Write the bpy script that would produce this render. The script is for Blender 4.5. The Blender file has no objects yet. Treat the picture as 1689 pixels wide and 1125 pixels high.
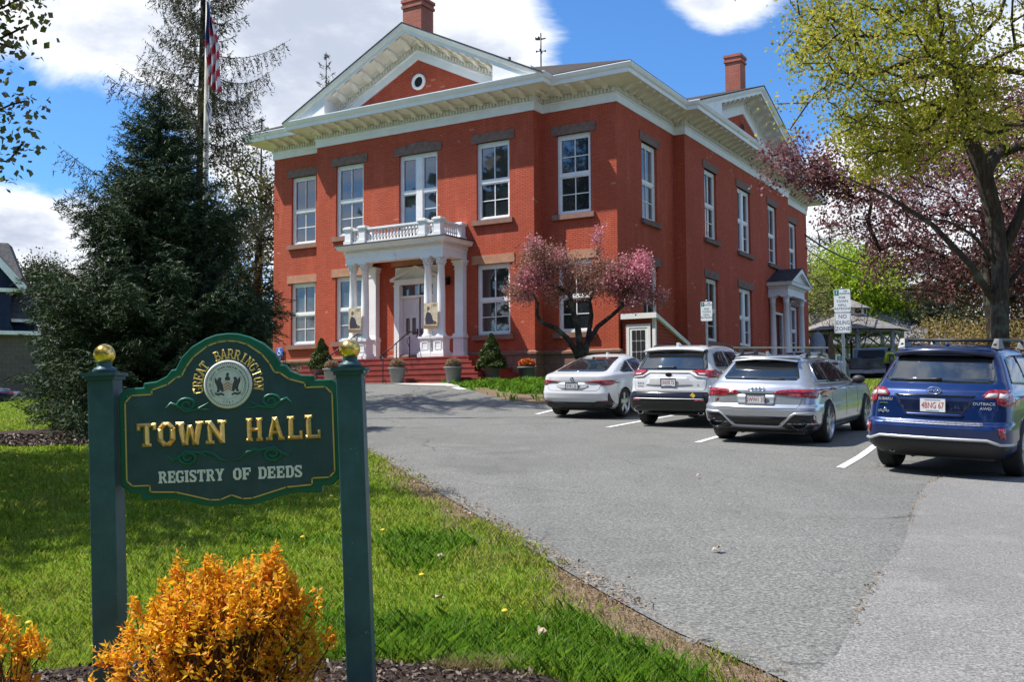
import bpy, bmesh, math, random
import numpy as np
from mathutils import Matrix, Vector
from mathutils.bvhtree import BVHTree

R = math.radians
SC = bpy.context.scene
COL = SC.collection
EYE = 1.6                      # camera height above the ground under it

# ------------------------------------------------------------------ scene helpers
def link(o, parent=None):
    COL.objects.link(o)
    if parent is not None:
        o.parent = parent
    return o

def tag(o, label=None, cat=None, group=None, kind=None):
    if label: o['label'] = label
    if cat: o['category'] = cat
    if group: o['group'] = group
    if kind: o['kind'] = kind
    return o

def empty(name, loc=(0, 0, 0), rz=0, label=None, cat=None, group=None):
    o = bpy.data.objects.new(name, None)
    link(o)
    o.location = loc
    o.rotation_euler = (0, 0, rz)
    o.empty_display_size = .2
    return tag(o, label, cat, group)

class MB:
    """collects faces, links them as ONE mesh object"""
    def __init__(s):
        s.v = []; s.f = []; s.mi = []; s.sm = []
    def add(s, verts, faces, mi=0, smooth=False, M=None):
        n = len(s.v)
        if M is not None:
            verts = [tuple(M @ Vector(p)) for p in verts]
        s.v.extend([tuple(p) for p in verts])
        for f in faces:
            s.f.append(tuple(i + n for i in f)); s.mi.append(mi); s.sm.append(smooth)
        return s
    def box(s, x0, x1, y0, y1, z0, z1, mi=0, M=None):
        v = [(x0,y0,z0),(x1,y0,z0),(x1,y1,z0),(x0,y1,z0),(x0,y0,z1),(x1,y0,z1),(x1,y1,z1),(x0,y1,z1)]
        return s.add(v, [(0,3,2,1),(4,5,6,7),(0,1,5,4),(1,2,6,5),(2,3,7,6),(3,0,4,7)], mi, False, M)
    def cbox(s, c, d, mi=0, M=None):
        return s.box(c[0]-d[0]/2, c[0]+d[0]/2, c[1]-d[1]/2, c[1]+d[1]/2, c[2]-d[2]/2, c[2]+d[2]/2, mi, M)
    def tube(s, pts, rad, n=8, mi=0, cap=True, M=None, smooth=True):
        pts = [Vector(p) for p in pts]
        if not hasattr(rad, '__len__'): rad = [rad]*len(pts)
        rings = []; up = None
        for i, p in enumerate(pts):
            d = (pts[min(i+1, len(pts)-1)] - pts[max(i-1, 0)])
            if d.length < 1e-9: d = Vector((0, 0, 1))
            d.normalize()
            if up is None:
                up = Vector((0, 0, 1)) if abs(d.z) < .9 else Vector((1, 0, 0))
            a = d.cross(up)
            if a.length < 1e-6: a = d.orthogonal()
            a.normalize(); b = a.cross(d).normalized(); up = b
            rings.append([p + (a*math.cos(2*math.pi*k/n) + b*math.sin(2*math.pi*k/n))*rad[i] for k in range(n)])
        v = [q for r in rings for q in r]; f = []
        for i in range(len(pts)-1):
            for k in range(n):
                f.append((i*n+k, i*n+(k+1) % n, (i+1)*n+(k+1) % n, (i+1)*n+k))
        s.add(v, f, mi, smooth, M)
        if cap:
            s.add(rings[0], [tuple(range(n))], mi, False, M)
            s.add(rings[-1], [tuple(reversed(range(n)))], mi, False, M)
        return s
    def lathe(s, prof, n=16, mi=0, M=None, smooth=True, c=(0, 0, 0)):
        v = []; f = []
        for r, z in prof:
            for k in range(n):
                a = 2*math.pi*k/n
                v.append((c[0]+r*math.cos(a), c[1]+r*math.sin(a), c[2]+z))
        for i in range(len(prof)-1):
            for k in range(n):
                f.append((i*n+k, i*n+(k+1) % n, (i+1)*n+(k+1) % n, (i+1)*n+k))
        s.add(v, f, mi, smooth, M)
        m = (len(prof)-1)*n
        s.add(v[m:m+n], [tuple(range(n))], mi, False, M)
        s.add(v[:n], [tuple(reversed(range(n)))], mi, False, M)
        return s
    def prism(s, poly, d0, d1, axis='y', mi=0, M=None):
        """extrude a 2-D polygon; axis y: poly is (x,z); x: poly is (y,z); z: poly is (x,y)"""
        def P(p, d):
            return {'y': (p[0], d, p[1]), 'x': (d, p[0], p[1]), 'z': (p[0], p[1], d)}[axis]
        n = len(poly)
        v = [P(p, d0) for p in poly] + [P(p, d1) for p in poly]
        f = [tuple(range(n)), tuple(range(2*n-1, n-1, -1))]
        f += [(i, i+n, (i+1) % n+n, (i+1) % n) for i in range(n)]
        return s.add(v, f, mi, False, M)
    def ball(s, c, r, n=16, m=10, mi=0, M=None):
        if not hasattr(r, '__len__'): r = (r, r, r)
        v = []; f = []
        for i in range(m+1):
            t = math.pi*i/m
            for k in range(n):
                a = 2*math.pi*k/n
                v.append((c[0]+r[0]*math.sin(t)*math.cos(a), c[1]+r[1]*math.sin(t)*math.sin(a), c[2]+r[2]*math.cos(t)))
        for i in range(m):
            for k in range(n):
                f.append((i*n+k, (i+1)*n+k, (i+1)*n+(k+1) % n, i*n+(k+1) % n))
        return s.add(v, f, mi, True, M)
    def build(s, name, mats, parent=None, fix=True, M=None):
        me = bpy.data.meshes.new(name)
        me.from_pydata(s.v, [], s.f)
        if not isinstance(mats, (list, tuple)): mats = [mats]
        for m in mats: me.materials.append(m)
        me.polygons.foreach_set('material_index', s.mi)
        me.polygons.foreach_set('use_smooth', s.sm)
        if fix:
            bm = bmesh.new(); bm.from_mesh(me)
            bmesh.ops.remove_doubles(bm, verts=bm.verts, dist=1e-5)
            bmesh.ops.recalc_face_normals(bm, faces=bm.faces)
            bm.to_mesh(me); bm.free()
        me.update()
        o = bpy.data.objects.new(name, me)
        link(o, parent)
        if M is not None: o.matrix_local = M
        return o

def np_mesh(name, verts, nper, mat, parent=None, smooth=False):
    """verts (N*nper,3): N separate nper-gons"""
    verts = np.asarray(verts, dtype=np.float32).reshape(-1, 3)
    nv = len(verts); nf = nv//nper
    me = bpy.data.meshes.new(name)
    me.vertices.add(nv); me.vertices.foreach_set('co', verts.ravel())
    me.loops.add(nv); me.loops.foreach_set('vertex_index', np.arange(nv, dtype=np.int32))
    me.polygons.add(nf)
    me.polygons.foreach_set('loop_start', np.arange(0, nv, nper, dtype=np.int32))
    me.polygons.foreach_set('loop_total', np.full(nf, nper, dtype=np.int32))
    me.materials.append(mat)
    me.update(calc_edges=True)
    o = bpy.data.objects.new(name, me)
    return link(o, parent)

def copy_tree(o, parent=None):
    c = o.copy(); COL.objects.link(c)
    if parent is not None: c.parent = parent
    for ch in list(o.children): copy_tree(ch, c)
    return c

# ------------------------------------------------------------------ material helpers
class NT:
    def __init__(s, name, world=False):
        if world:
            s.owner = bpy.data.worlds.new(name)
        else:
            s.owner = bpy.data.materials.new(name)
        s.owner.use_nodes = True
        s.t = s.owner.node_tree; s.t.nodes.clear()
    def n(s, typ, ins=None, **props):
        nd = s.t.nodes.new(typ)
        for k, v in props.items(): setattr(nd, k, v)
        if ins:
            for k, v in ins.items():
                sock = nd.inputs[k]
                if isinstance(v, bpy.types.NodeSocket): s.t.links.new(v, sock)
                else:
                    if hasattr(sock.default_value, '__len__') and not isinstance(v, str):
                        v = tuple(v)
                        if len(sock.default_value) == 4 and len(v) == 3: v = v+(1,)
                    sock.default_value = v
        return nd
    def math(s, op, a, b=None, c=None, clamp=False):
        ins = {0: a}
        if b is not None: ins[1] = b
        if c is not None: ins[2] = c
        return s.n('ShaderNodeMath', ins, operation=op, use_clamp=clamp).outputs[0]
    def mix(s, fac, a, b, blend='MIX'):
        nd = s.n('ShaderNodeMix', None, data_type='RGBA', blend_type=blend)
        for i, v in ((0, fac), (6, a), (7, b)):
            sock = nd.inputs[i]
            if isinstance(v, bpy.types.NodeSocket): s.t.links.new(v, sock)
            elif i == 0: sock.default_value = v
            else: sock.default_value = tuple(v)+((1,) if len(v) == 3 else ())
        return nd.outputs[2]
    def noise(s, vec, scale, detail=4, rough=.55, dist=0):
        ins = {'Scale': scale, 'Detail': detail, 'Roughness': rough, 'Distortion': dist}
        if vec is not None: ins['Vector'] = vec
        return s.n('ShaderNodeTexNoise', ins).outputs[0]
    def ramp(s, fac, stops):
        nd = s.n('ShaderNodeValToRGB', {0: fac})
        cr = nd.color_ramp
        while len(cr.elements) < len(stops): cr.elements.new(.5)
        for e, (p, c) in zip(cr.elements, stops):
            e.position = p; e.color = tuple(c)+((1,) if len(c) == 3 else ())
        return nd.outputs[0]
    def step(s, x, lo, hi):
        return s.n('ShaderNodeMapRange', {0: x, 1: lo, 2: hi, 3: 0., 4: 1.}, interpolation_type='SMOOTHSTEP').outputs[0]
    def objco(s): return s.n('ShaderNodeTexCoord').outputs['Object']
    def out(s, sh):
        s.t.links.new(sh, s.n('ShaderNodeOutputMaterial').inputs[0]); return s.owner
    def bump(s, h, strength=.3, dist=.02):
        return s.n('ShaderNodeBump', {'Height': h, 'Strength': strength, 'Distance': dist}).outputs[0]
    def pbr(s, col, rough=.6, metal=0., spec=.5, normal=None, coat=0., **kw):
        ins = {'Base Color': col, 'Roughness': rough, 'Metallic': metal, 'Specular IOR Level': spec, 'Coat Weight': coat}
        if coat: ins['Coat Roughness'] = .04
        if normal is not None: ins['Normal'] = normal
        ins.update(kw)
        return s.n('ShaderNodeBsdfPrincipled', ins).outputs[0]

def simple(name, col, rough=.6, metal=0., spec=.5, var=.0, vs=3., bump=0., bs=60., coat=0., **kw):
    t = NT(name); c = tuple(col)+(1,)
    nrm = None
    if var or bump: co = t.objco()
    if var:
        nz = t.noise(co, vs, 5)
        dark = tuple(x*(1-var) for x in col); lite = tuple(min(1, x*(1+var)) for x in col)
        c = t.ramp(nz, [(.3, dark), (.7, lite)])
    if bump:
        nrm = t.bump(t.noise(co, bs, 4), bump, .01)
    return t.out(t.pbr(c, rough, metal, spec, nrm, coat, **kw))

def leafmat(name, cols, transl=.45, rough=.5, spec=.3):
    """per-leaf colour variety (random per island), part of the light passes through"""
    t = NT(name)
    rnd = t.n('ShaderNodeNewGeometry').outputs['Random Per Island']
    k = len(cols)
    c = t.ramp(rnd, [((i+.0)/max(1, k-1), cc) for i, cc in enumerate(cols)])
    nz = t.noise(t.objco(), 1.3, 2)
    c = t.mix(t.math('MULTIPLY', t.step(nz, .45, .75), .45), c, cols[-1])
    p = t.pbr(c, rough, 0, spec)
    tr = t.n('ShaderNodeBsdfTranslucent', {'Color': c}).outputs[0]
    return t.out(t.n('ShaderNodeMixShader', {0: transl, 1: p, 2: tr}).outputs[0])

# ------------------------------------------------------------------ ground height
KY = [-40, 0, 13.5, 24.5, 28.5, 32.5, 36, 45, 60, 100, 2000]
KZ = [-3.2, -1.6, -.88, -.35, .06, .62, .70, .85, 1.0, 1.3, 1.3]
LY = [-40, 0, 13.5, 24.5, 36, 60, 100, 2000]
LZ = [-3.2, -1.6, -.95, -.62, -.38, -.1, .3, .5]
def gz(x, y):
    """world height of the ground"""
    x = np.asarray(x, float); y = np.asarray(y, float)
    a = np.interp(y, KY, KZ); b = np.interp(y, LY, LZ)
    t = np.clip((-9-x)/15, 0, 1); t = t*t*(3-2*t)
    return a+(b-a)*t+EYE-.02*np.clip(x-3, 0, 11)*np.clip((17.5-y)/2.5, 0, 1)
def g(x, y): return float(gz(x, y))

EDGE = [(4.2, -3), (2.7, 2.), (1.75, 4.0), (1.26, 4.94), (1.1, 5.28), (.87, 5.78), (.6, 6.56), (.24, 7.68), (-.26, 9.43), (-1.05, 11.96),
        (-2.44, 16.54), (-3.5, 19.6), (-5.2, 23.5), (-7.8, 27.2), (-12, 31), (-20, 35), (-34, 40), (-60, 47)]
EA = np.array(EDGE)
def edge_dist(x, y):
    """signed distance to the left edge of the drive: positive on the lawn"""
    p = np.stack([np.asarray(x, float), np.asarray(y, float)], -1)
    best = np.full(p.shape[:-1], 1e9); sgn = np.ones(p.shape[:-1])
    for i in range(len(EA)-1):
        a, b = EA[i], EA[i+1]; d = b-a; L2 = d@d
        t = np.clip(((p-a)@d)/L2, 0, 1)
        q = a+t[..., None]*d
        dist = np.hypot(p[..., 0]-q[..., 0], p[..., 1]-q[..., 1])
        cr = d[0]*(p[..., 1]-a[1])-d[1]*(p[..., 0]-a[0])
        m = dist < best
        best = np.where(m, dist, best); sgn = np.where(m, np.sign(cr), sgn)
    return best*sgn

ISLAND = [(-2.6, 33.9), (-2.2, 32.8), (-1.1, 30.4), (-.2, 28.6), (.8, 27.3), (2.2, 26.8), (3.2, 29.6), (4.8, 31.5), (9.5, 24.), (12.4, 19.), (16, 14.), (20, 9), (26, 12),
          (22, 22), (15, 33), (12.5, 37.5), (9, 39), (5, 40), (3.62, 34.2), (1.1, 35.5), (-.5, 34.9)]
def inpoly(poly, x, y):
    x = np.asarray(x, float); y = np.asarray(y, float)
    ins = np.zeros(np.broadcast(x, y).shape, bool); n = len(poly)
    for i in range(n):
        x0, y0 = poly[i]; x1, y1 = poly[(i+1) % n]
        if y0 == y1: continue
        c = ((y0 > y) != (y1 > y)) & (x < (x1-x0)*(y-y0)/(y1-y0)+x0)
        ins ^= c
    return ins

def sheet(name, poly, dz, mat, step=1., xstep=2., parent=None, dzf=None):
    """a flat polygon laid over the terrain"""
    bm = bmesh.new()
    vs = [bm.verts.new((x, y, 0)) for x, y in poly]
    bm.faces.new(vs)
    bmesh.ops.triangulate(bm, faces=bm.faces)
    ys = [p[1] for p in poly]; xs = [p[0] for p in poly]
    cuts = set(np.arange(math.ceil(min(ys)/step)*step, max(ys), step).round(3).tolist()) | {13.5, 24.5, 28.5, 32.5, 36., 45., 60.}
    for yy in sorted(cuts):
        if min(ys) < yy < max(ys):
            bmesh.ops.bisect_plane(bm, geom=bm.verts[:]+bm.edges[:]+bm.faces[:], plane_co=(0, yy, 0), plane_no=(0, 1, 0))
    for xx in np.arange(math.ceil(min(xs)/xstep)*xstep, max(xs), xstep):
        bmesh.ops.bisect_plane(bm, geom=bm.verts[:]+bm.edges[:]+bm.faces[:], plane_co=(xx, 0, 0), plane_no=(1, 0, 0))
    for v in bm.verts: v.co.z = g(v.co.x, v.co.y)+(dzf(v.co.x, v.co.y) if dzf else dz)
    bmesh.ops.recalc_face_normals(bm, faces=bm.faces)
    for f in bm.faces:
        if f.normal.z < 0: f.normal_flip()
    me = bpy.data.meshes.new(name); bm.to_mesh(me); bm.free()
    me.materials.append(mat)
    return link(bpy.data.objects.new(name, me), parent)

def at(u, v, d):
    """metric helper: point seen at a bearing (photo columns/rows) at forward distance d -> (x, z above eye)"""
    return (u-844.5)/1658*d*1.002, (664.5-v)/1658*d

# ------------------------------------------------------------------ camera
cam = bpy.data.cameras.new('camera'); camo = bpy.data.objects.new('camera', cam); COL.objects.link(camo)
cam.sensor_width = 36; cam.lens = 36*1658.36/1689; cam.clip_start = .1; cam.clip_end = 5000
PIT, ROL = .0614445, -.0057323
fw = Vector((0, math.cos(PIT), math.sin(PIT))); rt = Vector((1, 0, 0)); up = rt.cross(fw)
r2 = rt*math.cos(ROL)+up*math.sin(ROL); u2 = up*math.cos(ROL)-rt*math.sin(ROL)
camo.matrix_world = Matrix(((r2.x, u2.x, -fw.x, 0), (r2.y, u2.y, -fw.y, 0), (r2.z, u2.z, -fw.z, EYE), (0, 0, 0, 1)))
SC.camera = camo

# ------------------------------------------------------------------ sun and sky
AZ, EL = 268.5, 57.4           # compass style: 0 = +y (view direction), 90 = +x
sdir = Vector((math.sin(R(AZ))*math.cos(R(EL)), math.cos(R(AZ))*math.cos(R(EL)), math.sin(R(EL))))
sun = bpy.data.lights.new('sun', 'SUN'); sun.energy = 4.7; sun.angle = R(.5); sun.color = (1, .95, .87)
suno = bpy.data.objects.new('sun', sun); COL.objects.link(suno)
suno.rotation_euler = (-sdir).to_track_quat('-Z', 'Y').to_euler(); suno.location = (-30, 0, 40)

w = NT('World', True); SC.world = w.owner
sky = w.n('ShaderNodeTexSky', None, sky_type='NISHITA', sun_disc=False, sun_elevation=R(EL), sun_rotation=R(AZ), altitude=200, air_density=1., dust_density=.4, ozone_density=2.5)
dirv = w.n('ShaderNodeTexCoord').outputs['Generated']
sep = w.n('ShaderNodeSeparateXYZ', {0: dirv})
zc = w.math('ADD', w.math('MAXIMUM', sep.outputs[2], 0.), .22)
pv = w.n('ShaderNodeCombineXYZ', {0: w.math('DIVIDE', sep.outputs[0], zc), 1: w.math('DIVIDE', sep.outputs[1], zc), 2: 0.}).outputs[0]
n1 = w.noise(pv, 1.5, 12, .64, .5)
n2 = w.noise(pv, 3.6, 6, .6)
bias = None
def blob(u, v, k, amp):
    """gaussian bump of cloud cover (+) or clear sky (-) round one compass direction"""
    global bias
    d = (r2*(u-844.5)/1658-u2*(v-562.5)/1658+fw).normalized()
    dot = w.n('ShaderNodeVectorMath', {0: dirv, 1: tuple(d)}, operation='DOT_PRODUCT').outputs['Value']
    e = w.math('MULTIPLY', w.math('EXPONENT', w.math('MULTIPLY', w.math('SUBTRACT', dot, 1.), k)), amp)
    bias = e if bias is None else w.math('ADD', bias, e)
SKYBLOBS = [(1150, 70, 90, -.34), (1020, 120, 160, -.2), (1270, 130, 160, -.2), (20, 200, 300, -.42), (190, 225, 300, -.40), (270, 330, 600, -.12), (380, 60, 60, .26), (170, 30, 400, .2), (30, 60, 500, .2), (700, 60, 120, .24), (860, 50, 300, .2), (560, 40, 120, .12),
            (90, 340, 260, .3), (1190, -12, 420, .75), (1390, 330, 120, .3), (1560, 200, 120, .08), (40, 470, 300, .1), (560, 130, 120, .2)]
for b_ in SKYBLOBS: blob(*b_)
dens = w.math('ADD', w.math('ADD', n1, w.math('MULTIPLY', w.math('SUBTRACT', n2, .5), .34)), bias)
cov = w.step(dens, .45, .68)
shade = w.step(w.math('ADD', w.math('MULTIPLY', n2, .6), w.math('MULTIPLY', dens, .55)), .5, .95)
ccol = w.ramp(shade, [(0, (1., 1., 1.)), (.35, (.88, .90, .95)), (1, (.46, .51, .62))])
skyc = w.mix(1., sky.outputs[0], (.50, .85, 1.20), 'MULTIPLY')
bg1 = w.n('ShaderNodeBackground', {0: skyc, 1: .108}).outputs[0]
bg2 = w.n('ShaderNodeBackground', {0: ccol, 1: .84}).outputs[0]
ms = w.n('ShaderNodeMixShader', {0: cov, 1: bg1, 2: bg2}).outputs[0]
w.t.links.new(ms, w.n('ShaderNodeOutputWorld').inputs[0])
SC.view_settings.view_transform = 'Standard'; SC.view_settings.look = 'None'
SC.view_settings.exposure = .64; SC.view_settings.gamma = 1.
SC.cycles.use_denoising = True
SC.cycles.max_bounces = 6; SC.cycles.transparent_max_bounces = 6

# ------------------------------------------------------------------ common materials
WHITE = simple('white_paint', (.80, .80, .79), .55, var=.06, vs=2., bump=.05)
CREAM = simple('cream_paint', (.76, .72, .64), .6, var=.08, vs=3.)
BLACK = simple('black_plastic', (.015, .015, .016), .45)
DARK = simple('dark_void', (.006, .006, .007), .8)
IRON = simple('black_iron', (.02, .02, .022), .4, .6)
STEEL = simple('galvanised_steel', (.42, .44, .45), .42, .8, var=.15, vs=14)
SIGNWHITE = simple('sign_white', (.78, .79, .78), .5)
SIGNGREEN = simple('sign_green', (.0, .22, .13), .5)
REDPAINT = simple('red_step_paint', (.23, .035, .022), .6, var=.25, vs=2.5, bump=.1)
CONCRETE = simple('concrete', (.44, .41, .36), .9, var=.15, vs=1.6, bump=.2)
POTGREY = simple('pot_grey', (.14, .15, .155), .55, var=.1)
def bark(name, col):
    t = NT(name); co = t.objco()
    mp = t.n('ShaderNodeMapping', {'Vector': co, 'Scale': (1, 1, .22)}).outputs[0]
    nz = t.noise(mp, 18, 6, .65)
    nb = t.noise(co, 2.3, 3)
    c = t.ramp(nz, [(.3, tuple(x*.35 for x in col)), (.55, col), (.75, tuple(min(1, x*1.7) for x in col))])
    c = t.mix(t.math('MULTIPLY', t.step(nb, .5, .7), .5), c, (.16, .17, .13))
    return t.out(t.pbr(c, .9, 0, .2, t.bump(nz, .8, .03)))
BARK = bark('bark', (.06, .047, .038)); BARKD = bark('dark_bark', (.042, .033, .028))

def brick_mat(name, c1, c2, mortar, speck, scale=(.215, .0677), msize=.006, rough=.85):
    t = NT(name); co = t.objco()
    sp = t.n('ShaderNodeSeparateXYZ', {0: co})
    uv = t.n('ShaderNodeCombineXYZ', {0: t.math('ADD', sp.outputs[0], sp.outputs[1]), 1: sp.outputs[2], 2: 0.}).outputs[0]
    bt = t.n('ShaderNodeTexBrick', {'Vector': uv, 'Color1': c1, 'Color2': c2, 'Mortar': mortar, 'Scale': 1., 'Mortar Size': msize, 'Mortar Smooth': .3, 'Bias': .1,
             'Brick Width': scale[0], 'Row Height': scale[1]}, offset=.5)
    col = bt.outputs[0]
    big = t.noise(co, .55, 5, .6)
    col = t.mix(t.math('MULTIPLY', t.step(big, .42, .72), .35), col, tuple(x*.62 for x in c1))
    if speck:
        fl = t.n('ShaderNodeVectorMath', {0: uv, 1: (scale[0], scale[1], 1)}, operation='DIVIDE').outputs[0]
        fl = t.n('ShaderNodeVectorMath', {0: fl}, operation='FLOOR').outputs[0]
        wn = t.n('ShaderNodeTexWhiteNoise', {'Vector': fl}, noise_dimensions='2D').outputs[0]
        area = t.step(t.noise(co, .8, 3), .5, .68)
        thr = t.math('SUBTRACT', 1., t.math('MULTIPLY', area, .025))
        hit = t.math('GREATER_THAN', wn, thr)
        col = t.mix(t.math('MULTIPLY', hit, .7), col, speck)
    fade = t.noise(t.n('ShaderNodeMapping', {'Vector': co, 'Scale': (1.6, 1.6, .35)}).outputs[0], 1.1, 6, .7)
    col = t.mix(t.math('MULTIPLY', t.step(fade, .48, .75), .38), col, tuple(min(1, x*1.22+.035) for x in c1))
    strk = t.noise(t.n('ShaderNodeMapping', {'Vector': co, 'Scale': (3.2, 3.2, .16)}).outputs[0], 1.6, 5, .65)
    col = t.mix(t.math('MULTIPLY', t.step(strk, .54, .72), .30), col, tuple(x*.5 for x in c1))
    nz = t.noise(co, 30, 4)
    h = t.math('ADD', t.math('MULTIPLY', bt.outputs[1], -1.), t.math('MULTIPLY', nz, .4))
    return t.out(t.pbr(col, rough, 0, .25, t.bump(h, .5, .012)))
BRICK = brick_mat('painted_red_brick', (.52, .108, .054), (.44, .085, .042), (.25, .045, .028), (.52, .24, .16), msize=.010)
CHIMBRICK = brick_mat('chimney_brick', (.42, .13, .085), (.34, .085, .055), (.36, .27, .22), None)
def stone_mat(name, col, bw=.9, rh=.42):
    t = NT(name); co = t.objco()
    sp = t.n('ShaderNodeSeparateXYZ', {0: co})
    uv = t.n('ShaderNodeCombineXYZ', {0: t.math('ADD', sp.outputs[0], sp.outputs[1]), 1: sp.outputs[2], 2: 0.}).outputs[0]
    bt = t.n('ShaderNodeTexBrick', {'Vector': uv, 'Color1': col, 'Color2': tuple(x*.8 for x in col), 'Mortar': tuple(x*.5 for x in col), 'Scale': 1., 'Mortar Size': .008,
             'Brick Width': bw, 'Row Height': rh})
    nz = t.noise(co, 6, 6, .65)
    c = t.mix(t.step(nz, .35, .75), bt.outputs[0], tuple(x*.68 for x in col))
    return t.out(t.pbr(c, .9, 0, .2, t.bump(nz, .4, .02)))
BROWNSTONE = stone_mat('brownstone_base', (.27, .155, .115))
LINTEL_DARK = simple('dark_brownstone', (.185, .118, .095), .9, var=.3, vs=5, bump=.4, bs=25)
LINTEL_PALE = simple('pale_brownstone', (.42, .215, .13), .9, var=.18, vs=4, bump=.3, bs=25)
SILLSTONE = simple('sill_brownstone', (.25, .135, .10), .9, var=.2, vs=4, bump=.3, bs=25)
def shingle(name, c, rh=.14):
    t = NT(name); co = t.objco()
    sp = t.n('ShaderNodeSeparateXYZ', {0: co})
    uv = t.n('ShaderNodeCombineXYZ', {0: t.math('ADD', sp.outputs[0], sp.outputs[1]), 1: sp.outputs[2], 2: 0.}).outputs[0]
    bt = t.n('ShaderNodeTexBrick', {'Vector': uv, 'Color1': c, 'Color2': tuple(x*.6 for x in c), 'Mortar': tuple(x*.3 for x in c), 'Scale': 1., 'Mortar Size': .012, 'Brick Width': .33, 'Row Height': rh})
    nz = t.noise(co, 2.5, 5)
    cc = t.mix(t.step(nz, .4, .7), bt.outputs[0], tuple(x*.7 for x in c))
    return t.out(t.pbr(cc, .9, 0, .2, t.bump(bt.outputs[1], .5, .02)))
ROOF = shingle('brown_grey_shingle', (.085, .07, .06), .07)
GREYROOF = shingle('grey_shingle', (.30, .285, .27), .10)
SLATE = shingle('dark_slate', (.075, .075, .08), .12)
def glass(name, base=(.012, .016, .02), rough=.025, spec=.9):
    t = NT(name); co = t.objco()
    nz = t.noise(co, 1.1, 3)
    c = t.ramp(nz, [(.35, base), (.75, tuple(x*2.2+.004 for x in base))])
    return t.out(t.pbr(c, rough, 0, spec, t.bump(t.noise(co, 2.2, 2), .02, .02), IOR=1.75))
GLASS = glass('window_glass')
GLASSC = glass('curtained_glass', (.07, .075, .075), .05, .6)
# ------------------------------------------------------------------ ground, lawn, parking lot
def axis(parts):
    o = []
    for a, b, st in parts: o += list(np.arange(a, b, st))
    return np.array(o+[parts[-1][1]])
xs = axis([(-2500, -200, 300), (-200, -60, 14), (-60, -12, 2), (-12, 6, .25), (6, 14, .5), (14, 60, 2), (60, 200, 14), (200, 2500, 300)])
ys = axis([(-40, 2, 2), (2, 21, .25), (21, 46, .5), (46, 120, 2), (120, 400, 20), (400, 4000, 400)])
X, Y = np.meshgrid(xs, ys)
Zg = gz(X, Y)
me = bpy.data.meshes.new('lawn_ground')
nx, ny = len(xs), len(ys)
verts = np.stack([X, Y, Zg], -1).reshape(-1, 3)
idx = np.arange(nx*ny).reshape(ny, nx)
quads = np.stack([idx[:-1, :-1], idx[:-1, 1:], idx[1:, 1:], idx[1:, :-1]], -1).reshape(-1, 4)
me.from_pydata(verts.tolist(), [], quads.tolist())
ed = edge_dist(X, Y).ravel()
rng = np.random.default_rng(5)
def vnoise(x, y, s, seed):
    """cheap value noise"""
    x = x/s; y = y/s
    xi = np.floor(x).astype(int); yi = np.floor(y).astype(int); fx = x-xi; fy = y-yi
    fx = fx*fx*(3-2*fx); fy = fy*fy*(3-2*fy)
    h = lambda a, b: (np.sin(a*127.1+b*311.7+seed*74.7)*43758.5453) % 1.
    return (h(xi, yi)*(1-fx)+h(xi+1, yi)*fx)*(1-fy)+(h(xi, yi+1)*(1-fx)+h(xi+1, yi+1)*fx)*fy
def dirt_at(x, y):
    """0 grass .. 1 bare earth"""
    e = edge_dist(x, y)
    wdt = .50+1.15*vnoise(x, y, 1.7, 3)*np.clip((11-y)/5, .22, 1.)
    d = np.clip(1-(e-.05)/wdt, 0, 1)
    n = vnoise(x, y, .35, 1)*.6+vnoise(x, y, .13, 2)*.4
    patch = np.clip((vnoise(x, y, 1.1, 41)*.65+vnoise(x, y, .4, 42)*.35-.22)*4, .15, 1.)*np.clip(1.35-(y-8.)/7, .3, 1)
    d = np.clip((d*1.6-n*.8)*patch, 0, 1)
    isl = inpoly(ISLAND, x, y) & (y < 31.5) & (x < 3)
    di = np.clip((30.9-(y+(x)*.9)+vnoise(x, y, 1.2, 7)*1.2)/1.2, 0, 1)
    return np.where(isl, np.clip(di*1.2-n*.5, 0, 1), d)
dv = dirt_at(X, Y).ravel()
at_ = me.attributes.new('dirt', 'FLOAT', 'POINT'); at_.data.foreach_set('value', dv.astype(np.float32))
t = NT('lawn')
co = t.objco()
na = t.noise(co, .9, 6, .65); nb = t.noise(co, 14, 5, .7); nc = t.noise(co, 60, 3)
c = t.ramp(na, [(.3, (.08, .165, .014)), (.5, (.13, .22, .018)), (.7, (.20, .27, .028))])
c = t.mix(t.math('MULTIPLY', t.step(nb, .45, .75), .5), c, (.14, .19, .04))
c = t.mix(t.math('MULTIPLY', t.step(nc, .5, .7), .45), c, (.025, .06, .01))
da = t.n('ShaderNodeAttribute', None, attribute_name='dirt').outputs['Fac']
nd = t.noise(co, 9, 6, .7)
dm = t.step(t.math('ADD', da, t.math('MULTIPLY', t.math('SUBTRACT', nd, .5), 1.1)), .3, .62)
dc = t.ramp(t.noise(co, 38, 5, .7), [(.3, (.085, .057, .038)), (.5, (.20, .14, .092)), (.72, (.36, .28, .20))])
c = t.mix(dm, c, dc)
LAWN = t.out(t.pbr(c, .95, 0, .1, t.bump(t.math('ADD', nb, nc), .8, .04)))
me.materials.append(LAWN)
tag(link(bpy.data.objects.new('lawn_ground', me)), kind='structure')

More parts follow.
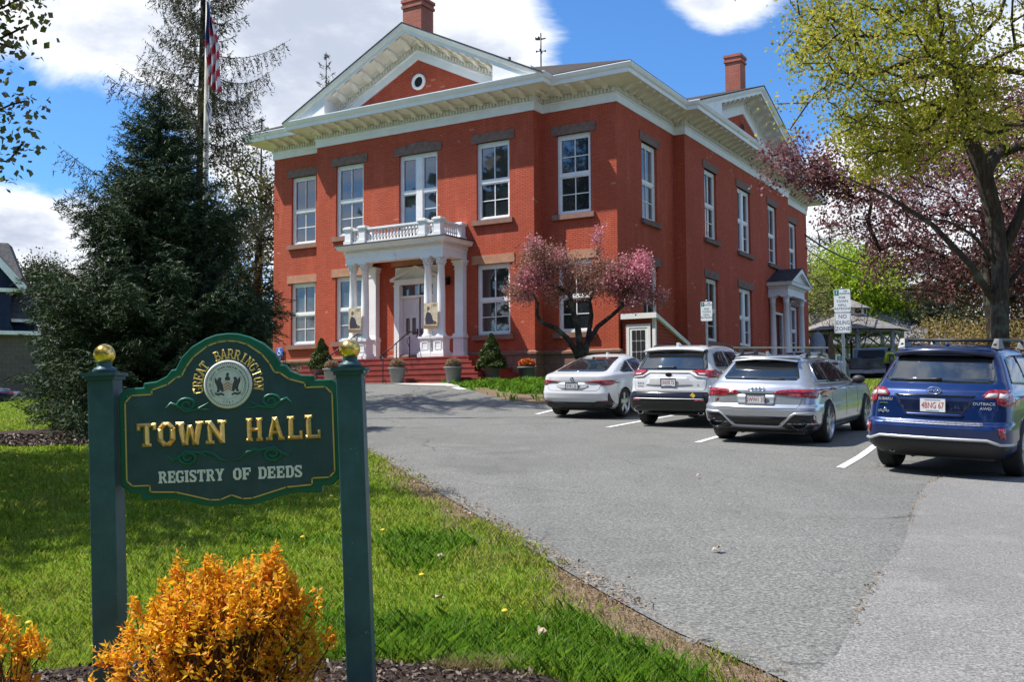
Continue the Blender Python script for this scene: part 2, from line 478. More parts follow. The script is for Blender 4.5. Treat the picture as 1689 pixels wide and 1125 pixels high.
def asphalt(name, lo, hi, grain, cracks=.6, lightspeck=.5):
    t = NT(name); co = t.objco()
    n1 = t.noise(co, grain, 3, .8)
    n2 = t.noise(co, .35, 5, .6); n3 = t.noise(co, 1.6, 5, .6)
    c = t.ramp(n1, [(.32, tuple(x*.45 for x in lo)), (.45, lo), (.58, hi), (.68, tuple(min(1, x*(1+lightspeck)) for x in hi))])
    c = t.mix(t.math('MULTIPLY', t.step(n2, .4, .7), .35), c, tuple(x*.78 for x in lo))
    c = t.mix(t.math('MULTIPLY', t.step(n3, .52, .74), .25), c, tuple(min(1, x*1.15) for x in hi))
    oil = t.noise(co, .75, 3, .5)
    c = t.mix(t.math('MULTIPLY', t.step(oil, .60, .74), .32), c, tuple(x*.6 for x in lo))
    trk = t.noise(t.n('ShaderNodeMapping', {'Vector': co, 'Rotation': (0, 0, R(24)), 'Scale': (1.5, .10, 1)}).outputs[0], 1.4, 4, .6)
    c = t.mix(t.math('MULTIPLY', t.step(trk, .5, .7), .16), c, tuple(x*.7 for x in lo))
    dis = t.n('ShaderNodeVectorMath', {0: co, 1: t.n('ShaderNodeVectorMath', {0: t.n('ShaderNodeTexNoise', {'Vector': co, 'Scale': .8, 'Detail': 6}).outputs[1], 'Scale': 1.6}, operation='SCALE').outputs[0]}).outputs[0]
    vo = t.n('ShaderNodeTexVoronoi', {'Vector': dis, 'Scale': .27}, feature='DISTANCE_TO_EDGE', voronoi_dimensions='2D').outputs['Distance']
    gate = t.step(t.noise(co, .22, 2), .42, .55)
    cr = t.math('MULTIPLY', t.math('SUBTRACT', 1., t.step(vo, .0015, .007)), t.math('MULTIPLY', gate, cracks))
    c = t.mix(cr, c, tuple(x*.3 for x in lo))
    h = t.math('SUBTRACT', n1, t.math('MULTIPLY', cr, 1.5))
    return t.out(t.pbr(c, .88, 0, .35, t.bump(h, .55, .012)))
ASPH = asphalt('parking_asphalt', (.122, .122, .113), (.214, .213, .199), 42, .55, .4)
ASPHOLD = asphalt('road_asphalt', (.158, .154, .147), (.275, .27, .26), 58, .1, .35)
LOT = EDGE[:13]+[(-6.6, 28.), (-6.9, 31.), (-6.6, 33.6), (-3.6, 33.9)]+[(-2.6, 33.9), (-2.2, 32.8), (-1.1, 30.4), (-.2, 28.6), (.8, 27.3), (2.2, 26.8), (3.2, 29.6), (4.8, 31.5), (9.5, 24.), (12.4, 19.), (16, 14.), (20, 9), (24, -3)]
tag(sheet('parking_lot', LOT, .014, ASPH, .5, 1.), kind='structure')
LANE = [(-5.2, 23.5), (-7.8, 27.2), (-12, 31), (-20, 35), (-34, 40), (-60, 47), (-60, 53), (-34, 46), (-20, 40.5), (-12, 36.5), (-7.6, 34.6), (-6.6, 33.6), (-6.9, 31.), (-6.6, 28.)]
tag(sheet('driveway', LANE, .016, ASPH, .5, 1.), kind='structure')
ROAD = [(1.26, 4.9), (1.5, 5.02), (1.66, 5.25), (1.84, 5.62), (2.02, 5.98), (2.16, 6.33), (2.42, 6.8), (2.62, 7.25), (2.92, 7.72), (3.3, 8.5), (3.5, 9.0), (3.98, 10.05), (4.5, 11.2), (4.9, 11.95), (5.35, 12.6), (6.3, 13.2), (9.5, 13.9), (13, 12.5), (17, 10.2), (20, 7.5), (22, -3), (4.2, -3), (2.7, 2.), (1.75, 4.0)]
tag(sheet('road', ROAD, .019, ASPHOLD, .5, 1.), kind='structure')
BACKLOT = [(13, 40), (14, 37.5), (40, 30), (60, 40), (60, 58), (14, 58), (12.5, 50)]
tag(sheet('back_parking_lot', BACKLOT, .014, ASPH, 1., 2.), kind='structure')
# shoulder gravel along the lawn edge
t = NT('edge_gravel'); co = t.objco(); nz = t.noise(co, 48, 4, .75)
GRAV = t.out(t.pbr(t.ramp(nz, [(.3, (.09, .085, .08)), (.5, (.24, .23, .21)), (.7, (.45, .43, .40))]), .95, 0, .2, t.bump(nz, 1., .03)))
rr = random.Random(3)
ins, outs = [], []
for i in range(2, 11):
    for k in range(16):
        a = Vector(EDGE[i]); b = Vector(EDGE[i+1]); p = a.lerp(b, k/16); d = (b-a).normalized(); nrm = Vector((d.y, -d.x))
        n_a = float(vnoise(p.x*1., p.y, .55, 31)); n_b = float(vnoise(p.x, p.y, .17, 32)); n_c = float(vnoise(p.x, p.y, .4, 33))
        outs.append(tuple(p-nrm*(.02+.09*n_a+.03*n_b))); ins.append(tuple(p+nrm*(.01+.13*n_c+.05*n_b)*(1.2 if p.y < 8 else .9)))
tag(sheet('gravel_shoulder', outs+ins[::-1], .024, GRAV, .5, 1., dzf=lambda x, y: .024 if float(edge_dist(x, y)) < -.004 else -.03), kind='structure')

# painted stall lines
t = NT('worn_line_paint'); co = t.objco()
wn = t.noise(co, 22, 5, .7)
PAINT = t.out(t.pbr(t.ramp(wn, [(.36, (.30, .30, .29)), (.5, (.72, .72, .70))]), .8))
hd = Vector((math.sin(R(27)), math.cos(R(27))))
def stripe(p, L, wd, d=hd):
    p = Vector(p); n = Vector((d.y, -d.x))*wd/2
    q = p+d*L
    tag(sheet('stall_marking', [tuple(p-n), tuple(p+n), tuple(q+n), tuple(q-n)], .022, PAINT, .5, 1.), kind='structure')
for p in ((.6, 24.95), (1.95, 20.7), (3.12, 17.08), (4.36, 13.46)): stripe(p, 5.2, .115)
for p in ((-2.55, 32.95), (-2.2, 32.25), (-1.8, 31.5)): stripe(p, .62, .26, Vector((.46, -.89)))
# concrete walk in front of the steps
YAW = .537454
Av = Vector((-math.cos(YAW), math.sin(YAW))); Bv = Vector((math.sin(YAW), math.cos(YAW))); C0 = Vector((3.618, 34.0))
def W2(a, b): return C0+Av*a+Bv*b
walk = [W2(1.2, -3.3), W2(3.3, -4.75), W2(5.1, -5.2), W2(7.5, -4.9), W2(11.8, -4.6), W2(13, -3.4), W2(12.5, -1), W2(3, -1)]
tag(sheet('concrete_walk', [tuple(p) for p in walk], .03, CONCRETE, .5, 1.), kind='structure')
# ------------------------------------------------------------------ town hall.  local x = -a (a runs left along the front), y = b (back along the side), z above ZB
ZB = .5
TH = empty('town_hall', (C0.x, C0.y, ZB+EYE), -YAW, 'two-storey red brick town hall with cream cornices, pediments and a white columned porch', 'town hall')
def part(mb, name, mat, parent=TH, **k):
    return mb.build(name, mat, parent, **k)
def wall_grid(mb, P, u0, u1, z0, z1, ops, rev=.24, inward=None):
    """wall in (u,z) with rectangular openings and their reveals; P(u, depth, z) -> point"""
    us = sorted({u0, u1}|{o[0] for o in ops}|{o[1] for o in ops}); zs = sorted({z0, z1}|{o[2] for o in ops}|{o[3] for o in ops})
    for i in range(len(us)-1):
        for j in range(len(zs)-1):
            cu = (us[i]+us[i+1])/2; cz = (zs[j]+zs[j+1])/2
            if any(o[0] < cu < o[1] and o[2] < cz < o[3] for o in ops): continue
            mb.add([P(us[i], 0, zs[j]), P(us[i+1], 0, zs[j]), P(us[i+1], 0, zs[j+1]), P(us[i], 0, zs[j+1])], [(0, 1, 2, 3)])
    for a, b, c, d in ops:
        for q in ([(a, c), (a, d)], [(b, d), (b, c)], [(a, d), (b, d)], [(b, c), (a, c)]):
            (ua, za), (ub, zb) = q
            mb.add([P(ua, 0, za), P(ub, 0, zb), P(ub, rev, zb), P(ua, rev, za)], [(0, 1, 2, 3)])
Z = lambda ze: ze-ZB
ZTOP = Z(10.62); ZBOT = -1.2
LO, HI = (Z(2.43), Z(5.0)), (Z(6.6), Z(9.46))
PV, PS = -.6, .45              # projection of the front and side pavilions
FW = [(1.66, 1.33), (14.24, 1.33)]
FP = [(4.62, 1.4), (11.28, 1.4)]
wall = MB()
pf = lambda b: (lambda u, d, z: (-u, b+d, z))
ps = lambda x: (lambda u, d, z: (x-d, u, z))
def op(c, w, zz): return (c-w/2, c+w/2, zz[0], zz[1])
wall_grid(wall, pf(0), 0, 2.92, ZBOT, ZTOP, [op(*FW[0], LO), op(*FW[0], HI)])
wall_grid(wall, pf(0), 12.98, 15.9, ZBOT, ZTOP, [op(*FW[1], LO), op(*FW[1], HI)])
DOOR = (7.02, 8.86, Z(1.72), Z(4.6))
wall_grid(wall, pf(PV), 2.92, 12.98, ZBOT, ZTOP, [op(*f, LO) for f in FP]+[op(*f, HI) for f in FP]+[op(7.95, 1.78, HI), DOOR])
for u in (2.92, 12.98):
    wall.add([(-u, PV, ZBOT), (-u, 0, ZBOT), (-u, 0, ZTOP), (-u, PV, ZTOP)], [(0, 1, 2, 3)])
SWN = [(2.85, 1.4), (22.15, 1.4)]
SP = [(8.13, 1.4), (12.5, 1.8), (16.87, 1.4)]
wall_grid(wall, ps(0), 0, 5.28, ZBOT, ZTOP, [op(*SWN[0], LO), op(*SWN[0], HI)])
wall_grid(wall, ps(0), 19.72, 25, ZBOT, ZTOP, [op(*SWN[1], LO), op(*SWN[1], HI)])
SDOOR = (16.75, 18.05, Z(1.5), Z(4.2))
wall_grid(wall, ps(PS), 5.28, 19.72, ZBOT, ZTOP, [op(*f, LO) for f in SP[:2]]+[op(*f, HI) for f in SP]+[SDOOR])
for u in (5.28, 19.72):
    wall.add([(0, u, ZBOT), (PS, u, ZBOT), (PS, u, ZTOP), (0, u, ZTOP)], [(0, 1, 2, 3)])
for q in ([(-15.9, 0), (-15.9, 25)], [(-15.9, 25), (0, 25)]):
    (x0, y0), (x1, y1) = q
    wall.add([(x0, y0, ZBOT), (x1, y1, ZBOT), (x1, y1, ZTOP), (x0, y0, ZTOP)], [(0, 1, 2, 3)])
# gable walls
def gable_pts(c, hw, apex, base): return [(c-hw, base), (c+hw, base), (c, apex)]
FAX, SAX = 7.95, 12.5
wall.add([(-12.98, PV+.01, Z(10.6)), (-2.92, PV+.01, Z(10.6)), (-2.92, PV+.01, Z(10.65)), (-FAX, PV+.01, Z(13.2)), (-12.98, PV+.01, Z(10.65))], [(0, 1, 2, 3, 4)])
wall.add([(PS-.01, 5.28, Z(10.6)), (PS-.01, 19.72, Z(10.6)), (PS-.01, 19.72, Z(10.7)), (PS-.01, SAX, Z(13.1)), (PS-.01, 5.28, Z(10.7))], [(0, 1, 2, 3, 4)])
part(wall, 'brick_wall', BRICK, fix=False)

# plan outline and swept mouldings
OUT = [(0, 0), (-2.92, 0), (-2.92, PV), (-12.98, PV), (-12.98, 0), (-15.9, 0), (-15.9, 25), (0, 25), (0, 19.72), (PS, 19.72), (PS, 5.28), (0, 5.28)]
def sweep(outline, prof, closed=True, mi=0, mb=None):
    mb = mb or MB(); n = len(outline); rings = []
    for i in range(n):
        p = Vector(outline[i]); nn = Vector((0, 0))
        segs = []
        if closed or i > 0: segs.append((outline[i-1], outline[i]))
        if closed or i < n-1: segs.append((outline[i], outline[(i+1) % n]))
        ns = []
        for a, b in segs:
            d = (Vector(b)-Vector(a)).normalized(); ns.append(Vector((-d.y, d.x)))
        if len(ns) == 2 and (ns[0]-ns[1]).length > 1e-4: nn = ns[0]+ns[1]
        else: nn = ns[0]
        rings.append([(p.x+nn.x*o, p.y+nn.y*o, z) for o, z in prof])
    m = len(prof); v = [q for r in rings for q in r]; f = []
    for i in range(n if closed else n-1):
        j = (i+1) % n
        for k in range(m-1):
            f.append((i*m+k, j*m+k, j*m+k+1, i*m+k+1))
    mb.add(v, f, mi)
    return mb
part(sweep(OUT, [(.02, -1.2), (.08, -1.2), (.08, Z(1.28)), (.05, Z(1.30)), (.05, Z(1.66)), (.11, Z(1.70)), (.11, Z(1.77)), (0, Z(1.83))]), 'stone_base', BROWNSTONE)
part(sweep(OUT, [(-.05, Z(10.34)), (.05, Z(10.34)), (.05, Z(10.60)), (.09, Z(10.62)), (.09, Z(10.66)), (.06, Z(10.67))]), 'frieze', WHITE)
cor = sweep(OUT, [(.06, Z(10.665)), (.06, Z(10.87)), (.15, Z(10.90)), (.17, Z(10.955)), (.86, Z(11.03))], mi=0)
sweep(OUT, [(.86, Z(11.03)), (.86, Z(10.99)), (.89, Z(10.99)), (.90, Z(11.12)), (.96, Z(11.17)), (1.01, Z(11.28)), (1.01, Z(11.31)), (.2, Z(11.42))], mi=1, mb=cor)
CORN = part(cor, 'cornice', [CREAM, WHITE])
den, brk = MB(), MB()
BPROF = [(.15, 10.965), (.83, 11.035), (.83, 10.955), (.77, 10.915), (.68, 10.905), (.60, 10.935), (.50, 10.93), (.40, 10.875), (.28, 10.80), (.15, 10.78)]
for i in (11, 0, 1, 2, 3, 4, 7, 8, 9, 10):
    a = Vector(OUT[i]); b = Vector(OUT[(i+1) % 12]); d = (b-a); L = d.length; d.normalize(); nrm = Vector((-d.y, d.x))
    def Pm(s, o, z): q = a+d*s+nrm*o; return (q.x, q.y, z)
    k = max(1, int(L/.135))
    for j in range(k):
        s = (j+.5)*L/k
        if s < .0: continue
        q = [Pm(s+ds, o, z) for z in (Z(10.685), Z(10.845)) for ds, o in ((-.036, .05), (.036, .05), (.036, .125), (-.036, .125))]
        den.add(q, [(0, 3, 2, 1), (4, 5, 6, 7), (0, 1, 5, 4), (1, 2, 6, 5), (2, 3, 7, 6), (3, 0, 4, 7)])
    k = max(1, round(L/.575))
    for j in range(k):
        s = (j+.5)*L/k
        m = len(BPROF)
        v = [Pm(s-.085, o, Z(z)) for o, z in BPROF]+[Pm(s+.085, o, Z(z)) for o, z in BPROF]
        brk.add(v, [tuple(range(m)), tuple(range(2*m-1, m-1, -1))]+[(q, q+m, (q+1) % m+m, (q+1) % m) for q in range(m)])
part(den, 'dentil_band', CREAM, CORN); part(brk, 'bracket_band', CREAM, CORN)

# raking cornices of the two pediments.  Q(t, o, z): t along the wall from the gable centre, o outward
def pediment(Q, hw, apex, slope, zfloor, backdepth):
    ped = MB()
    prof = [(-.3, 0, 1), (1.02, 0, 1), (1.02, -.05, 1), (.95, -.15, 1), (.90, -.19, 1), (.89, -.31, 1), (.86, -.31, 1), (.86, -.27, 0), (.17, -.36, 0), (.15, -.43, 0), (.07, -.48, 0), (.07, -.70, 0), (.10, -.72, 1), (.10, -.77, 1), (.05, -.79, 1), (.05, -1.10, 1), (-.1, -1.10, 1)]
    for sg in (-1, 1):
        ends = []
        for o, h, mi in prof:
            te = min(hw, (apex+h-zfloor)/slope)
            ends.append((Q(0, o, apex+h), Q(sg*te, o, apex+h-slope*te)))
        for k in range(len(prof)-1):
            ped.add([ends[k][0], ends[k][1], ends[k+1][1], ends[k+1][0]], [(0, 1, 2, 3)], prof[k+1][2])
        # boxed eave return
        ti = hw*.655; z1 = apex-.26-slope*ti
        te = (apex-.26-zfloor)/slope
        tri = [(ti, zfloor), (min(te, hw), zfloor), (ti, z1)]
        v = [Q(sg*a, .885, z) for a, z in tri]+[Q(sg*a, -.2, z) for a, z in tri]
        ped.add(v, [(0, 1, 2), (3, 5, 4), (0, 3, 4, 1), (1, 4, 5, 2), (2, 5, 3, 0)], 1)
    o_ped = part(ped, 'pediment', [CREAM, WHITE])
    dn, bk = MB(), MB()
    for sg in (-1, 1):
        n = int(hw/.13)
        for j in range(1, n):
            t = j*.13
            if apex-.7-slope*t < zfloor+.02: break
            v = [Q(sg*(t+dt), o, apex+h-slope*(t+dt)) for h in (-.665, -.505) for dt, o in ((-.035, .06), (.035, .06), (.035, .13), (-.035, .13))]
            dn.add(v, [(0, 3, 2, 1), (4, 5, 6, 7), (0, 1, 5, 4), (1, 2, 6, 5), (2, 3, 7, 6), (3, 0, 4, 7)])
        n = int(hw*.645/.62)
        for j in range(n+1):
            t = .32+j*.62
            if t > hw*.655-.12: break
            m = len(BPROF)
            v = [Q(sg*(t+dt), o, apex-.28+(z-11.035)-slope*(t+dt)+(.86-o)*-.02) for dt in (-.1, .1) for o, z in BPROF]
            bk.add(v, [tuple(range(m)), tuple(range(2*m-1, m-1, -1))]+[(q, q+m, (q+1) % m+m, (q+1) % m) for q in range(m)])
    part(dn, 'dentil_band', CREAM, o_ped); part(bk, 'bracket_band', CREAM, o_ped)
    rf = MB()
    for sg in (-1, 1):
        v = [Q(0, 1.04, apex+.05), Q(sg*(hw+.04), 1.04, apex+.05-slope*(hw+.04)), Q(sg*(hw+.04), -backdepth, apex+.05-slope*(hw+.04)), Q(0, -backdepth, apex+.05)]
        v2 = [(x, y, z-.05) for x, y, z in v]
        rf.add(v+v2, [(0, 1, 2, 3), (0, 4, 5, 1), (1, 5, 6, 2)])
    part(rf, 'roof', ROOF)
    return o_ped
Qf = lambda t, o, z: (-FAX+t, PV-o, Z(z))
Qs = lambda t, o, z: (PS+o, SAX+t, Z(z))
pediment(Qf, 5.03+.9, 14.17, .4925, 11.31, 7.)
pediment(Qs, 7.22+.92, 14.02, .337, 11.31, 8.)
# main hip roof with a small deck and its curb
hip = MB()
e = [(-16.9, -1.0), (1.0, -1.0), (1.0, 26.), (-16.9, 26.)]; zt = 15.15; tt = (zt-11.34)/.437
i_ = [(-16.9+tt, -1+tt), (1.-tt, -1+tt), (1.-tt, 26-tt), (-16.9+tt, 26-tt)]
hip.add([(x, y, Z(11.34)) for x, y in e]+[(x, y, Z(zt)) for x, y in i_], [(0, 1, 5, 4), (1, 2, 6, 5), (2, 3, 7, 6), (3, 0, 4, 7), (4, 5, 6, 7)])
part(hip, 'roof', ROOF)
part(MB().box(i_[0][0]+.1, i_[1][0]-.05, i_[0][1]+.05, i_[0][1]+2.5, Z(15.12), Z(15.27)), 'roof_curb', WHITE)
pp = MB(); pp.tube([(-7.6, 5.6, Z(14.2)), (-7.6, 5.6, Z(14.95))], .07, 8); part(pp, 'vent_pipe', IRON)
# chimneys
def chimney(x0, x1, y0, y1, z0, z1):
    c = MB(); c.box(x0, x1, y0, y1, Z(z0), Z(z1-.34))
    c.box(x0-.05, x1+.05, y0-.05, y1+.05, Z(z1-.34), Z(z1-.24)); c.box(x0-.02, x1+.02, y0-.02, y1+.02, Z(z1-.24), Z(z1-.12)); c.box(x0-.06, x1+.06, y0-.06, y1+.06, Z(z1-.12), Z(z1))
    o = part(c, 'chimney', CHIMBRICK)
    cc = MB().box(x0-.03, x1+.03, y0-.03, y1+.03, Z(z0), Z(z0+.16)); part(cc, 'flashing', simple('lead_flashing', (.28, .27, .26), .6, .3, var=.3, vs=6), o)
chimney(-8.86, -7.98, -.35, .45, 13.5, 15.66)
chimney(-.2, .5, 12.2, 12.95, 13.75, 15.62)
# weathervane
wv = MB(); wv.tube([(-7.7, 8.6, Z(15.2)), (-7.7, 8.6, Z(17.0))], .03, 6)
for ang in (20, 110):
    dx, dy = math.cos(R(ang))*.2, math.sin(R(ang))*.2
    wv.tube([(-7.7-dx, 8.6-dy, Z(16.15)), (-7.7+dx, 8.6+dy, Z(16.15))], .022, 5); wv.ball((-7.7+dx, 8.6+dy, Z(16.15)), .05, 6, 4); wv.ball((-7.7-dx, 8.6-dy, Z(16.15)), .05, 6, 4)
wv.prism([(-7.98, Z(16.72)), (-7.8, Z(16.68)), (-7.45, Z(16.69)), (-7.45, Z(16.73)), (-7.73, Z(16.75)), (-7.8, Z(16.88)), (-7.88, Z(16.80)), (-8.0, Z(16.87))], 8.58, 8.62)
part(wv, 'weathervane', IRON)
# round and arched gable windows
def ring_window(M, r):
    fr = MB(); n = 32
    pr = [(r, 0), (r, .06), (r*.86, .09), (r*.66, .07), (r*.62, -.06)]
    for i in range(n):
        a0, a1 = 2*math.pi*i/n, 2*math.pi*(i+1)/n
        for k in range(len(pr)-1):
            v = [(math.cos(a)*q[0], -q[1], math.sin(a)*q[0]) for q, a in ((pr[k], a0), (pr[k], a1), (pr[k+1], a1), (pr[k+1], a0))]
            fr.add(v, [(0, 1, 2, 3)], 0, True)
    o = part(fr, 'round_window', WHITE, M=M)
    gl = MB(); gl.add([(math.cos(2*math.pi*i/n)*r*.7, -.012, math.sin(2*math.pi*i/n)*r*.7) for i in range(n)], [tuple(range(n))]); part(gl, 'pane', DARK, o)
ring_window(Matrix.Translation((-7.9, PV, Z(12.2))), .31)
Ms = Matrix.Rotation(R(90), 4, 'Z')
fr = MB()
arc = [(-.3, 0), (.3, 0), (.3, .42)]+[(.3*math.cos(R(a)), .42+.3*math.sin(R(a))) for a in range(15, 180, 15)]+[(-.3, .42)]
fr.prism(arc, -.03, .03); fro = part(fr, 'arched_window', BRICK, M=Matrix.Translation((PS, SAX-.07, Z(11.82))) @ Ms)
part(MB().prism([(x*.72, .05+z*.82) for x, z in arc], -.045, 0), 'pane', DARK, fro)

# windows
def window(M, w, z0, z1, kind, lint, lh=.32, lx=.2, peaked=False, sill=True, gl=None):
    """M: local x along the wall, y inward, z up"""
    f = MB(); y0, y1 = .10, .2; s = .085
    f.box(-w/2, -w/2+s, y0, y1, z0, z1); f.box(w/2-s, w/2, y0, y1, z0, z1)
    f.box(-w/2+s, w/2-s, y0, y1, z1-.13, z1); f.box(-w/2+s, w/2-s, y0-.02, y1, z0, z0+.09)
    zm = (z0+z1)/2-.02
    def sash(xa, xb, up, lo):
        f.box(xa, xb, y0+.01, y1-.01, zm-.045, zm+.045)
        for a, b, yy in ((zm+.045, z1-.13, .02), (z0+.09, zm-.045, .035)):
            f.box(xa, xa+.05, y0+yy, y1-.01, a, b); f.box(xb-.05, xb, y0+yy, y1-.01, a, b)
            f.box(xa+.05, xb-.05, y0+yy, y1-.01, b-.045, b); f.box(xa+.05, xb-.05, y0+yy, y1-.01, a, a+.055)
        for (nv, nh), a, b, yy in ((up, zm+.045, z1-.175, .035), (lo, z0+.145, zm-.09, .05)):
            for k in range(nv):
                x = xa+(xb-xa)*(k+1)/(nv+1); f.box(x-.016, x+.016, y0+yy, y1-.012, a, b)
            for k in range(nh):
                z = a+(b-a)*(k+1)/(nh+1); f.box(xa+.05, xb-.05, y0+yy+.003, y1-.014, z-.016, z+.016)
    if kind == 'double':
        f.box(-.14, .14, y0-.01, y1, z0+.09, z1-.13)
        sash(-w/2+s, -.14, (0, 0), (0, 0)); sash(.14, w/2-s, (0, 0), (0, 1))
    elif kind == '44': sash(-w/2+s, w/2-s, (1, 1), (1, 1))
    elif kind == '24': sash(-w/2+s, w/2-s, (1, 0), (1, 1))
    elif kind == '2s': sash(-w/2+s, w/2-s, (1, 0), (0, 1))
    o = part(f, 'window', WHITE, M=M)
    part(MB().add([(-w/2, .175, z0), (w/2, .175, z0), (w/2, .175, z1), (-w/2, .175, z1)], [(0, 1, 2, 3)]), 'pane', gl or GLASS, o)
    hw = w/2+lx
    if peaked: poly = [(-hw, z1), (hw, z1), (hw, z1+lh), (.12, z1+lh+.14), (-.12, z1+lh+.14), (-hw, z1+lh)]
    else: poly = [(-hw, z1), (hw, z1), (hw, z1+lh), (-hw, z1+lh)]
    part(MB().prism(poly, -.035, .2), 'lintel', lint, o)
    if sill: part(MB().box(-hw+.04, hw-.04, -.12, .2, z0-.18, z0), 'sill', LINTEL_DARK if lint is LINTEL_DARK and z0 > 5 and M[0][0] < .5 else SILLSTONE, o)
    return o
TF = lambda a, b: Matrix.Translation((-a, b, 0))
TS = lambda x, b: Matrix.Translation((x, b, 0)) @ Ms
for (a, wd), k in zip(FW, ('44', '24')):
    window(TF(a, 0), wd, *HI, k, LINTEL_DARK); window(TF(a, 0), wd, *LO, '24', LINTEL_PALE, gl=GLASSC if a > 5 else None)
for a, wd in FP:
    window(TF(a, PV), wd, *HI, '24', LINTEL_DARK); window(TF(a, PV), wd, *LO, '24', LINTEL_PALE, gl=GLASSC if a > 8 else None)
window(TF(7.95, PV), 1.78, *HI, 'double', LINTEL_DARK, peaked=True, lh=.28)
window(TS(0, SWN[0][0]), 1.4, *HI, '24', LINTEL_DARK, gl=GLASSC); window(TS(0, SWN[0][0]), 1.4, *LO, '24', LINTEL_DARK)
window(TS(0, SWN[1][0]), 1.4, *HI, '24', LINTEL_DARK); window(TS(0, SWN[1][0]), 1.4, *LO, '24', LINTEL_DARK)
for i, (b, wd) in enumerate(SP):
    window(TS(PS, b), wd, *HI, 'double' if i == 1 else '24', LINTEL_DARK)
    if i < 2: window(TS(PS, b), wd, *LO, 'double' if i == 1 else '2s', LINTEL_DARK)

# ---------------- front porch
PZ = Z(1.62); AC = 7.95
steps = MB()
for k in range(5):
    z1 = PZ-.196*k; z0 = z1-.196 if k < 4 else z1-.9
    ex = .34*k
    steps.box(-(11.43+ex), -(4.47-ex), PV-1.85-ex, PV+.02 if k == 0 else PV-.02, z1-.05, z1)
    steps.box(-(11.41+ex), -(4.49-ex), PV-1.83-ex, PV-.03, z0, z1-.05)
part(steps, 'porch_steps', REDPAINT)
porch = MB()
UO = [(-(AC-2.2), PV+.0), (-(AC-2.2), -2.15), (-(AC+2.2), -2.15), (-(AC+2.2), PV)]      # plan outline, right side -> left side
ent = sweep(UO, [(-.4, Z(5.22)), (.0, Z(5.22)), (.0, Z(5.42)), (.02, Z(5.43)), (.02, Z(5.55)), (.05, Z(5.57)), (.05, Z(5.66)), (.09, Z(5.68)), (.24, Z(5.71)), (.25, Z(5.78)), (.31, Z(5.84))], closed=False)
ent.box(-(AC+2.2), -(AC-2.2), -2.1, PV, Z(5.42), Z(5.46))
PORCH = part(ent, 'porch_roof', WHITE)
part(MB().box(-(AC+2.54), -(AC-2.54), -2.49, PV-.001, Z(5.842), Z(5.885)), 'roof_edge', simple('tar_edge', (.05, .05, .052), .8), PORCH)
dn = MB()
def dent_line(p, q, nrm):
    p = Vector(p); q = Vector(q); L = (q-p).length; d = (q-p)/L; n = int(L/.085)
    for j in range(n):
        c = p+d*(j+.5)*L/n; e1 = d*.022; e2 = Vector(nrm)*.045
        a = [c-e1, c+e1, c+e1+e2, c-e1+e2]
        dn.add([(v.x, v.y, z) for z in (Z(5.585), Z(5.645)) for v in a], [(0, 3, 2, 1), (4, 5, 6, 7), (0, 1, 5, 4), (1, 2, 6, 5), (2, 3, 7, 6), (3, 0, 4, 7)])
dent_line((-(AC-2.15), -2.2), (-(AC+2.15), -2.2), (0, -1)); dent_line((-(AC-2.25), PV-.03), (-(AC-2.25), -2.16), (1, 0)); dent_line((-(AC+2.25), PV-.03), (-(AC+2.25), -2.16), (-1, 0))
part(dn, 'dentil_band', CREAM, PORCH)
orn = MB(); orn.prism([(-.12, Z(5.2)), (.12, Z(5.2)), (.16, Z(5.3)), (.05, Z(5.42)), (-.05, Z(5.42)), (-.16, Z(5.3))], -2.2, -2.14, M=Matrix.Translation((-AC, 0, 0)))
part(orn, 'keystone', WHITE, PORCH)
lamp = MB(); lamp.lathe([(.17, 0), (.18, -.05), (.12, -.09), (.02, -.1)], 16); part(lamp, 'ceiling_lamp', IRON, M=Matrix.Translation((-(AC-.35), -1.4, Z(5.42))))
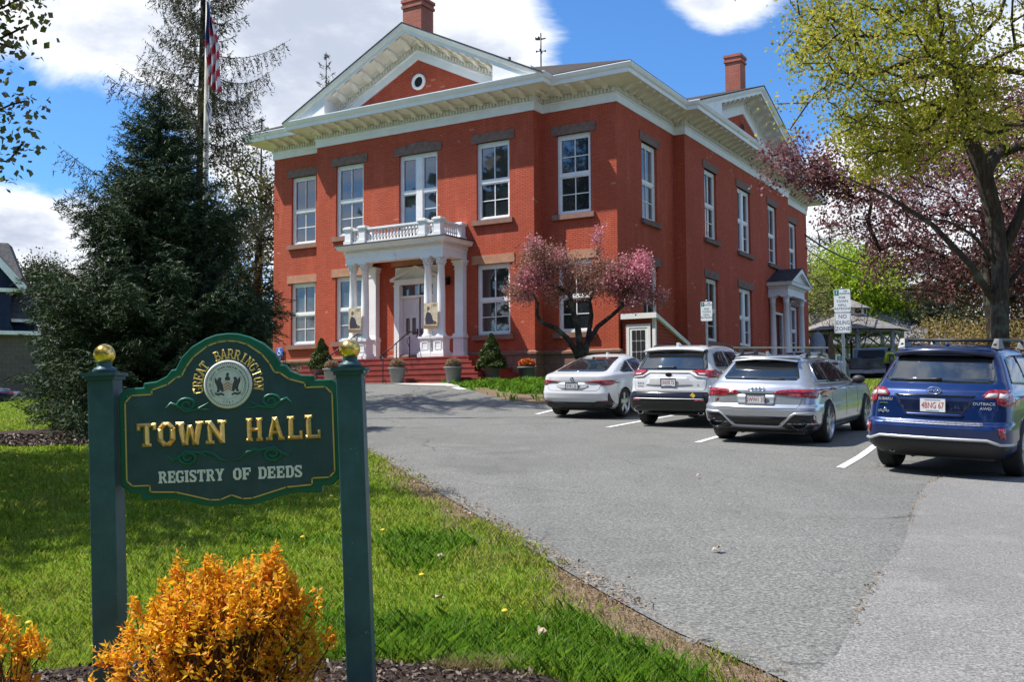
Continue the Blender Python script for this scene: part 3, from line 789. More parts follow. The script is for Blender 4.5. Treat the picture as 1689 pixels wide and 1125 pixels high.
# brackets (little arches) between the paired columns
def column(a, b):
    c = MB(); zb = PZ
    for w_, z0, z1 in ((.56, 0, .14), (.50, .14, .20), (.42, .20, .62), (.47, .62, .67), (.52, .67, .74)): c.box(-w_/2, w_/2, -w_/2, w_/2, z0, z1)
    for sx, sy in ((0, -1), (1, 0), (-1, 0)):                        # framed panel on the pedestal faces
        for q in range(4):
            if sx == 0:
                bx = [(-.14, .14, .27, .30), (-.14, .14, .53, .56), (-.14, -.11, .30, .53), (.11, .14, .30, .53)][q]
                c.box(bx[0], bx[1], -.226, -.208, bx[2], bx[3])
            else:
                bx = [(-.14, .14, .27, .30), (-.14, .14, .53, .56), (-.14, -.11, .30, .53), (.11, .14, .30, .53)][q]
                xa, xb = (.208, .226) if sx > 0 else (-.226, -.208)
                c.box(xa, xb, bx[0], bx[1], bx[2], bx[3])
    o = part(c, 'column', WHITE, M=Matrix.Translation((-a, b, zb)))
    s = MB(); H = Z(5.22)-PZ
    s.lathe([(.20, .742), (.215, .77), (.20, .80), (.17, .82), (.175, .85), (.15, .88), (.148, 1.2), (.145, 2.2), (.122, H-.36), (.14, H-.345), (.14, H-.325), (.122, H-.31)], 20)
    part(s, 'shaft', WHITE, o)
    k = MB(); k.lathe([(.122, H-.31), (.135, H-.2), (.16, H-.12), (.2, H-.065)], 16)
    for j in range(8):
        an = j*math.pi/4
        for zz, rr_, ht in ((H-.30, .125, .11), (H-.19, .14, .10)):
            a2 = an+(0 if zz < H-.25 else math.pi/8); dx, dy = math.cos(a2), math.sin(a2)
            k.tube([(dx*rr_, dy*rr_, zz), (dx*(rr_+.025), dy*(rr_+.025), zz+ht*.7), (dx*(rr_+.07), dy*(rr_+.07), zz+ht)], [.035, .03, .012], 5)
    for sx in (-1, 1):
        for sy in (-1, 1): k.tube([(sx*.1, sy*.1, H-.13), (sx*.16, sy*.16, H-.07), (sx*.17, sy*.17, H-.1)], [.02, .03, .03], 6)
    k.box(-.205, .205, -.205, .205, H-.065, H-.002)
    part(k, 'capital', WHITE, o)
    return o
col0 = column(AC-2.0, -1.95)
for a in (AC-1.43, AC+1.43, AC+2.0):
    c = copy_tree(col0, TH); c.matrix_local = Matrix.Translation((-a, -1.95, PZ))
def pilaster(a):
    p = MB(); H = Z(5.22)-PZ
    def bx(w_, d, z0, z1): p.box(-w_/2, w_/2, -d, .0, z0, z1)
    bx(.56, .36, 0, .14); bx(.5, .33, .14, .2); bx(.44, .29, .2, .74); bx(.52, .34, .74, .82); bx(.46, .3, .82, .90); bx(.36, .24, .90, H-.36); bx(.40, .27, H-.36, H-.32); bx(.37, .25, H-.32, H-.2); bx(.46, .3, H-.2, H-.1); bx(.54, .34, H-.1, H-.02)
    for xx in (-.14, .11): p.box(xx, xx+.03, -.305, -.288, .28, .66)
    for zz in (.28, .63): p.box(-.108, .108, -.305, -.288, zz, zz+.03)
    return part(p, 'pilaster', WHITE, M=Matrix.Translation((-a, PV+.002, PZ)))
pilaster(AC-2.0); pilaster(AC+2.0)
# balustrade
bl = MB(); BZ = Z(5.887); BL = -2.12
for z0, z1, d in ((BZ, BZ+.11, .085), (BZ+.5, BZ+.53, .07), (BZ+.53, BZ+.6, .10)):
    bl.box(-(AC+2.0), -(AC-2.0), BL-d, BL+d, z0, z1)
    for s in (-1, 1): bl.box(-AC+s*2.03-d, -AC+s*2.03+d, BL+d, PV-.002, z0, z1)
for x, y in [(-AC+s*q, BL) for s in (-1, 1) for q in (2.03, 1.36)]+[(-AC+s*2.03, PV-.17) for s in (-1, 1)]:
    for w_, z0, z1 in ((.34, 0, .16), (.27, .16, .55), (.34, .55, .6), (.38, .6, .66), (.30, .66, .69)): bl.box(x-w_/2, x+w_/2, y-w_/2, y+w_/2, BZ+z0-.001, BZ+z1)
BAL = part(bl, 'balustrade', WHITE, PORCH)
bm_ = MB(); bm_.lathe([(.05, 0), (.05, .03), (.03, .05), (.058, .13), (.05, .2), (.025, .29), (.03, .34), (.05, .36), (.05, .39)], 8)
bal0 = bm_.build('baluster', WHITE, BAL)
spots = [(-AC-1.1+2.2*k/15, BL) for k in range(16)]+[(-AC+s*1.70+dx, BL) for s in (-1, 1) for dx in (-.09, .06)]+[(-AC+s*2.03, BL+.28+.132*k) for s in (-1, 1) for k in range(7)]
for i, (x, y) in enumerate(spots):
    o = bal0 if i == 0 else bal0.copy()
    if i: COL.objects.link(o); o.parent = BAL
    o.location = (x, y, BZ+.11)
# door case
dc_ = MB(); yD = PV
for s in (-1, 1): dc_.box(-AC+s*.9-.12, -AC+s*.9+.12, yD-.14, yD+.2, PZ+.1, Z(4.42)); dc_.box(-AC+s*.9-.15, -AC+s*.9+.15, yD-.16, yD+.0, Z(4.42), Z(4.47))
dc_.box(-AC-1.02, -AC+1.02, yD-.13, yD+.2, Z(4.472), Z(4.62))
dc_.box(-AC-1.02, -AC+1.02, yD-.07, yD+.2, Z(4.622), Z(5.14))
for s in (-1, 1):
    dc_.prism([(0, Z(5.16)), (0, Z(5.06)), (s*1.12, Z(4.62)), (s*1.16, Z(4.62)), (s*1.16, Z(4.70))], yD-.22, yD-.071, M=Matrix.Translation((-AC, 0, 0)))
dc_.box(-AC-1.16, -AC+1.16, yD-.215, yD-.075, Z(4.60), Z(4.66))
dc_.box(-AC-.78, -AC+.78, yD+.0, yD+.2, Z(3.98), Z(4.06)); dc_.box(-AC-.02, -AC+.02, yD+.02, yD+.2, Z(4.06), Z(4.47))
CASE = part(dc_, 'door_case', WHITE)
part(MB().box(-AC-.78, -AC+.78, yD+.1, yD+.12, Z(4.06), Z(4.47)), 'transom_pane', GLASS, CASE)
part(MB().box(-9.19, -6.71, yD-.03, yD+.1, Z(5.2), Z(5.5)), 'door_lintel', LINTEL_PALE, CASE)
part(MB().box(-AC-.78, -AC+.78, yD-.1, yD+.24, PZ+.0, PZ+.1), 'threshold', SILLSTONE, CASE)
part(MB().add([(-AC-.8, yD+.235, PZ), (-AC+.8, yD+.235, PZ), (-AC+.8, yD+.235, Z(4.5)), (-AC-.8, yD+.235, Z(4.5))], [(0, 1, 2, 3)]), 'dark_hall', DARK, CASE)
DOORWHITE = simple('door_paint', (.70, .66, .68), .5, var=.04)
def door_leaf(x0, x1, z0, z1, y, rot=0, side=-1):
    d = MB(); W_ = x1-x0
    d.box(0, W_, .0, .05, 0, z1-z0)
    for a, b in ((.1, W_/2-.04), (W_/2+.04, W_-.1)):
        for c, e_ in ((.18, .72), (1.62, 2.0)):
            for q in ((a, b, c, c+.025), (a, b, e_-.025, e_), (a, a+.025, c+.025, e_-.025), (b-.025, b, c+.025, e_-.025)): d.box(q[0], q[1], -.014, .002, q[2], q[3])
    o = part(d, 'door', DOORWHITE, M=Matrix.Translation((x0, y, z0)) @ Matrix.Rotation(R(rot), 4, 'Z'))
    g_ = MB()
    for a, b in ((.14, W_/2-.06), (W_/2+.06, W_-.14)): g_.box(a, b, -.006, .01, .86, 1.5)
    part(g_, 'pane', GLASS, o)
    h = MB(); hx = W_-.06 if side < 0 else .06; h.box(hx-.02, hx+.02, -.03, .0, .86, 1.08); h.tube([(hx, -.03, .95), (hx, -.07, .95), (hx-.09*side*-1, -.07, .95)], .012, 6); part(h, 'handle', IRON, o)
door_leaf(-AC-.77, -AC-.035, PZ+.1, Z(3.98), yD+.11, 0, -1)
door_leaf(-AC+.03, -AC+.77, PZ+.1, Z(3.98), yD+.13, 0, 1)
# iron handrails
def rail(a):
    m = MB(); x = -a
    top = [(x, -2.0, PZ+.92), (x, -2.35, PZ+.92), (x, -3.9, PZ-.80+.82)]
    m.tube(top, .022, 8); m.tube([(x, -2.0, PZ+.92), (x, -1.9, PZ+.88), (x, -1.88, PZ+.8), (x, -1.95, PZ+.76)], .02, 8)
    m.tube([(x, -3.9, PZ+.02), (x, -3.98, PZ-.04), (x, -3.96, PZ-.12), (x, -3.88, PZ-.12)], .02, 8)
    for y, z0, z1 in ((-2.33, 0, .92), (-3.85, -.99, .05), (-3.1, -.4, .47)): m.tube([(x, y, PZ+z0), (x, y, PZ+z1)], .018, 8)
    m.tube([(x, -2.33, PZ+.35), (x, -2.5, PZ+.6), (x, -2.33, PZ+.75)], .012, 6)
    part(m, 'handrail', IRON)
rail(9.45); rail(7.05)
wl = MB(); wl.box(-.06, .06, -.1, 0, 0, .3); wl.tube([(0, -.1, .2), (0, -.2, .25)], .02, 6); wl.lathe([(.02, .1), (.08, .02), (.07, -.12), (.02, -.16)], 10, c=(0, -.2, .15)); part(wl, 'wall_lamp', IRON, M=Matrix.Translation((-6.55, PV, Z(4.35))))

# ---------------- basement stair cover beside the corner
CLAP = brick_mat('red_clapboard', (.36, .07, .045), (.33, .062, .04), (.12, .025, .018), None, (40, .115), .012)
vb = MB(); x0, x1 = .09, 1.28
side = [(.12, -.5), (.12, Z(2.82)), (2.95, Z(2.02)), (2.95, -.5)]
vb.prism(side, x0, x1, axis='x')
ENT = part(vb, 'stair_cover', CLAP)
tr = MB()
tr.prism([(-.02, Z(2.80)), (-.02, Z(2.98)), (3.1, Z(2.10)), (3.1, Z(1.95)), (.14, Z(2.80))], x0-.001, x1+.1, axis='x')
tr.box(x1-.10, x1+.015, .10, .20, -.5, Z(2.79)); tr.box(x0+.16, x0+.26, .07, .13, -.4, Z(2.62)); tr.box(x0+.93, x0+1.03, .07, .13, -.4, Z(2.62)); tr.box(x0+.26, x0+.93, .07, .13, Z(2.5), Z(2.62))
part(tr, 'trim', WHITE, ENT)
sd = MB().box(x0+.26, x0+.93, .085, .118, -.4, Z(2.5)); sdo = part(sd, 'basement_door', WHITE, ENT)
gl = MB()
for i in range(3):
    for j in range(4): gl.box(x0+.36+i*.165, x0+.36+i*.165+.14, .075, .1, Z(.97)+j*.37, Z(.97)+j*.37+.335)
part(gl, 'pane', DARK, ENT)
# ---------------- side porch
sp_ = MB(); xo = 1.25; b0, b1 = 16.1, 18.75
UO2 = [(PS, b1+.14), (xo+.14, b1+.14), (xo+.14, b0-.14), (PS, b0-.14)]
sweep(UO2[::1], [(-.3, Z(5.0)), (0, Z(5.0)), (0, Z(5.32)), (.05, Z(5.36)), (.07, Z(5.42)), (.24, Z(5.46)), (.26, Z(5.58)), (.3, Z(5.62))], closed=False, mb=sp_)
bc = (b0+b1)/2; hwp = (b1-b0)/2+.44
for s in (-1, 1):
    v = [(xo+.44, bc, Z(6.36)), (xo+.44, bc+s*hwp, Z(5.62)), (xo+.44, bc+s*(hwp-.25), Z(5.62)), (xo+.44, bc, Z(6.16))]
    v2 = [(xo+.2, y, z) for _, y, z in v]
    sp_.add(v+v2, [(0, 1, 2, 3), (0, 4, 5, 1), (3, 2, 6, 7)])
sp_.prism([(bc-hwp+.2, Z(5.61)), (bc+hwp-.2, Z(5.61)), (bc, Z(6.2))], xo+.1, xo+.26, axis='x')
sp_.box(PS, xo+.13, b0-.1, b1+.1, Z(5.3), Z(5.34))
SPORCH = part(sp_, 'side_porch', WHITE)
rf = MB()
for s in (-1, 1):
    v = [(xo+.46, bc, Z(6.40)), (xo+.46, bc+s*(hwp+.03), Z(5.635)), (PS, bc+s*(hwp+.03), Z(5.635)), (PS, bc, Z(6.40))]
    rf.add(v, [(0, 1, 2, 3)])
part(rf, 'porch_roof_slope', SLATE, SPORCH)
for x, b in ((PS+.16, b0), (xo, b0), (xo, b1), (PS+.16, b1)):
    m = MB(); H = 3.9
    m.box(-.2, .2, -.2, .2, Z(1.1)-Z(1.1), .12); m.lathe([(.19, .12), (.2, .16), (.16, .2), (.155, .25), (.15, 1.6), (.125, H-.35), (.15, H-.33), (.13, H-.3), (.15, H-.15), (.2, H-.08)], 16); m.box(-.21, .21, -.21, .21, H-.08, H-.002)
    part(m, 'porch_column', WHITE, SPORCH, M=Matrix.Translation((x, b, Z(1.1))))
part(MB().box(PS, xo+.5, b0-.5, b1+.5, -.6, Z(1.1)), 'porch_floor', REDPAINT, SPORCH)
dd = MB().box(PS-.2, PS-.15, SDOOR[0], SDOOR[1], SDOOR[2], SDOOR[3]); part(dd, 'side_door', simple('dark_red_door', (.10, .02, .018), .5), SPORCH)
dd = MB()
for q in ((SDOOR[0]-.1, SDOOR[0], SDOOR[2], SDOOR[3]+.1), (SDOOR[1], SDOOR[1]+.1, SDOOR[2], SDOOR[3]+.1), (SDOOR[0], SDOOR[1], SDOOR[3], SDOOR[3]+.1)): dd.box(PS-.1, PS+.06, *q)
part(dd, 'door_frame', WHITE, SPORCH)
def th_world(a, b, ze): p = C0+Av*a+Bv*b; return Vector((p.x, p.y, ze+EYE))
# ------------------------------------------------------------------ lettering
def font_mesh(txt, size, extrude=.0, align='CENTER', spacing=1.0):
    cu = bpy.data.curves.new('t', 'FONT'); cu.body = txt; cu.size = size; cu.extrude = extrude; cu.align_x = align; cu.align_y = 'CENTER'; cu.space_character = spacing; cu.resolution_u = 2
    o = bpy.data.objects.new('t', cu); COL.objects.link(o)
    dg = bpy.context.evaluated_depsgraph_get(); dg.update()
    me = bpy.data.meshes.new_from_object(o.evaluated_get(dg))
    bpy.data.objects.remove(o); bpy.data.curves.remove(cu)
    return [tuple(v.co) for v in me.vertices], [tuple(p.vertices) for p in me.polygons]
XZ = Matrix(((1, 0, 0, 0), (0, 0, -1, 0), (0, 1, 0, 0), (0, 0, 0, 1)))     # text plane xy -> xz, facing -y
def add_text(mb, txt, size, x, y, z, mi=0, rot=0, extrude=.0005, spacing=1., sx=1., M=None):
    v, f = font_mesh(txt, size, extrude, spacing=spacing)
    T = Matrix.Translation((x, y, z)) @ Matrix.Rotation(-R(rot), 4, 'Y') @ XZ @ Matrix.Diagonal((sx, 1, 1, 1))
    if M is not None: T = M @ T
    mb.add([tuple(T @ Vector(p)) for p in v], f, mi)
# slab-serif letters as strokes (x0,y0,x1,y1,width); unit height
def glyphs():
    t = .2; s = .12
    G = {}
    def V(x, a=0, b=1, w=t): return (x, a, x, b, w)
    def Hs(x, y, hw=.17): return (x-hw, y, x+hw, y, s)
    top, bot = 1-s/2, s/2
    def stem(x, hw=.17): return [V(x), Hs(x, top, hw), Hs(x, bot, hw)]
    octo = lambda x0, x1, w=t: [(x0+t/2, .22, x0+t/2, .78, t), (x1-t/2, .22, x1-t/2, .78, t), (x0+.24, 1-.07, x1-.24, 1-.07, .14), (x0+.24, .07, x1-.24, .07, .14),
        (x0+.08, .73, x0+.29, .96, .17), (x1-.08, .73, x1-.29, .96, .17), (x0+.08, .27, x0+.29, .04, .17), (x1-.08, .27, x1-.29, .04, .17)]
    G['I'] = (.42, stem(.21, .2))
    G['T'] = (.84, [V(.42), Hs(.42, bot, .2), (.03, 1-.07, .81, 1-.07, .14), (.08, .70, .08, 1, .13), (.76, .70, .76, 1, .13)])
    G['O'] = (.72, octo(0, .72))
    G['W'] = (1.16, [(.16, 1, .35, 0, .2), (.58, .86, .37, 0, .16), (.58, .86, .79, 0, .16), (1.0, 1, .81, 0, .2), Hs(.16, top, .19), Hs(1.0, top, .19), (.22, .07, .50, .07, .14), (.66, .07, .94, .07, .14)])
    G['N'] = (.92, [V(.19, 0, 1, .17), V(.73, 0, 1, .17), (.17, .95, .75, .05, .19), Hs(.19, bot, .19), (.0, top, .3, top, s), Hs(.73, top, .19)])
    G['H'] = (.90, stem(.2)+stem(.70)+[(.2, .5, .7, .5, .14)])
    G['A'] = (.94, [(.47, 1, .18, .03, .18), (.47, 1, .76, .03, .2), (.28, .33, .66, .33, .12), Hs(.17, bot, .17), Hs(.77, bot, .17), (.32, top, .62, top, s)])
    G['L'] = (.78, [V(.2), Hs(.2, top, .19), (.02, .07, .76, .07, .14), (.70, 0, .70, .36, .13)])
    G['E'] = (.78, [V(.2), (.02, 1-.07, .74, 1-.07, .14), (.02, .07, .76, .07, .14), (.2, .5, .54, .5, .13), (.69, .68, .69, 1, .12), (.70, 0, .70, .34, .12), (.52, .36, .52, .64, .1)])
    G['F'] = (.76, [V(.2), (.02, 1-.07, .74, 1-.07, .14), Hs(.2, bot, .19), (.2, .48, .54, .48, .13), (.69, .64, .69, 1, .12), (.52, .34, .52, .62, .1)])
    G['D'] = (.80, [V(.2), (.02, 1-.07, .52, 1-.07, .14), (.02, .07, .52, .07, .14), (.70, .26, .70, .74, .2), (.48, .97, .75, .70, .17), (.48, .03, .75, .30, .17)])
    G['B'] = (.80, [V(.2), (.02, 1-.07, .52, 1-.07, .14), (.02, .07, .54, .07, .14), (.2, .52, .56, .52, .13), (.66, .62, .66, .86, .18), (.70, .16, .70, .42, .19), (.48, .97, .70, .82, .14), (.5, .03, .74, .2, .15), (.52, .54, .70, .68, .12), (.54, .5, .74, .38, .13)])
    G['R'] = (.88, [V(.2), Hs(.2, bot, .19), (.02, 1-.07, .52, 1-.07, .14), (.2, .48, .56, .48, .13), (.66, .60, .66, .84, .18), (.48, .97, .70, .80, .15), (.52, .49, .70, .64, .13), (.48, .5, .74, .04, .18), (.62, .06, .88, .06, s)])
    G['G'] = (.80, octo(0, .76)[:1]+[(.24, .93, .56, .93, .14), (.24, .07, .54, .07, .14), (.08, .73, .29, .96, .17), (.08, .27, .29, .04, .17), (.66, .68, .66, 1, .13), (.54, .96, .68, .8, .13), (.66, .05, .66, .44, .17), (.46, .44, .80, .44, .12), (.5, .04, .66, .2, .13)])
    G['S'] = (.70, [(.2, .93, .5, .93, .14), (.2, .07, .52, .07, .14), (.10, .62, .10, .86, .17), (.60, .14, .60, .40, .18), (.06, .80, .25, .97, .14), (.10, .68, .56, .36, .19), (.64, .2, .48, .03, .14), (.6, .70, .6, 1, .12), (.09, 0, .09, .3, .12), (.48, .96, .62, .82, .12), (.06, .16, .24, .03, .12)])
    G['Y'] = (.88, [(.44, 0, .44, .46, .2), Hs(.44, bot, .2), (.17, .98, .44, .42, .19), (.71, .98, .44, .42, .18), Hs(.17, top, .17), Hs(.71, top, .17)])
    return G
GL = glyphs()
_gk = [0]
def stroke(mb, s, ridge, Mx, depth):
    x0, y0, x1, y1, w_ = s
    p = Vector((x0, y0)); q = Vector((x1, y1)); d = (q-p); L = d.length; d.normalize(); n = Vector((-d.y, d.x))*w_/2
    _gk[0] = (_gk[0]+1) % 7
    if ridge:
        h = min(w_/2, L/2)
        c = [p-n, q-n, q+n, p+n]; r_ = [p+d*h, q-d*h]
        dz = w_*ridge
        v = [(a.x, 0, a.y) for a in c]+[(a.x, -depth, a.y) for a in c]+[(a.x, -depth-dz, a.y) for a in r_]
        f = [(0, 1, 5, 4), (1, 2, 6, 5), (2, 3, 7, 6), (3, 0, 4, 7), (4, 5, 9, 8), (5, 6, 9), (6, 7, 8, 9), (7, 4, 8)]
    else:
        dep = depth+_gk[0]*.012
        c = [p-n, q-n, q+n, p+n]
        v = [(a.x, 0, a.y) for a in c]+[(a.x, -dep, a.y) for a in c]
        f = [(0, 1, 5, 4), (1, 2, 6, 5), (2, 3, 7, 6), (3, 0, 4, 7), (4, 5, 6, 7)]
    mb.add(v, f, 0, False, Mx)
def slab_word(mb, txt, h, x0, x1, zb, y, ridge=0., depth=.04, gap=.09, word=.45, fat=1.22):
    tot = sum(GL[ch][0] if ch != ' ' else word for ch in txt)+gap*(len(txt)-1)
    sx = (x1-x0)/tot; x = x0
    for ch in txt:
        if ch == ' ': x += (word+gap)*sx; continue
        Mx = Matrix.Translation((x, y, zb)) @ Matrix.Diagonal((sx, h, h, 1))
        for s in GL[ch][1]: stroke(mb, s[:4]+(s[4]*fat,), ridge, Mx, depth)
        x += (GL[ch][0]+gap)*sx

# ------------------------------------------------------------------ the town hall sign
SGX, SGY, SGZ = -1.285, 4.6, 1.545
gs = g(SGX, SGY)
SG = empty('town_sign', (SGX, SGY, gs), 0, 'dark teal carved board lettered TOWN HALL between two posts with gold balls', 'sign')
LEAN = Matrix.Rotation(R(-2.3), 4, 'Y')
SGM = Matrix.Translation((0, 0, SGZ-gs)) @ LEAN        # board centre frame
def tealmat(name, c, r=.42):
    t = NT(name); co = t.objco(); nz = t.noise(co, 7, 6, .7)
    cc = t.ramp(nz, [(.34, tuple(x*.72 for x in c)), (.6, c), (.78, tuple(min(1, x*1.25+.004) for x in c))])
    st = t.noise(t.n('ShaderNodeMapping', {'Vector': co, 'Scale': (9, 9, 1.2)}).outputs[0], 6, 5, .7)
    cc = t.mix(t.math('MULTIPLY', t.step(st, .56, .8), .4), cc, (.11, .15, .15))
    chip = t.noise(co, 38, 3, .6)
    cc = t.mix(t.math('MULTIPLY', t.step(chip, .71, .74), .6), cc, (.28, .31, .30))
    return t.out(t.pbr(cc, r, 0, .4, t.bump(nz, .12, .01)))
TEAL = tealmat('post_teal', (.036, .10, .125)); FIELD = tealmat('field_teal', (.034, .078, .10)); SGREEN = tealmat('border_green', (.006, .125, .08), .38)
CARVE = tealmat('carved_green', (.010, .135, .095), .4)
t = NT('gold_leaf'); co = t.objco(); nz = t.noise(co, 55, 4, .6)
GOLD = t.out(t.pbr(t.ramp(nz, [(.3, (.66, .43, .12)), (.7, (.86, .63, .24))]), .36, .65, .5, t.bump(nz, .18, .004)))
t = NT('gold_ball_leaf'); co = t.objco(); nz = t.noise(co, 18, 5, .65)
GOLDB = t.out(t.pbr(t.ramp(nz, [(.32, (.50, .27, .04)), (.5, (.85, .55, .12)), (.72, (.95, .74, .32))]), .22, .92, .5, t.bump(nz, .25, .006)))
GOLDL = simple('gold_paint', (.62, .42, .13), .4, .35)
outer = [(0, .381), (.05, .377), (.098, .362), (.162, .328), (.21, .282), (.236, .235), (.24, .226), (.258, .226), (.282, .197), (.33, .175), (.388, .170), (.388, .150), (.47, .149), (.503, .117),
         (.503, -.293), (.475, -.312), (.46, -.330), (.408, -.331), (.408, -.363), (.33, -.360), (.28, -.357), (.21, -.374), (.115, -.400), (.06, -.405), (0, -.396)]
inner = [(0, .345), (.045, .340), (.09, .325), (.156, .277), (.19, .233), (.211, .192), (.236, .188), (.275, .158), (.348, .136), (.348, .116), (.44, .115), (.47, .084),
         (.47, -.270), (.445, -.294), (.366, -.295), (.366, -.324), (.25, -.330), (.095, -.372), (.05, -.373), (0, -.354)]
def mirror(p): return p+[(-x, z) for x, z in p[::-1] if abs(x) > 1e-6]
def refine(p, n=1): return p
bo = MB(); bo.prism(mirror(outer), -.022, .022); BOARD = bo.build('board', SGREEN, SG, M=SGM)
bv = BOARD.modifiers.new('edge', 'BEVEL'); bv.width = .006; bv.segments = 2; bv.limit_method = 'ANGLE'
MB().prism(mirror(inner), -.0262, -.0225).build('field', FIELD, BOARD)
gl = MB(); pts = mirror(inner); pts = pts+pts[:1]
for a, b in zip(pts[:-1], pts[1:]):
    a = Vector(a); b = Vector(b); d = (b-a).normalized(); n = Vector((-d.y, d.x))*.0032
    a2 = a-d*.0028; b2 = b+d*.0028
    gl.add([(q.x, y, q.y) for y in (-.0240, -.0285) for q in (a2-n, b2-n, b2+n, a2+n)], [(4, 5, 6, 7), (0, 1, 5, 4), (1, 2, 6, 5), (2, 3, 7, 6), (3, 0, 4, 7)])
gl.build('gold_line', GOLDL, BOARD, fix=False)
for wd_, xa_, xb_, zb_, gp_ in (('TOWN', -.42, -.012, -.119, .07), ('HALL', .072, .412, -.115, .12)):
    tw = MB(); slab_word(tw, wd_, .104, xa_, xb_, zb_, -.026, .55, .05, gp_); tw.build('gold_lettering', GOLD, BOARD, fix=False)
for wd_, xa_, xb_, gp_ in (('REGISTRY', -.327, -.03, .08), ('OF', .012, .09, .08), ('DEEDS', .124, .322, .10)):
    rw = MB(); slab_word(rw, wd_, .052, xa_, xb_, -.287, -.0262, 0, .03, gp_); rw.build('white_lettering', SIGNWHITE, BOARD, fix=False)
def arc_word(txt, a0, a1, rad, h, cx, cz, wmul):
    n = len(txt); ar = MB()
    for i, ch in enumerate(txt):
        an = a0+(a1-a0)*i/(n-1); gw = GL[ch][0]*wmul
        Mx = Matrix.Translation((cx+rad*math.sin(R(an)), -.0262, cz+rad*math.cos(R(an)))) @ Matrix.Rotation(R(an), 4, 'Y') @ Matrix.Translation((-gw/2, 0, 0)) @ Matrix.Diagonal((wmul, .045, .045, 1))
        for s in GL[ch][1]: stroke(ar, s[:4]+(s[4]*1.0,), .3, Mx, .03)
    ar.build('arched_lettering', GOLD, BOARD, fix=False)
arc_word('GREAT', -99, -50, .1165, .045, 0, .146, .036); arc_word('BARRINGTON', -20, 97, .1165, .045, 0, .146, .034)
# seal
se = MB(); n = 48; cz = .146
se.lathe([(.110, .0), (.110, .008), (.104, .012)], 48)
Mse = Matrix.Translation((0, -.024, cz)) @ Matrix.Rotation(R(90), 4, 'X')
SEALO = se.build('seal', simple('seal_silver', (.70, .71, .73), .5, .1, var=.06, vs=30), BOARD, M=Mse)
sk = MB(); INK = simple('seal_ink', (.06, .065, .075), .6); yS = -.0365
def annulus(mb, r0, r1, y, seg=64, cz_=cz):
    for i in range(seg):
        a0, a1 = 2*math.pi*i/seg, 2*math.pi*(i+1)/seg
        mb.add([(r*math.cos(a), y, cz_+r*math.sin(a)) for r, a in ((r0, a0), (r1, a0), (r1, a1), (r0, a1))], [(0, 1, 2, 3)])
for i in range(64):
    a0, a1 = 2*math.pi*i/64, 2*math.pi*(i+.55)/64
    sk.add([(r*math.cos(a), yS, cz+r*math.sin(a)) for r, a in ((.093, a0), (.098, a0), (.098, a1), (.093, a1))], [(0, 1, 2, 3)])
annulus(sk, .0665, .0675, yS)
def ring_text(txt, a0, a1, rad, size, flip=False):
    for i, ch in enumerate(txt):
        if ch == ' ': continue
        an = a0+(a1-a0)*i/(len(txt)-1)
        add_text(sk, ch, size, rad*math.sin(R(an)), yS, cz+rad*math.cos(R(an)), rot=-an if not flip else 180-an)
ring_text('TOWN OF GREAT BARRINGTON MASSACHUSETTS', -128, 128, .080, .0145)
ring_text('1761', 194, 166, .081, .016, True)
# supporters and crest as dark silhouettes
for sg in (-1, 1):
    body = [(.018, -.03), (.022, .0), (.03, .016), (.026, .028), (.034, .034), (.042, .03), (.045, .02), (.058, .034), (.058, .012), (.05, -.005), (.047, -.02), (.052, -.036), (.04, -.034), (.034, -.022), (.028, -.034)]
    sk.add([(sg*x, yS-.0002, cz+z) for x, z in body], [tuple(range(len(body)))])
    sc = [(.016, -.044), (.03, -.036), (.046, -.040), (.06, -.034), (.058, -.044), (.044, -.050), (.03, -.046), (.018, -.052)]
    sk.add([(sg*x, yS-.0004, cz+z) for x, z in sc], [tuple(range(len(sc)))])
for q in ([(-.011, .018), (.011, .018), (.012, .028), (.006, .036), (-.006, .036), (-.012, .028)], [(-.006, .037), (.004, .037), (.008, .046), (.003, .056), (-.002, .05), (-.007, .048)]):
    sk.add([(x, yS, cz+z) for x, z in q], [tuple(range(len(q)))])
sk.build('seal_emblem', INK, BOARD, fix=False)
sh = MB()
sh.add([(x, yS-.0006, cz+z) for x, z in ((-.019, .016), (.019, .016), (.019, -.012), (.012, -.026), (0, -.034), (-.012, -.026), (-.019, -.012))], [tuple(range(7))], 0)
for k in range(3):
    z = .006-k*.0125
    sh.add([(x, yS-.0012, cz+q) for x, q in ((-.0185, z-.008), (0, z+.006), (.0185, z-.008), (.0185, z-.013), (0, z), (-.0185, z-.013))], [(0, 1, 4, 5), (1, 2, 3, 4)], 1)
sh.build('shield', [simple('shield_white', (.6, .58, .56), .6), simple('chevron_red', (.55, .16, .11), .6)], BOARD, fix=False)
# carved scrolls
cs = MB()
def spiral(cx, cz_, r0, turns, sg, up):
    pts = []
    for i in range(int(turns*14)+1):
        a = i/14*2*math.pi; r = r0*(1-i/(turns*14)*.78)
        pts.append((cx+sg*r*math.cos(a)*1.35, -.027, cz_+up*r*math.sin(a)))
    return pts
for sg in (-1, 1):
    for zc_, up in ((.062, 1), (-.178, -1)):
        s1 = spiral(sg*.19, zc_, .032, 1.6, sg, up)
        cs.tube(s1, [.0075]*len(s1), 6)
        cs.tube([(sg*.285, -.027, zc_-.012*up), (sg*.262, -.027, zc_+.010*up), (sg*.235, -.027, zc_-.002*up), (sg*.20, -.027, zc_-.03*up), (sg*.14, -.027, zc_-.022*up), (sg*.09, -.027, zc_+.006*up)], [.004, .007, .008, .008, .007, .003], 6)
        cs.tube([(sg*.14, -.027, zc_-.02*up), (sg*.11, -.027, zc_-.026*up), (sg*.085, -.027, zc_-.026*up)], [.006, .007, .003], 6)
        if up < 0: cs.tube([(sg*.12, -.027, zc_+.022), (sg*.08, -.027, zc_+.016), (sg*.045, -.027, zc_-.014), (sg*.01, -.027, zc_-.022)], [.004, .008, .007, .003], 6)
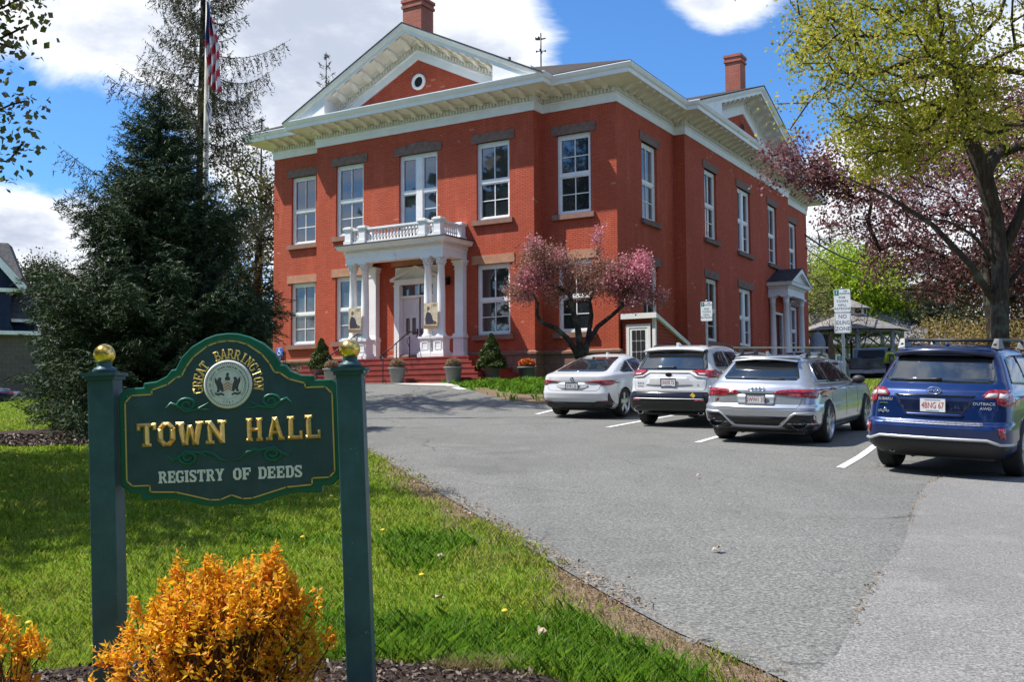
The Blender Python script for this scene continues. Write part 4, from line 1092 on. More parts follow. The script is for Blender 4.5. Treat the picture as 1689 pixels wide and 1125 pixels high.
for z0 in (.029, -.150):
    for sg in (-1, 1):
        if z0 > 0: cs.box(min(sg*.13, sg*.41), max(sg*.13, sg*.41), -.0275, -.0262, z0-.001, z0+.001)
        else: cs.box(min(0, sg*.41), max(0, sg*.41), -.0275, -.0262, z0-.001, z0+.001)
cs.build('carved_scroll', CARVE, BOARD, fix=False)
for xp, zt_ in ((-.57, .213), (.553, .185)):
    p = MB(); h = .058
    zb = -(SGZ-gs)-.35
    p.box(xp-h, xp+h, -h, h, zb, zt_-.004)
    post = p.build('post', TEAL, SG, M=SGM); b2 = post.modifiers.new('edge', 'BEVEL'); b2.width = .004; b2.segments = 2
    c = MB(); c.box(xp-.078, xp+.078, -.078, .078, zt_-.004, zt_+.012); c.box(xp-.068, xp+.068, -.068, .068, zt_-.02, zt_-.005)
    c.lathe([(.052, .012), (.055, .026), (.045, .036), (.034, .04), (.032, .05), (.036, .056), (.028, .06)], 20, c=(xp, 0, zt_))
    cap = c.build('post_cap', TEAL, post)
    MB().ball((xp, 0, zt_+.0965), .0475, 32, 20).build('gold_ball', GOLDB, post)

# ------------------------------------------------------------------ parking signs
def sign_pole(x, y, ztop, name, label, panels, group):
    z0 = g(x, y)
    o = empty(name, (x, y, z0), R(-20), label, 'parking sign', group)
    p = MB(); p.box(-.03, .03, -.012, .012, -.2, ztop-z0); p.box(-.03, -.02, -.03, -.012, -.2, ztop-z0); p.box(.02, .03, -.03, -.012, -.2, ztop-z0)
    p.build('pole', STEEL, o)
    for top, w_, h_, kind in panels:
        m = MB(); zc_ = top-h_/2-z0; y_ = -.034
        def rr_(w2, h2, r, yy, mi):
            pts = []
            for cx, cz_, a0 in ((w2/2-r, h2/2-r, 0), (-w2/2+r, h2/2-r, 90), (-w2/2+r, -h2/2+r, 180), (w2/2-r, -h2/2+r, 270)):
                for k in range(4): pts.append((cx+r*math.cos(R(a0+k*30)), zc_+cz_+r*math.sin(R(a0+k*30))))
            m.prism(pts, yy-.002, yy, mi=mi)
        rr_(w_, h_, .03, y_, 0)
        pn = m.build('sign_panel', SIGNWHITE, o)
        tx = MB()
        if kind == 'idle':
            for k, s in enumerate(('NO', 'IDLING', 'ZONE')): add_text(tx, s, .125, 0, y_-.0035, zc_+.135-k*.135, 0, sx=.72 if k == 1 else .9)
            for q in ((-w_/2+.012, w_/2-.012, h_/2-.018, h_/2-.012), (-w_/2+.012, w_/2-.012, -h_/2+.012, -h_/2+.018)): tx.box(q[0], q[1], y_-.004, y_-.0025, zc_+q[2], zc_+q[3])
            for xx in (-w_/2+.012, w_/2-.018): tx.box(xx, xx+.006, y_-.004, y_-.0025, zc_-h_/2+.018, zc_+h_/2-.018)
            tx.build('lettering', simple('sign_black', (.02, .02, .022), .6), pn, fix=False)
        else:
            GT = bpy.data.materials.get('sign_text_green') or simple('sign_text_green', (.02, .10, .075), .6)
            for k, s in enumerate(('FOR', 'TOWN', 'HALL', 'PATRONS')): add_text(tx, s, .075, 0, y_-.0035, zc_+.065-k*.082, 0)
            add_text(tx, 'HR', .06, .07, y_-.0035, zc_+h_/2-.045, 0); add_text(tx, 'PARKING', .058, .055, y_-.0035, zc_+h_/2-.098, 0, sx=.9)
            tx.build('lettering', GT, pn, fix=False)
            gm = MB().box(-w_/2+.012, -w_/2+.105, y_-.004, y_-.0025, zc_+h_/2-.135, zc_+h_/2-.012); gm.build('green_block', SIGNGREEN, pn)
            wt = MB(); add_text(wt, '1', .13, -w_/2+.058, y_-.006, zc_+h_/2-.073, 0); wt.build('numeral', SIGNWHITE, pn, fix=False)
    MB().ball((0, 0, ztop-z0+.02), .03, 8, 6).build('pole_cap', STEEL, o)
sign_pole(7.26, 22., 4.06, 'parking_sign', 'grey pole with two white panels, the lower one reading NO IDLING ZONE', [(4.05, .345, .50, 'patron'), (3.54, .345, .46, 'idle')], 'parking signs')
sign_pole(5.64, 29., 4.50, 'parking_sign', 'grey pole with one white and green parking panel against the brick side wall', [(4.49, .33, .56, 'patron')], 'parking signs')
# small white notice far right
o = empty('notice_sign', (19.45, 50, g(19.45, 50)), 0, 'small plain white notice panel on a thin stake left of the blue car roof', 'sign')
z0 = g(19.45, 50); MB().box(-.03, .03, -.02, .02, -.2, 4.4-z0).build('stake', STEEL, o); MB().box(-.26, .26, -.045, -.022, 3.85-z0, 4.45-z0).build('panel', SIGNWHITE, o)
# blue accessibility sign on the left wing wall
p = th_world(15.45, -.06, 2.0); o = empty('access_sign', p, -YAW, 'small square blue wheelchair sign by the left corner of the brick front', 'sign')
MB().box(-.17, .17, -.02, .0, .0, .36).build('panel', simple('sign_blue', (.02, .14, .52), .5), o)
m = MB(); m.box(-.145, .145, -.024, -.021, .335, .345)
m.ball((-.02, -.024, .285), (.028, .004, .028), 10, 6); m.tube([(-.02, -.025, .25), (-.02, -.025, .17), (.06, -.025, .16), (.09, -.025, .07)], .016, 6); m.tube([(-.02, -.025, .21), (.05, -.025, .21)], .012, 6)
pts = [(-.01+.085*math.cos(R(a)), -.025, .125+.085*math.sin(R(a))) for a in range(120, 385, 15)]; m.tube(pts, .012, 6)
m.build('wheelchair_symbol', SIGNWHITE, o)
mp = MB().box(.0, .04, .005, .04, -1.9, .05); mp.build('stake', STEEL, o)

# ------------------------------------------------------------------ posters hanging on the porch columns
def poster(a, label):
    p = th_world(a, -2.2, 2.62); o = empty('poster', p, -YAW, label, 'poster', 'posters on the porch columns')
    MB().box(-.29, .29, -.012, .0, 0, .92).build('sheet', simple('poster_tan', (.50, .43, .30), .7, var=.3, vs=9), o)
    m = MB()
    suit = [(-.2, .16), (.26, .16), (.26, .24), (.12, .30), (.05, .5), (-.02, .60), (-.1, .62), (-.18, .54), (-.22, .34)]
    m.prism([(x-.02, z) for x, z in suit], -.0145, -.0125, mi=0)
    hd_ = [(-.105+.062*math.cos(R(a_)), .715+.085*math.sin(R(a_))) for a_ in range(0, 360, 24)]
    m.prism(hd_, -.015, -.0125, mi=1); m.prism([(-.10, .60), (-.03, .56), (-.05, .63), (-.09, .66)], -.016, -.0146, mi=2); m.prism([(.10, .2), (.22, .2), (.22, .26), (.12, .26)], -.016, -.0146, mi=1)
    m.prism([(-.29, .0), (.29, .0), (.29, .10), (-.29, .14)], -.014, -.0125, mi=3)
    for z in (.86, .82, .78): m.box(.08, .25, -.014, -.0125, z, z+.018, 3)
    m.build('printed_portrait', [simple('poster_suit', (.025, .022, .04), .7), simple('poster_skin', (.16, .08, .045), .7), simple('poster_shirt', (.65, .63, .6), .7), simple('poster_brown', (.22, .13, .06), .7)], o)
poster(9.66, 'tan poster of a seated man in a dark suit, left porch column pair')
poster(6.22, 'tan poster of a seated man in a dark suit, right porch column pair')

# ------------------------------------------------------------------ leaf clouds
def leaves(centers, size, seed, up=.0, jit=.3, aspect=.62, dirs=None, fold=.25):
    """one bent diamond per centre"""
    r = np.random.default_rng(seed); n = len(centers)
    nrm = r.normal(size=(n, 3)); nrm[:, 2] += up; nrm /= np.linalg.norm(nrm, axis=1)[:, None]
    if dirs is None: dirs = r.normal(size=(n, 3))
    d = dirs-(dirs*nrm).sum(1)[:, None]*nrm; d /= np.linalg.norm(d, axis=1)[:, None]+1e-9
    s = np.cross(nrm, d)
    L = (size*(1-jit+2*jit*r.random(n)))[:, None]
    b = centers-d*L*.5; tip = centers+d*L*.5; wv_ = s*L*aspect*.5; mid = centers-d*L*.06+nrm*L*fold*.3
    return np.stack([b, mid+wv_, tip, mid-wv_], 1)
def ell(n, c, rad, seed, shell=.0, flat=1.):
    r = np.random.default_rng(seed)
    p = r.normal(size=(n, 3)); p /= np.linalg.norm(p, axis=1)[:, None]
    q = (shell+(1-shell)*r.random(n))**(1/2.2)
    return np.asarray(c)+p*q[:, None]*np.asarray(rad)

# ------------------------------------------------------------------ planters
SPRUCEG = leafmat('dwarf_spruce_green', [(.035, .06, .012), (.07, .105, .02), (.10, .12, .03)], .15)
DRYB = leafmat('dried_flower', [(.30, .20, .12), (.42, .30, .18), (.22, .14, .08)], .2)
ORF = leafmat('orange_flower', [(.55, .10, .03), (.62, .22, .03), (.50, .05, .04)], .3)
def planter(x, y, label, cat, kind, rp=.30, hp=.52, s=1.):
    z0 = g(x, y)+.03
    o = empty('planter', (x, y, z0), 0, label, cat, 'grey planters along the steps')
    p = MB(); p.lathe([(rp*.66, 0), (rp*.7, .02), (rp*.92, hp-.06), (rp*1.06, hp-.055), (rp*1.08, hp), (rp*.95, hp), (rp*.9, hp-.07), (.02, hp-.08)], 24)
    p.build('pot', POTGREY, o)
    r = np.random.default_rng(int(abs(x*100)))
    if kind == 'cone':
        H = 1.12*s; n = 9000
        h = r.random(n)**1.5; a = r.random(n)*2*np.pi; lump = 1+.16*np.sin(a*5+h*9)+.12*np.sin(a*3-h*17)
        rad = (.50*s*(1-h)**.85+.015)*lump*(.55+.45*r.random(n)**.5)
        rad = np.where(h < .06, rad*.8, rad)
        c = np.stack([rad*np.cos(a), rad*np.sin(a), hp-.02+h*H], 1)
        dd_ = np.stack([np.cos(a)*.8, np.sin(a)*.8, .5+r.random(n)], 1)
        f = np_mesh('foliage', leaves(c, .085*s, 3, .2, dirs=dd_, aspect=.4), 4, SPRUCEG, o)
        MB().tube([(0, 0, hp-.1), (0, 0, hp+H*.7)], [.03, .01], 6).build('stem', BARKD, o)
    elif kind == 'dry':
        c = ell(2600, (0, 0, hp+.10), (rp*.86, rp*.86, .20), 4, .4); c = c[c[:, 2] > hp-.06]
        np_mesh('dried_flowers', leaves(c, .055, 2, .3), 4, DRYB, o)
    else:
        c = ell(900, (0, 0, hp+.11), (rp*.95, rp*.95, .17), 5, .3); c = c[c[:, 2] > hp-.05]
        np_mesh('flowers', leaves(c, .08, 2, .5, aspect=.8), 4, ORF, o)
        c = ell(700, (0, 0, hp+.03), (rp*.9, rp*.9, .12), 6); c = c[c[:, 2] > hp-.05]
        np_mesh('leaves', leaves(c, .08, 2, .3), 4, SPRUCEG, o)
planter(-3.83, 33.54, 'grey pot of dried tan flowers before the red steps, below the handrail', 'planter', 'dry')
planter(-1.9, 32.5, 'grey pot of dried tan flower heads at the right end of the red steps', 'planter', 'dry')
planter(-.69, 33.2, 'grey pot holding a cone-shaped dwarf spruce beside the right end of the steps', 'planter', 'cone', .31, .50, 1.02)
planter(.49, 33.5, 'grey pot of orange flowers at the corner of the brick front', 'planter', 'flower')
planter(-6.32, 35.2, 'grey pot of dried flower heads partly behind the right gold ball of the sign', 'planter', 'dry')
planter(-7.0, 36.9, 'cone-shaped dwarf spruce in a pot left of the red steps', 'planter', 'cone', .33, .55, 1.0)

# ------------------------------------------------------------------ flagpole, flags
FPX, FPY = -7.38, 24.
z0 = g(FPX, FPY)
o = empty('flagpole', (FPX, FPY, z0), 0, 'weathered white flagpole rising in front of the tall spruce', 'flagpole')
MB().tube([(0, 0, -.3), (0, 0, 6), (0, 0, 13.5)], [.075, .065, .04], 12).build('pole', simple('weathered_pole', (.52, .48, .40), .7, var=.35, vs=3), o)
MB().ball((0, 0, 13.55), .09, 12, 8).build('finial', GOLDB, o)
m = MB(); m.tube([(.06, -.05, 1.2), (.075, -.06, 7), (.06, -.05, 13.3)], .006, 4); m.build('halyard', SIGNWHITE, o)
def hanging_flag(name, ztop, L, cols, label, wid, lean, cat='flag'):
    o = empty(name, (FPX, FPY, g(FPX, FPY)), 0, label, cat)
    m = MB(); nz_, nx_ = 30, 26; v = []; f = []; mi = []
    zb = ztop-g(FPX, FPY)
    for j in range(nz_+1):
        tz = j/nz_
        for i in range(nx_+1):
            tx = i/nx_
            spread = wid*(.5+.5*math.sin(min(1, tz*1.2)*math.pi*.55))*(1-.1*tz)
            x = .05+lean*tz+spread*(tx-.32)+.02*math.sin(tz*9+tx*5)
            y = -.09-.07*math.sin(tx*math.pi*5+tz*2.2)*(1-.3*tz)-.05*tx
            z = zb-L*tz-.34*L*tx*(.35+.3*(1-tz))+.03*math.sin(tx*9)
            v.append((x, y, z))
    for j in range(nz_):
        for i in range(nx_):
            k = j*(nx_+1)+i; f.append((k, k+1, k+nx_+2, k+nx_+1))
            mi.append(cols(i/nx_, j/nz_))
    for q, mm in zip(f, mi): m.f.append(q); m.mi.append(mm); m.sm.append(True)
    m.v = v
    b = m.build('cloth', [simple('flag_red', (.42, .02, .035), .8), simple('flag_white', (.70, .68, .68), .8), simple('flag_blue', (.03, .07, .22), .8)], o)
    so = b.modifiers.new('thick', 'SOLIDIFY'); so.thickness = .004
    return o
hanging_flag('flag', 11.42, 2.1, lambda tx, tz: 2 if (tx < .42 and tz < .46) or (tx < .62 and tz < .22) else int(tz*9+tx*4.5) % 2, 'limp stars and stripes flag hanging down the flagpole', .36, .12)
hanging_flag('flag', 9.05, .62, lambda tx, tz: 1, 'furled plain white flag hanging below the striped flag', .14, .05)
# ------------------------------------------------------------------ cars: local x right, y forward (0 = rear bumper), z up
def paint(name, col, metal=0., rough=.35, flake=0.):
    t = NT(name); c = tuple(col)+(1,)
    co = t.objco(); nz = t.noise(co, 2.2, 4)
    c = t.mix(t.math('MULTIPLY', t.step(nz, .45, .8), .10), c, (.30, .28, .25))
    return t.out(t.pbr(c, rough, metal, .5, None, 1.))
CWHITE = paint('car_white', (.60, .61, .62)); CSILVER = paint('car_silver', (.56, .58, .61), .75, .3); CBLUE = paint('car_blue', (.003, .024, .12), .5, .3); CGREY = paint('car_grey', (.10, .10, .105), .5, .35)
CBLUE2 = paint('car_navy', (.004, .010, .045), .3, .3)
CGLASS = glass('car_glass', (.010, .013, .015), .015, 1.); TYRE = simple('tyre_rubber', (.018, .018, .019), .8, var=.2, vs=30)
GLOSSB = simple('gloss_black', (.008, .008, .009), .12, 0, .6); TRIM = simple('dark_trim', (.022, .022, .024), .55)
ALLOY = simple('alloy', (.55, .56, .58), .28, .9); CHROME = simple('chrome', (.75, .76, .78), .1, 1.)
def redlens():
    t = NT('red_lens'); co = t.objco(); nz = t.noise(co, 26, 3)
    return t.out(t.pbr(t.ramp(nz, [(.35, (.10, .004, .008)), (.6, (.36, .012, .018)), (.8, (.55, .05, .05))]), .08, 0, .6, None, 1.))
REDL = redlens(); CLEARL = simple('clear_lens', (.62, .56, .55), .1, .2, .8, coat=1.); DARKRED = simple('dark_red_lens', (.10, .006, .01), .1, 0, .6)
PLATEW = simple('plate_white', (.72, .72, .72), .5); PLATER = simple('plate_red', (.42, .04, .04), .6); SILVERP = simple('silver_paint', (.50, .51, .52), .4, .5)
NR, NC, NS, NF = 10, 7, 26, 8
def outline(z, yr, yf, w_, rr, bow, tap_r, tap_f, rf=.35):
    """half plan outline from rear centre to front centre"""
    pts = []
    rr = min(rr, w_*.9)
    for i in range(NR): x = (w_-rr)*i/NR; pts.append((x, yr+bow*(x/w_)**2))
    yb = yr+bow*((w_-rr)/w_)**2
    for i in range(NC): a = math.pi/2*i/NC; pts.append((w_-rr+rr*math.sin(a), yb+rr*1.1*(1-math.cos(a))))
    y0 = yb+rr*1.1; y1 = yf-rf*1.2
    if y1 < y0+.1: y1 = y0+.1
    for i in range(NS):
        s = i/NS; y = y0+(y1-y0)*s
        pts.append((w_, y))
    for i in range(NC): a = math.pi/2*i/NC; pts.append((w_-rf+rf*math.cos(a), y1+rf*1.1*math.sin(a)))
    for i in range(NF+1): s = i/NF; pts.append(((w_-rf)*(1-s), y1+rf*1.1+(yf-y1-rf*1.1)*math.sin(s*math.pi/2)))
    ym = (yr+yf)/2; Lh = (yf-yr)/2
    out = []
    for x, y in pts:
        q = (y-ym)/Lh
        k = 1-(tap_r*max(0, -q)**2.2 if q < 0 else tap_f*max(0, q)**2.2)
        out.append((x*k, y))
    return out
def car_body(keys, nz=46):
    """keys: list of (z, yr, yf, w, rr, bow, tap_r, tap_f)"""
    K = np.array(keys, float)
    zs = sorted(set(np.linspace(K[0, 0], K[-1, 0], nz).round(4)) | set(K[:, 0]))
    v = []; f = []; rings = []
    for z in zs:
        p = [np.interp(z, K[:, 0], K[:, j]) for j in range(1, 8)]
        h = outline(z, *p)
        full = h+[(-x, y) for x, y in h[-2:0:-1]]
        rings.append(full)
    n = len(rings[0])
    for z, r in zip(zs, rings): v += [(x, y, z) for x, y in r]
    for i in range(len(zs)-1):
        for k in range(n): f.append((i*n+k, i*n+(k+1) % n, (i+1)*n+(k+1) % n, (i+1)*n+k))
    f.append(tuple(reversed(range(n)))); f.append(tuple(range((len(zs)-1)*n, len(zs)*n)))
    mb = MB(); mb.add(v, f, 0, True); return mb
def cut_wells(o, axles, half, rad, zc):
    for ya in axles:
        for s in (-1, 1):
            c = MB(); c.tube([(s*(half+.2), ya, zc), (s*(half-.34), ya, zc)], rad, 36, mi=0)
            co_ = c.build('cut', DARK)
            md = o.modifiers.new('b', 'BOOLEAN'); md.object = co_; md.operation = 'DIFFERENCE'; md.solver = 'EXACT'
            dg = bpy.context.evaluated_depsgraph_get(); dg.update()
            me = bpy.data.meshes.new_from_object(o.evaluated_get(dg))
            o.modifiers.clear(); old = o.data; o.data = me; bpy.data.meshes.remove(old)
            bpy.data.objects.remove(co_)
    if len(o.data.materials) < 2: o.data.materials.append(DARK)
    for p in o.data.polygons:
        c = p.center
        for ya in axles:
            if abs(math.hypot(c.y-ya, c.z-zc)-rad) < .012 and abs(c.x) < half+.02 and abs(p.normal.x) < .3: p.material_index = 1
            if math.hypot(c.y-ya, c.z-zc) < rad and abs(abs(c.x)-(half-.34)) < .01: p.material_index = 1
class Skin:
    """lays thin panels on a body surface"""
    def __init__(s, o):
        bm = bmesh.new(); bm.from_mesh(o.data); s.bvh = BVHTree.FromBMesh(bm); bm.free(); s.o = o
    def cast(s, org, d):
        h = s.bvh.ray_cast(Vector(org), Vector(d)); return h[0], h[1]
    def panel(s, name, poly, mat, axis='rear', off=.005, grid=.05, parent=None, both=False, thick=.004, build=True, mb=None):
        """poly in (x,z) for rear, (y,z) for right side; projected on the skin"""
        mb = mb or MB()
        for sg in ((1, -1) if both else (1,)):
            bm = bmesh.new()
            pl = [(sg*a, b) for a, b in poly] if axis == 'rear' else poly
            vs = [bm.verts.new((a, b, 0)) for a, b in pl]; bm.faces.new(vs)
            for ax in (0, 1):
                lo = min(p[ax] for p in pl); hi = max(p[ax] for p in pl); k = max(1, int((hi-lo)/grid))
                for i in range(1, k):
                    c = lo+(hi-lo)*i/k; no = (1, 0, 0) if ax == 0 else (0, 1, 0)
                    bmesh.ops.bisect_plane(bm, geom=bm.verts[:]+bm.edges[:]+bm.faces[:], plane_co=tuple(c*q for q in no), plane_no=no)
            bmesh.ops.triangulate(bm, faces=[f for f in bm.faces if len(f.verts) > 4])
            bm.verts.ensure_lookup_table()
            P = []; ok = True
            for v in bm.verts:
                if axis == 'rear': h, n = s.cast((v.co.x, -3, v.co.y), (0, 1, 0)); d = Vector((0, -1, 0))
                else: h, n = s.cast((sg*3, v.co.x, v.co.y), (-sg, 0, 0)); d = Vector((sg, 0, 0))
                if h is None: P.append(None); continue
                if n.dot(d) < 0: n = -n
                P.append(h+n*off)
            idx = {}
            vv = []
            for i, p in enumerate(P):
                if p is not None: idx[i] = len(vv); vv.append(tuple(p))
            ff = []
            for f in bm.faces:
                q = [v.index for v in f.verts]
                if all(i in idx for i in q): ff.append(tuple(idx[i] for i in q))
            mb.add(vv, ff, 0, True); bm.free()
        if not build: return mb
        o = mb.build(name, mat, parent or s.o)
        m = o.modifiers.new('t', 'SOLIDIFY'); m.thickness = thick; m.offset = -1
        return o
    def side_panels(s, name, poly, mat, **k):
        mb = s.panel(name, poly, mat, axis='side', build=False, **k)
        tmp = MB()
        s2 = s
        # left copy by casting from the other side
        bmv = []
        l = MB(); l.v = [(-x, y, z) for x, y, z in mb.v]; l.f = [tuple(reversed(f)) for f in mb.f]; l.mi = mb.mi; l.sm = mb.sm
        outs = []
        for q in (mb, l):
            o = q.build(name, mat, k.get('parent') or s.o); m = o.modifiers.new('t', 'SOLIDIFY'); m.thickness = .004; m.offset = 0
            outs.append(o)
        return outs
def wheel(root, x, y, rad, wd, spokes, rimr, style=0, rimmat=None):
    sg = 1 if x > 0 else -1
    m = MB(); n = 40
    pr = [(rimr, -wd/2), (rimr+.02, -wd/2-.004), (rad-.03, -wd/2), (rad-.006, -wd/2+.02), (rad, -wd/2+.05), (rad, wd/2-.05), (rad-.006, wd/2-.02), (rad-.03, wd/2), (rimr+.02, wd/2+.004), (rimr, wd/2), (rimr-.01, wd/2-.03), (rimr-.02, 0), (rimr-.01, -wd/2+.03)]
    for k in range(n):
        a0, a1 = 2*math.pi*k/n, 2*math.pi*(k+1)/n
        for i in range(len(pr)):
            p, q = pr[i], pr[(i+1) % len(pr)]
            m.add([(p[1], p[0]*math.cos(a0), p[0]*math.sin(a0)), (q[1], q[0]*math.cos(a0), q[0]*math.sin(a0)), (q[1], q[0]*math.cos(a1), q[0]*math.sin(a1)), (p[1], p[0]*math.cos(a1), p[0]*math.sin(a1))], [(0, 1, 2, 3)], 0, True)
    o = m.build('wheel', TYRE, root, M=Matrix.Translation((x, y, rad)))
    r_ = MB(); xs_ = sg*(wd/2-.035)
    r_.tube([(xs_-sg*.10, 0, 0), (xs_-sg*.095, 0, 0)], rimr-.005, 32, mi=1)
    for k in range(spokes):
        a = 2*math.pi*k/spokes+.3
        for da in ((-.13, .13) if style == 0 else (0,)):
            w_ = .026 if style == 0 else .05
            d = Vector((0, math.cos(a+da*.6), math.sin(a+da*.6))); e = Vector((0, math.cos(a+da*1.6), math.sin(a+da*1.6)))
            nn = Vector((0, -d.z, d.y))*w_
            p0 = d*.05; p1 = e*(rimr-.012)
            v = [p0-nn, p0+nn, p1+nn, p1-nn]
            vv = [(xs_+dx, q.y, q.z) for dx in (0, -sg*.04) for q in v]
            r_.add(vv, [(0, 1, 2, 3), (4, 7, 6, 5), (0, 4, 5, 1), (1, 5, 6, 2), (2, 6, 7, 3), (3, 7, 4, 0)], 0)
    r_.tube([(xs_+sg*.012, 0, 0), (xs_-sg*.05, 0, 0)], .062, 20)
    for k in range(n):
        a0, a1 = 2*math.pi*k/n, 2*math.pi*(k+1)/n
        for (ra, xa), (rb, xb) in (((rimr, xs_+sg*.03), (rimr-.02, xs_+sg*.005)), ((rimr-.02, xs_+sg*.005), (rimr-.015, xs_-sg*.08))):
            r_.add([(xa, ra*math.cos(a0), ra*math.sin(a0)), (xb, rb*math.cos(a0), rb*math.sin(a0)), (xb, rb*math.cos(a1), rb*math.sin(a1)), (xa, ra*math.cos(a1), ra*math.sin(a1))], [(0, 1, 2, 3)], 0, True)
    r_.build('rim', [rimmat or ALLOY, DARK], o)
def plate(root, z, y, txt, bw=.31, x=0., tilt=0, red=True, frame=False):
    M = Matrix.Translation((x, y, z)) @ Matrix.Rotation(R(tilt), 4, 'X')
    p = MB(); p.box(-bw/2, bw/2, -.008, 0, -.078, .078); o = p.build('licence_plate', PLATEW, root, M=M)
    if frame:
        f = MB()
        for q in ((-bw/2-.012, bw/2+.012, .078, .092), (-bw/2-.012, bw/2+.012, -.092, -.078), (-bw/2-.012, -bw/2, -.078, .078), (bw/2, bw/2+.012, -.078, .078)): f.box(q[0], q[1], -.014, 0, q[2], q[3])
        f.build('plate_frame', TRIM, o)
    t_ = MB(); add_text(t_, txt, .105, 0, -.0095, -.004, 0, sx=.68); t_.build('plate_lettering', PLATER if red else TRIM, o, fix=False)
    t_ = MB(); t_.box(-.1, .1, -.0095, -.0082, .058, .066); t_.box(-.08, .08, -.0095, -.0082, -.068, -.06); t_.build('plate_print', simple('plate_blue', (.1, .2, .35), .6) if not bpy.data.materials.get('plate_blue') else bpy.data.materials['plate_blue'], o)
    return o
def rear_pt(sk, x, z): h, n = sk.cast((x, -3, z), (0, 1, 0)); return h
def badge_text(sk, txt, x, z, size, mat, parent, sx=1.):
    h = rear_pt(sk, x, z)
    m = MB(); add_text(m, txt, size, x, 0, z, 0, extrude=.0, sx=sx)
    vv = []
    for p in m.v:
        q = rear_pt(sk, p[0], p[2]) or h
        vv.append((p[0], q.y-.006, p[2]))
    m.v = vv
    return m.build('badge', mat, parent, fix=False)
def place(root, rl, yaw, axle_y, track_half):
    """rl: ground point under the rear left wheel"""
    d = Vector((math.sin(R(yaw)), math.cos(R(yaw)))); n = Vector((d.y, -d.x))
    p = Vector(rl)+n*track_half-d*axle_y
    pf = p+d*4.; pr_ = p
    s = math.atan2(g(pf.x, pf.y)-g(pr_.x, pr_.y), 4.)
    q = p+n*.8; q2 = p-n*.8
    ro = math.atan2(g(q.x, q.y)-g(q2.x, q2.y), 1.6)
    root.location = (p.x, p.y, g(p.x, p.y)+.012)
    root.rotation_euler = (Matrix.Rotation(-R(yaw), 4, 'Z') @ Matrix.Rotation(s, 4, 'X') @ Matrix.Rotation(-ro, 4, 'Y')).to_euler()
def exhaust(root, x, z, y, rx, rz, mat=CHROME):
    m = MB(); n = 24
    for k in range(n):
        a0, a1 = 2*math.pi*k/n, 2*math.pi*(k+1)/n
        for (s0, y0), (s1, y1) in (((1, y), (1, y+.14)), ((1, y), (.84, y+.004)), ((.84, y+.004), (.82, y+.12))):
            m.add([(x+rx*s0*math.cos(a0), y0, z+rz*s0*math.sin(a0)), (x+rx*s1*math.cos(a0), y1, z+rz*s1*math.sin(a0)), (x+rx*s1*math.cos(a1), y1, z+rz*s1*math.sin(a1)), (x+rx*s0*math.cos(a1), y0, z+rz*s0*math.sin(a1))], [(0, 1, 2, 3)], 0, True)
    m.add([(x+rx*.83*math.cos(2*math.pi*k/n), y+.06, z+rz*.83*math.sin(2*math.pi*k/n)) for k in range(n)], [tuple(range(n))], 1)
    m.build('exhaust_pipe', [mat, DARK], root)
def mirror_pod(root, x, y, z, mat):
    for s in (-1, 1):
        m = MB(); m.ball((s*(x+.14), y, z), (.12, .07, .08), 14, 10); m.tube([(s*(x-.04), y+.02, z-.06), (s*(x+.08), y, z-.03)], .025, 8); m.build('wing_mirror', mat, root)
def underbody(root, L, half, z=.22):
    m = MB(); m.box(-half+.24, half-.24, .35, L-.4, z-.04, z+.3); m.tube([(-.3, .3, z), (-.28, 2.5, z-.02)], .05, 8); m.tube([(-half+.2, 1.0, .3), (half-.2, 1.0, .3)], .05, 8)
    m.build('underbody', TRIM, root)
def handles(sk, pts, root, mat):
    for y, z in pts:
        h, n = sk.cast((3, y, z), (-1, 0, 0))
        for s in (-1, 1):
            m = MB(); m.tube([(s*(h.x-.01), y-.11, z), (s*(h.x+.03), y-.09, z), (s*(h.x+.032), y+.07, z), (s*(h.x-.01), y+.1, z)], .015, 8); m.build('door_handle', mat, root)
def seam(sk, path, root, mat=DARK, axis='rear', rad=.0035, both=True):
    m = MB()
    for sg in ((1, -1) if both else (1,)):
        P = []
        for (a, z), (b, z2) in zip(path[:-1], path[1:]):
            for i in range(8):
                t_ = i/8; u = a+(b-a)*t_; w_ = z+(z2-z)*t_
                h, n = sk.cast((sg*u, -3, w_), (0, 1, 0)) if axis == 'rear' else sk.cast((sg*3, u, w_), (-sg, 0, 0))
                if h is not None: P.append(tuple(h))
        if len(P) > 1: m.tube(P, rad, 5)
    m.build('panel_gap', mat, root)

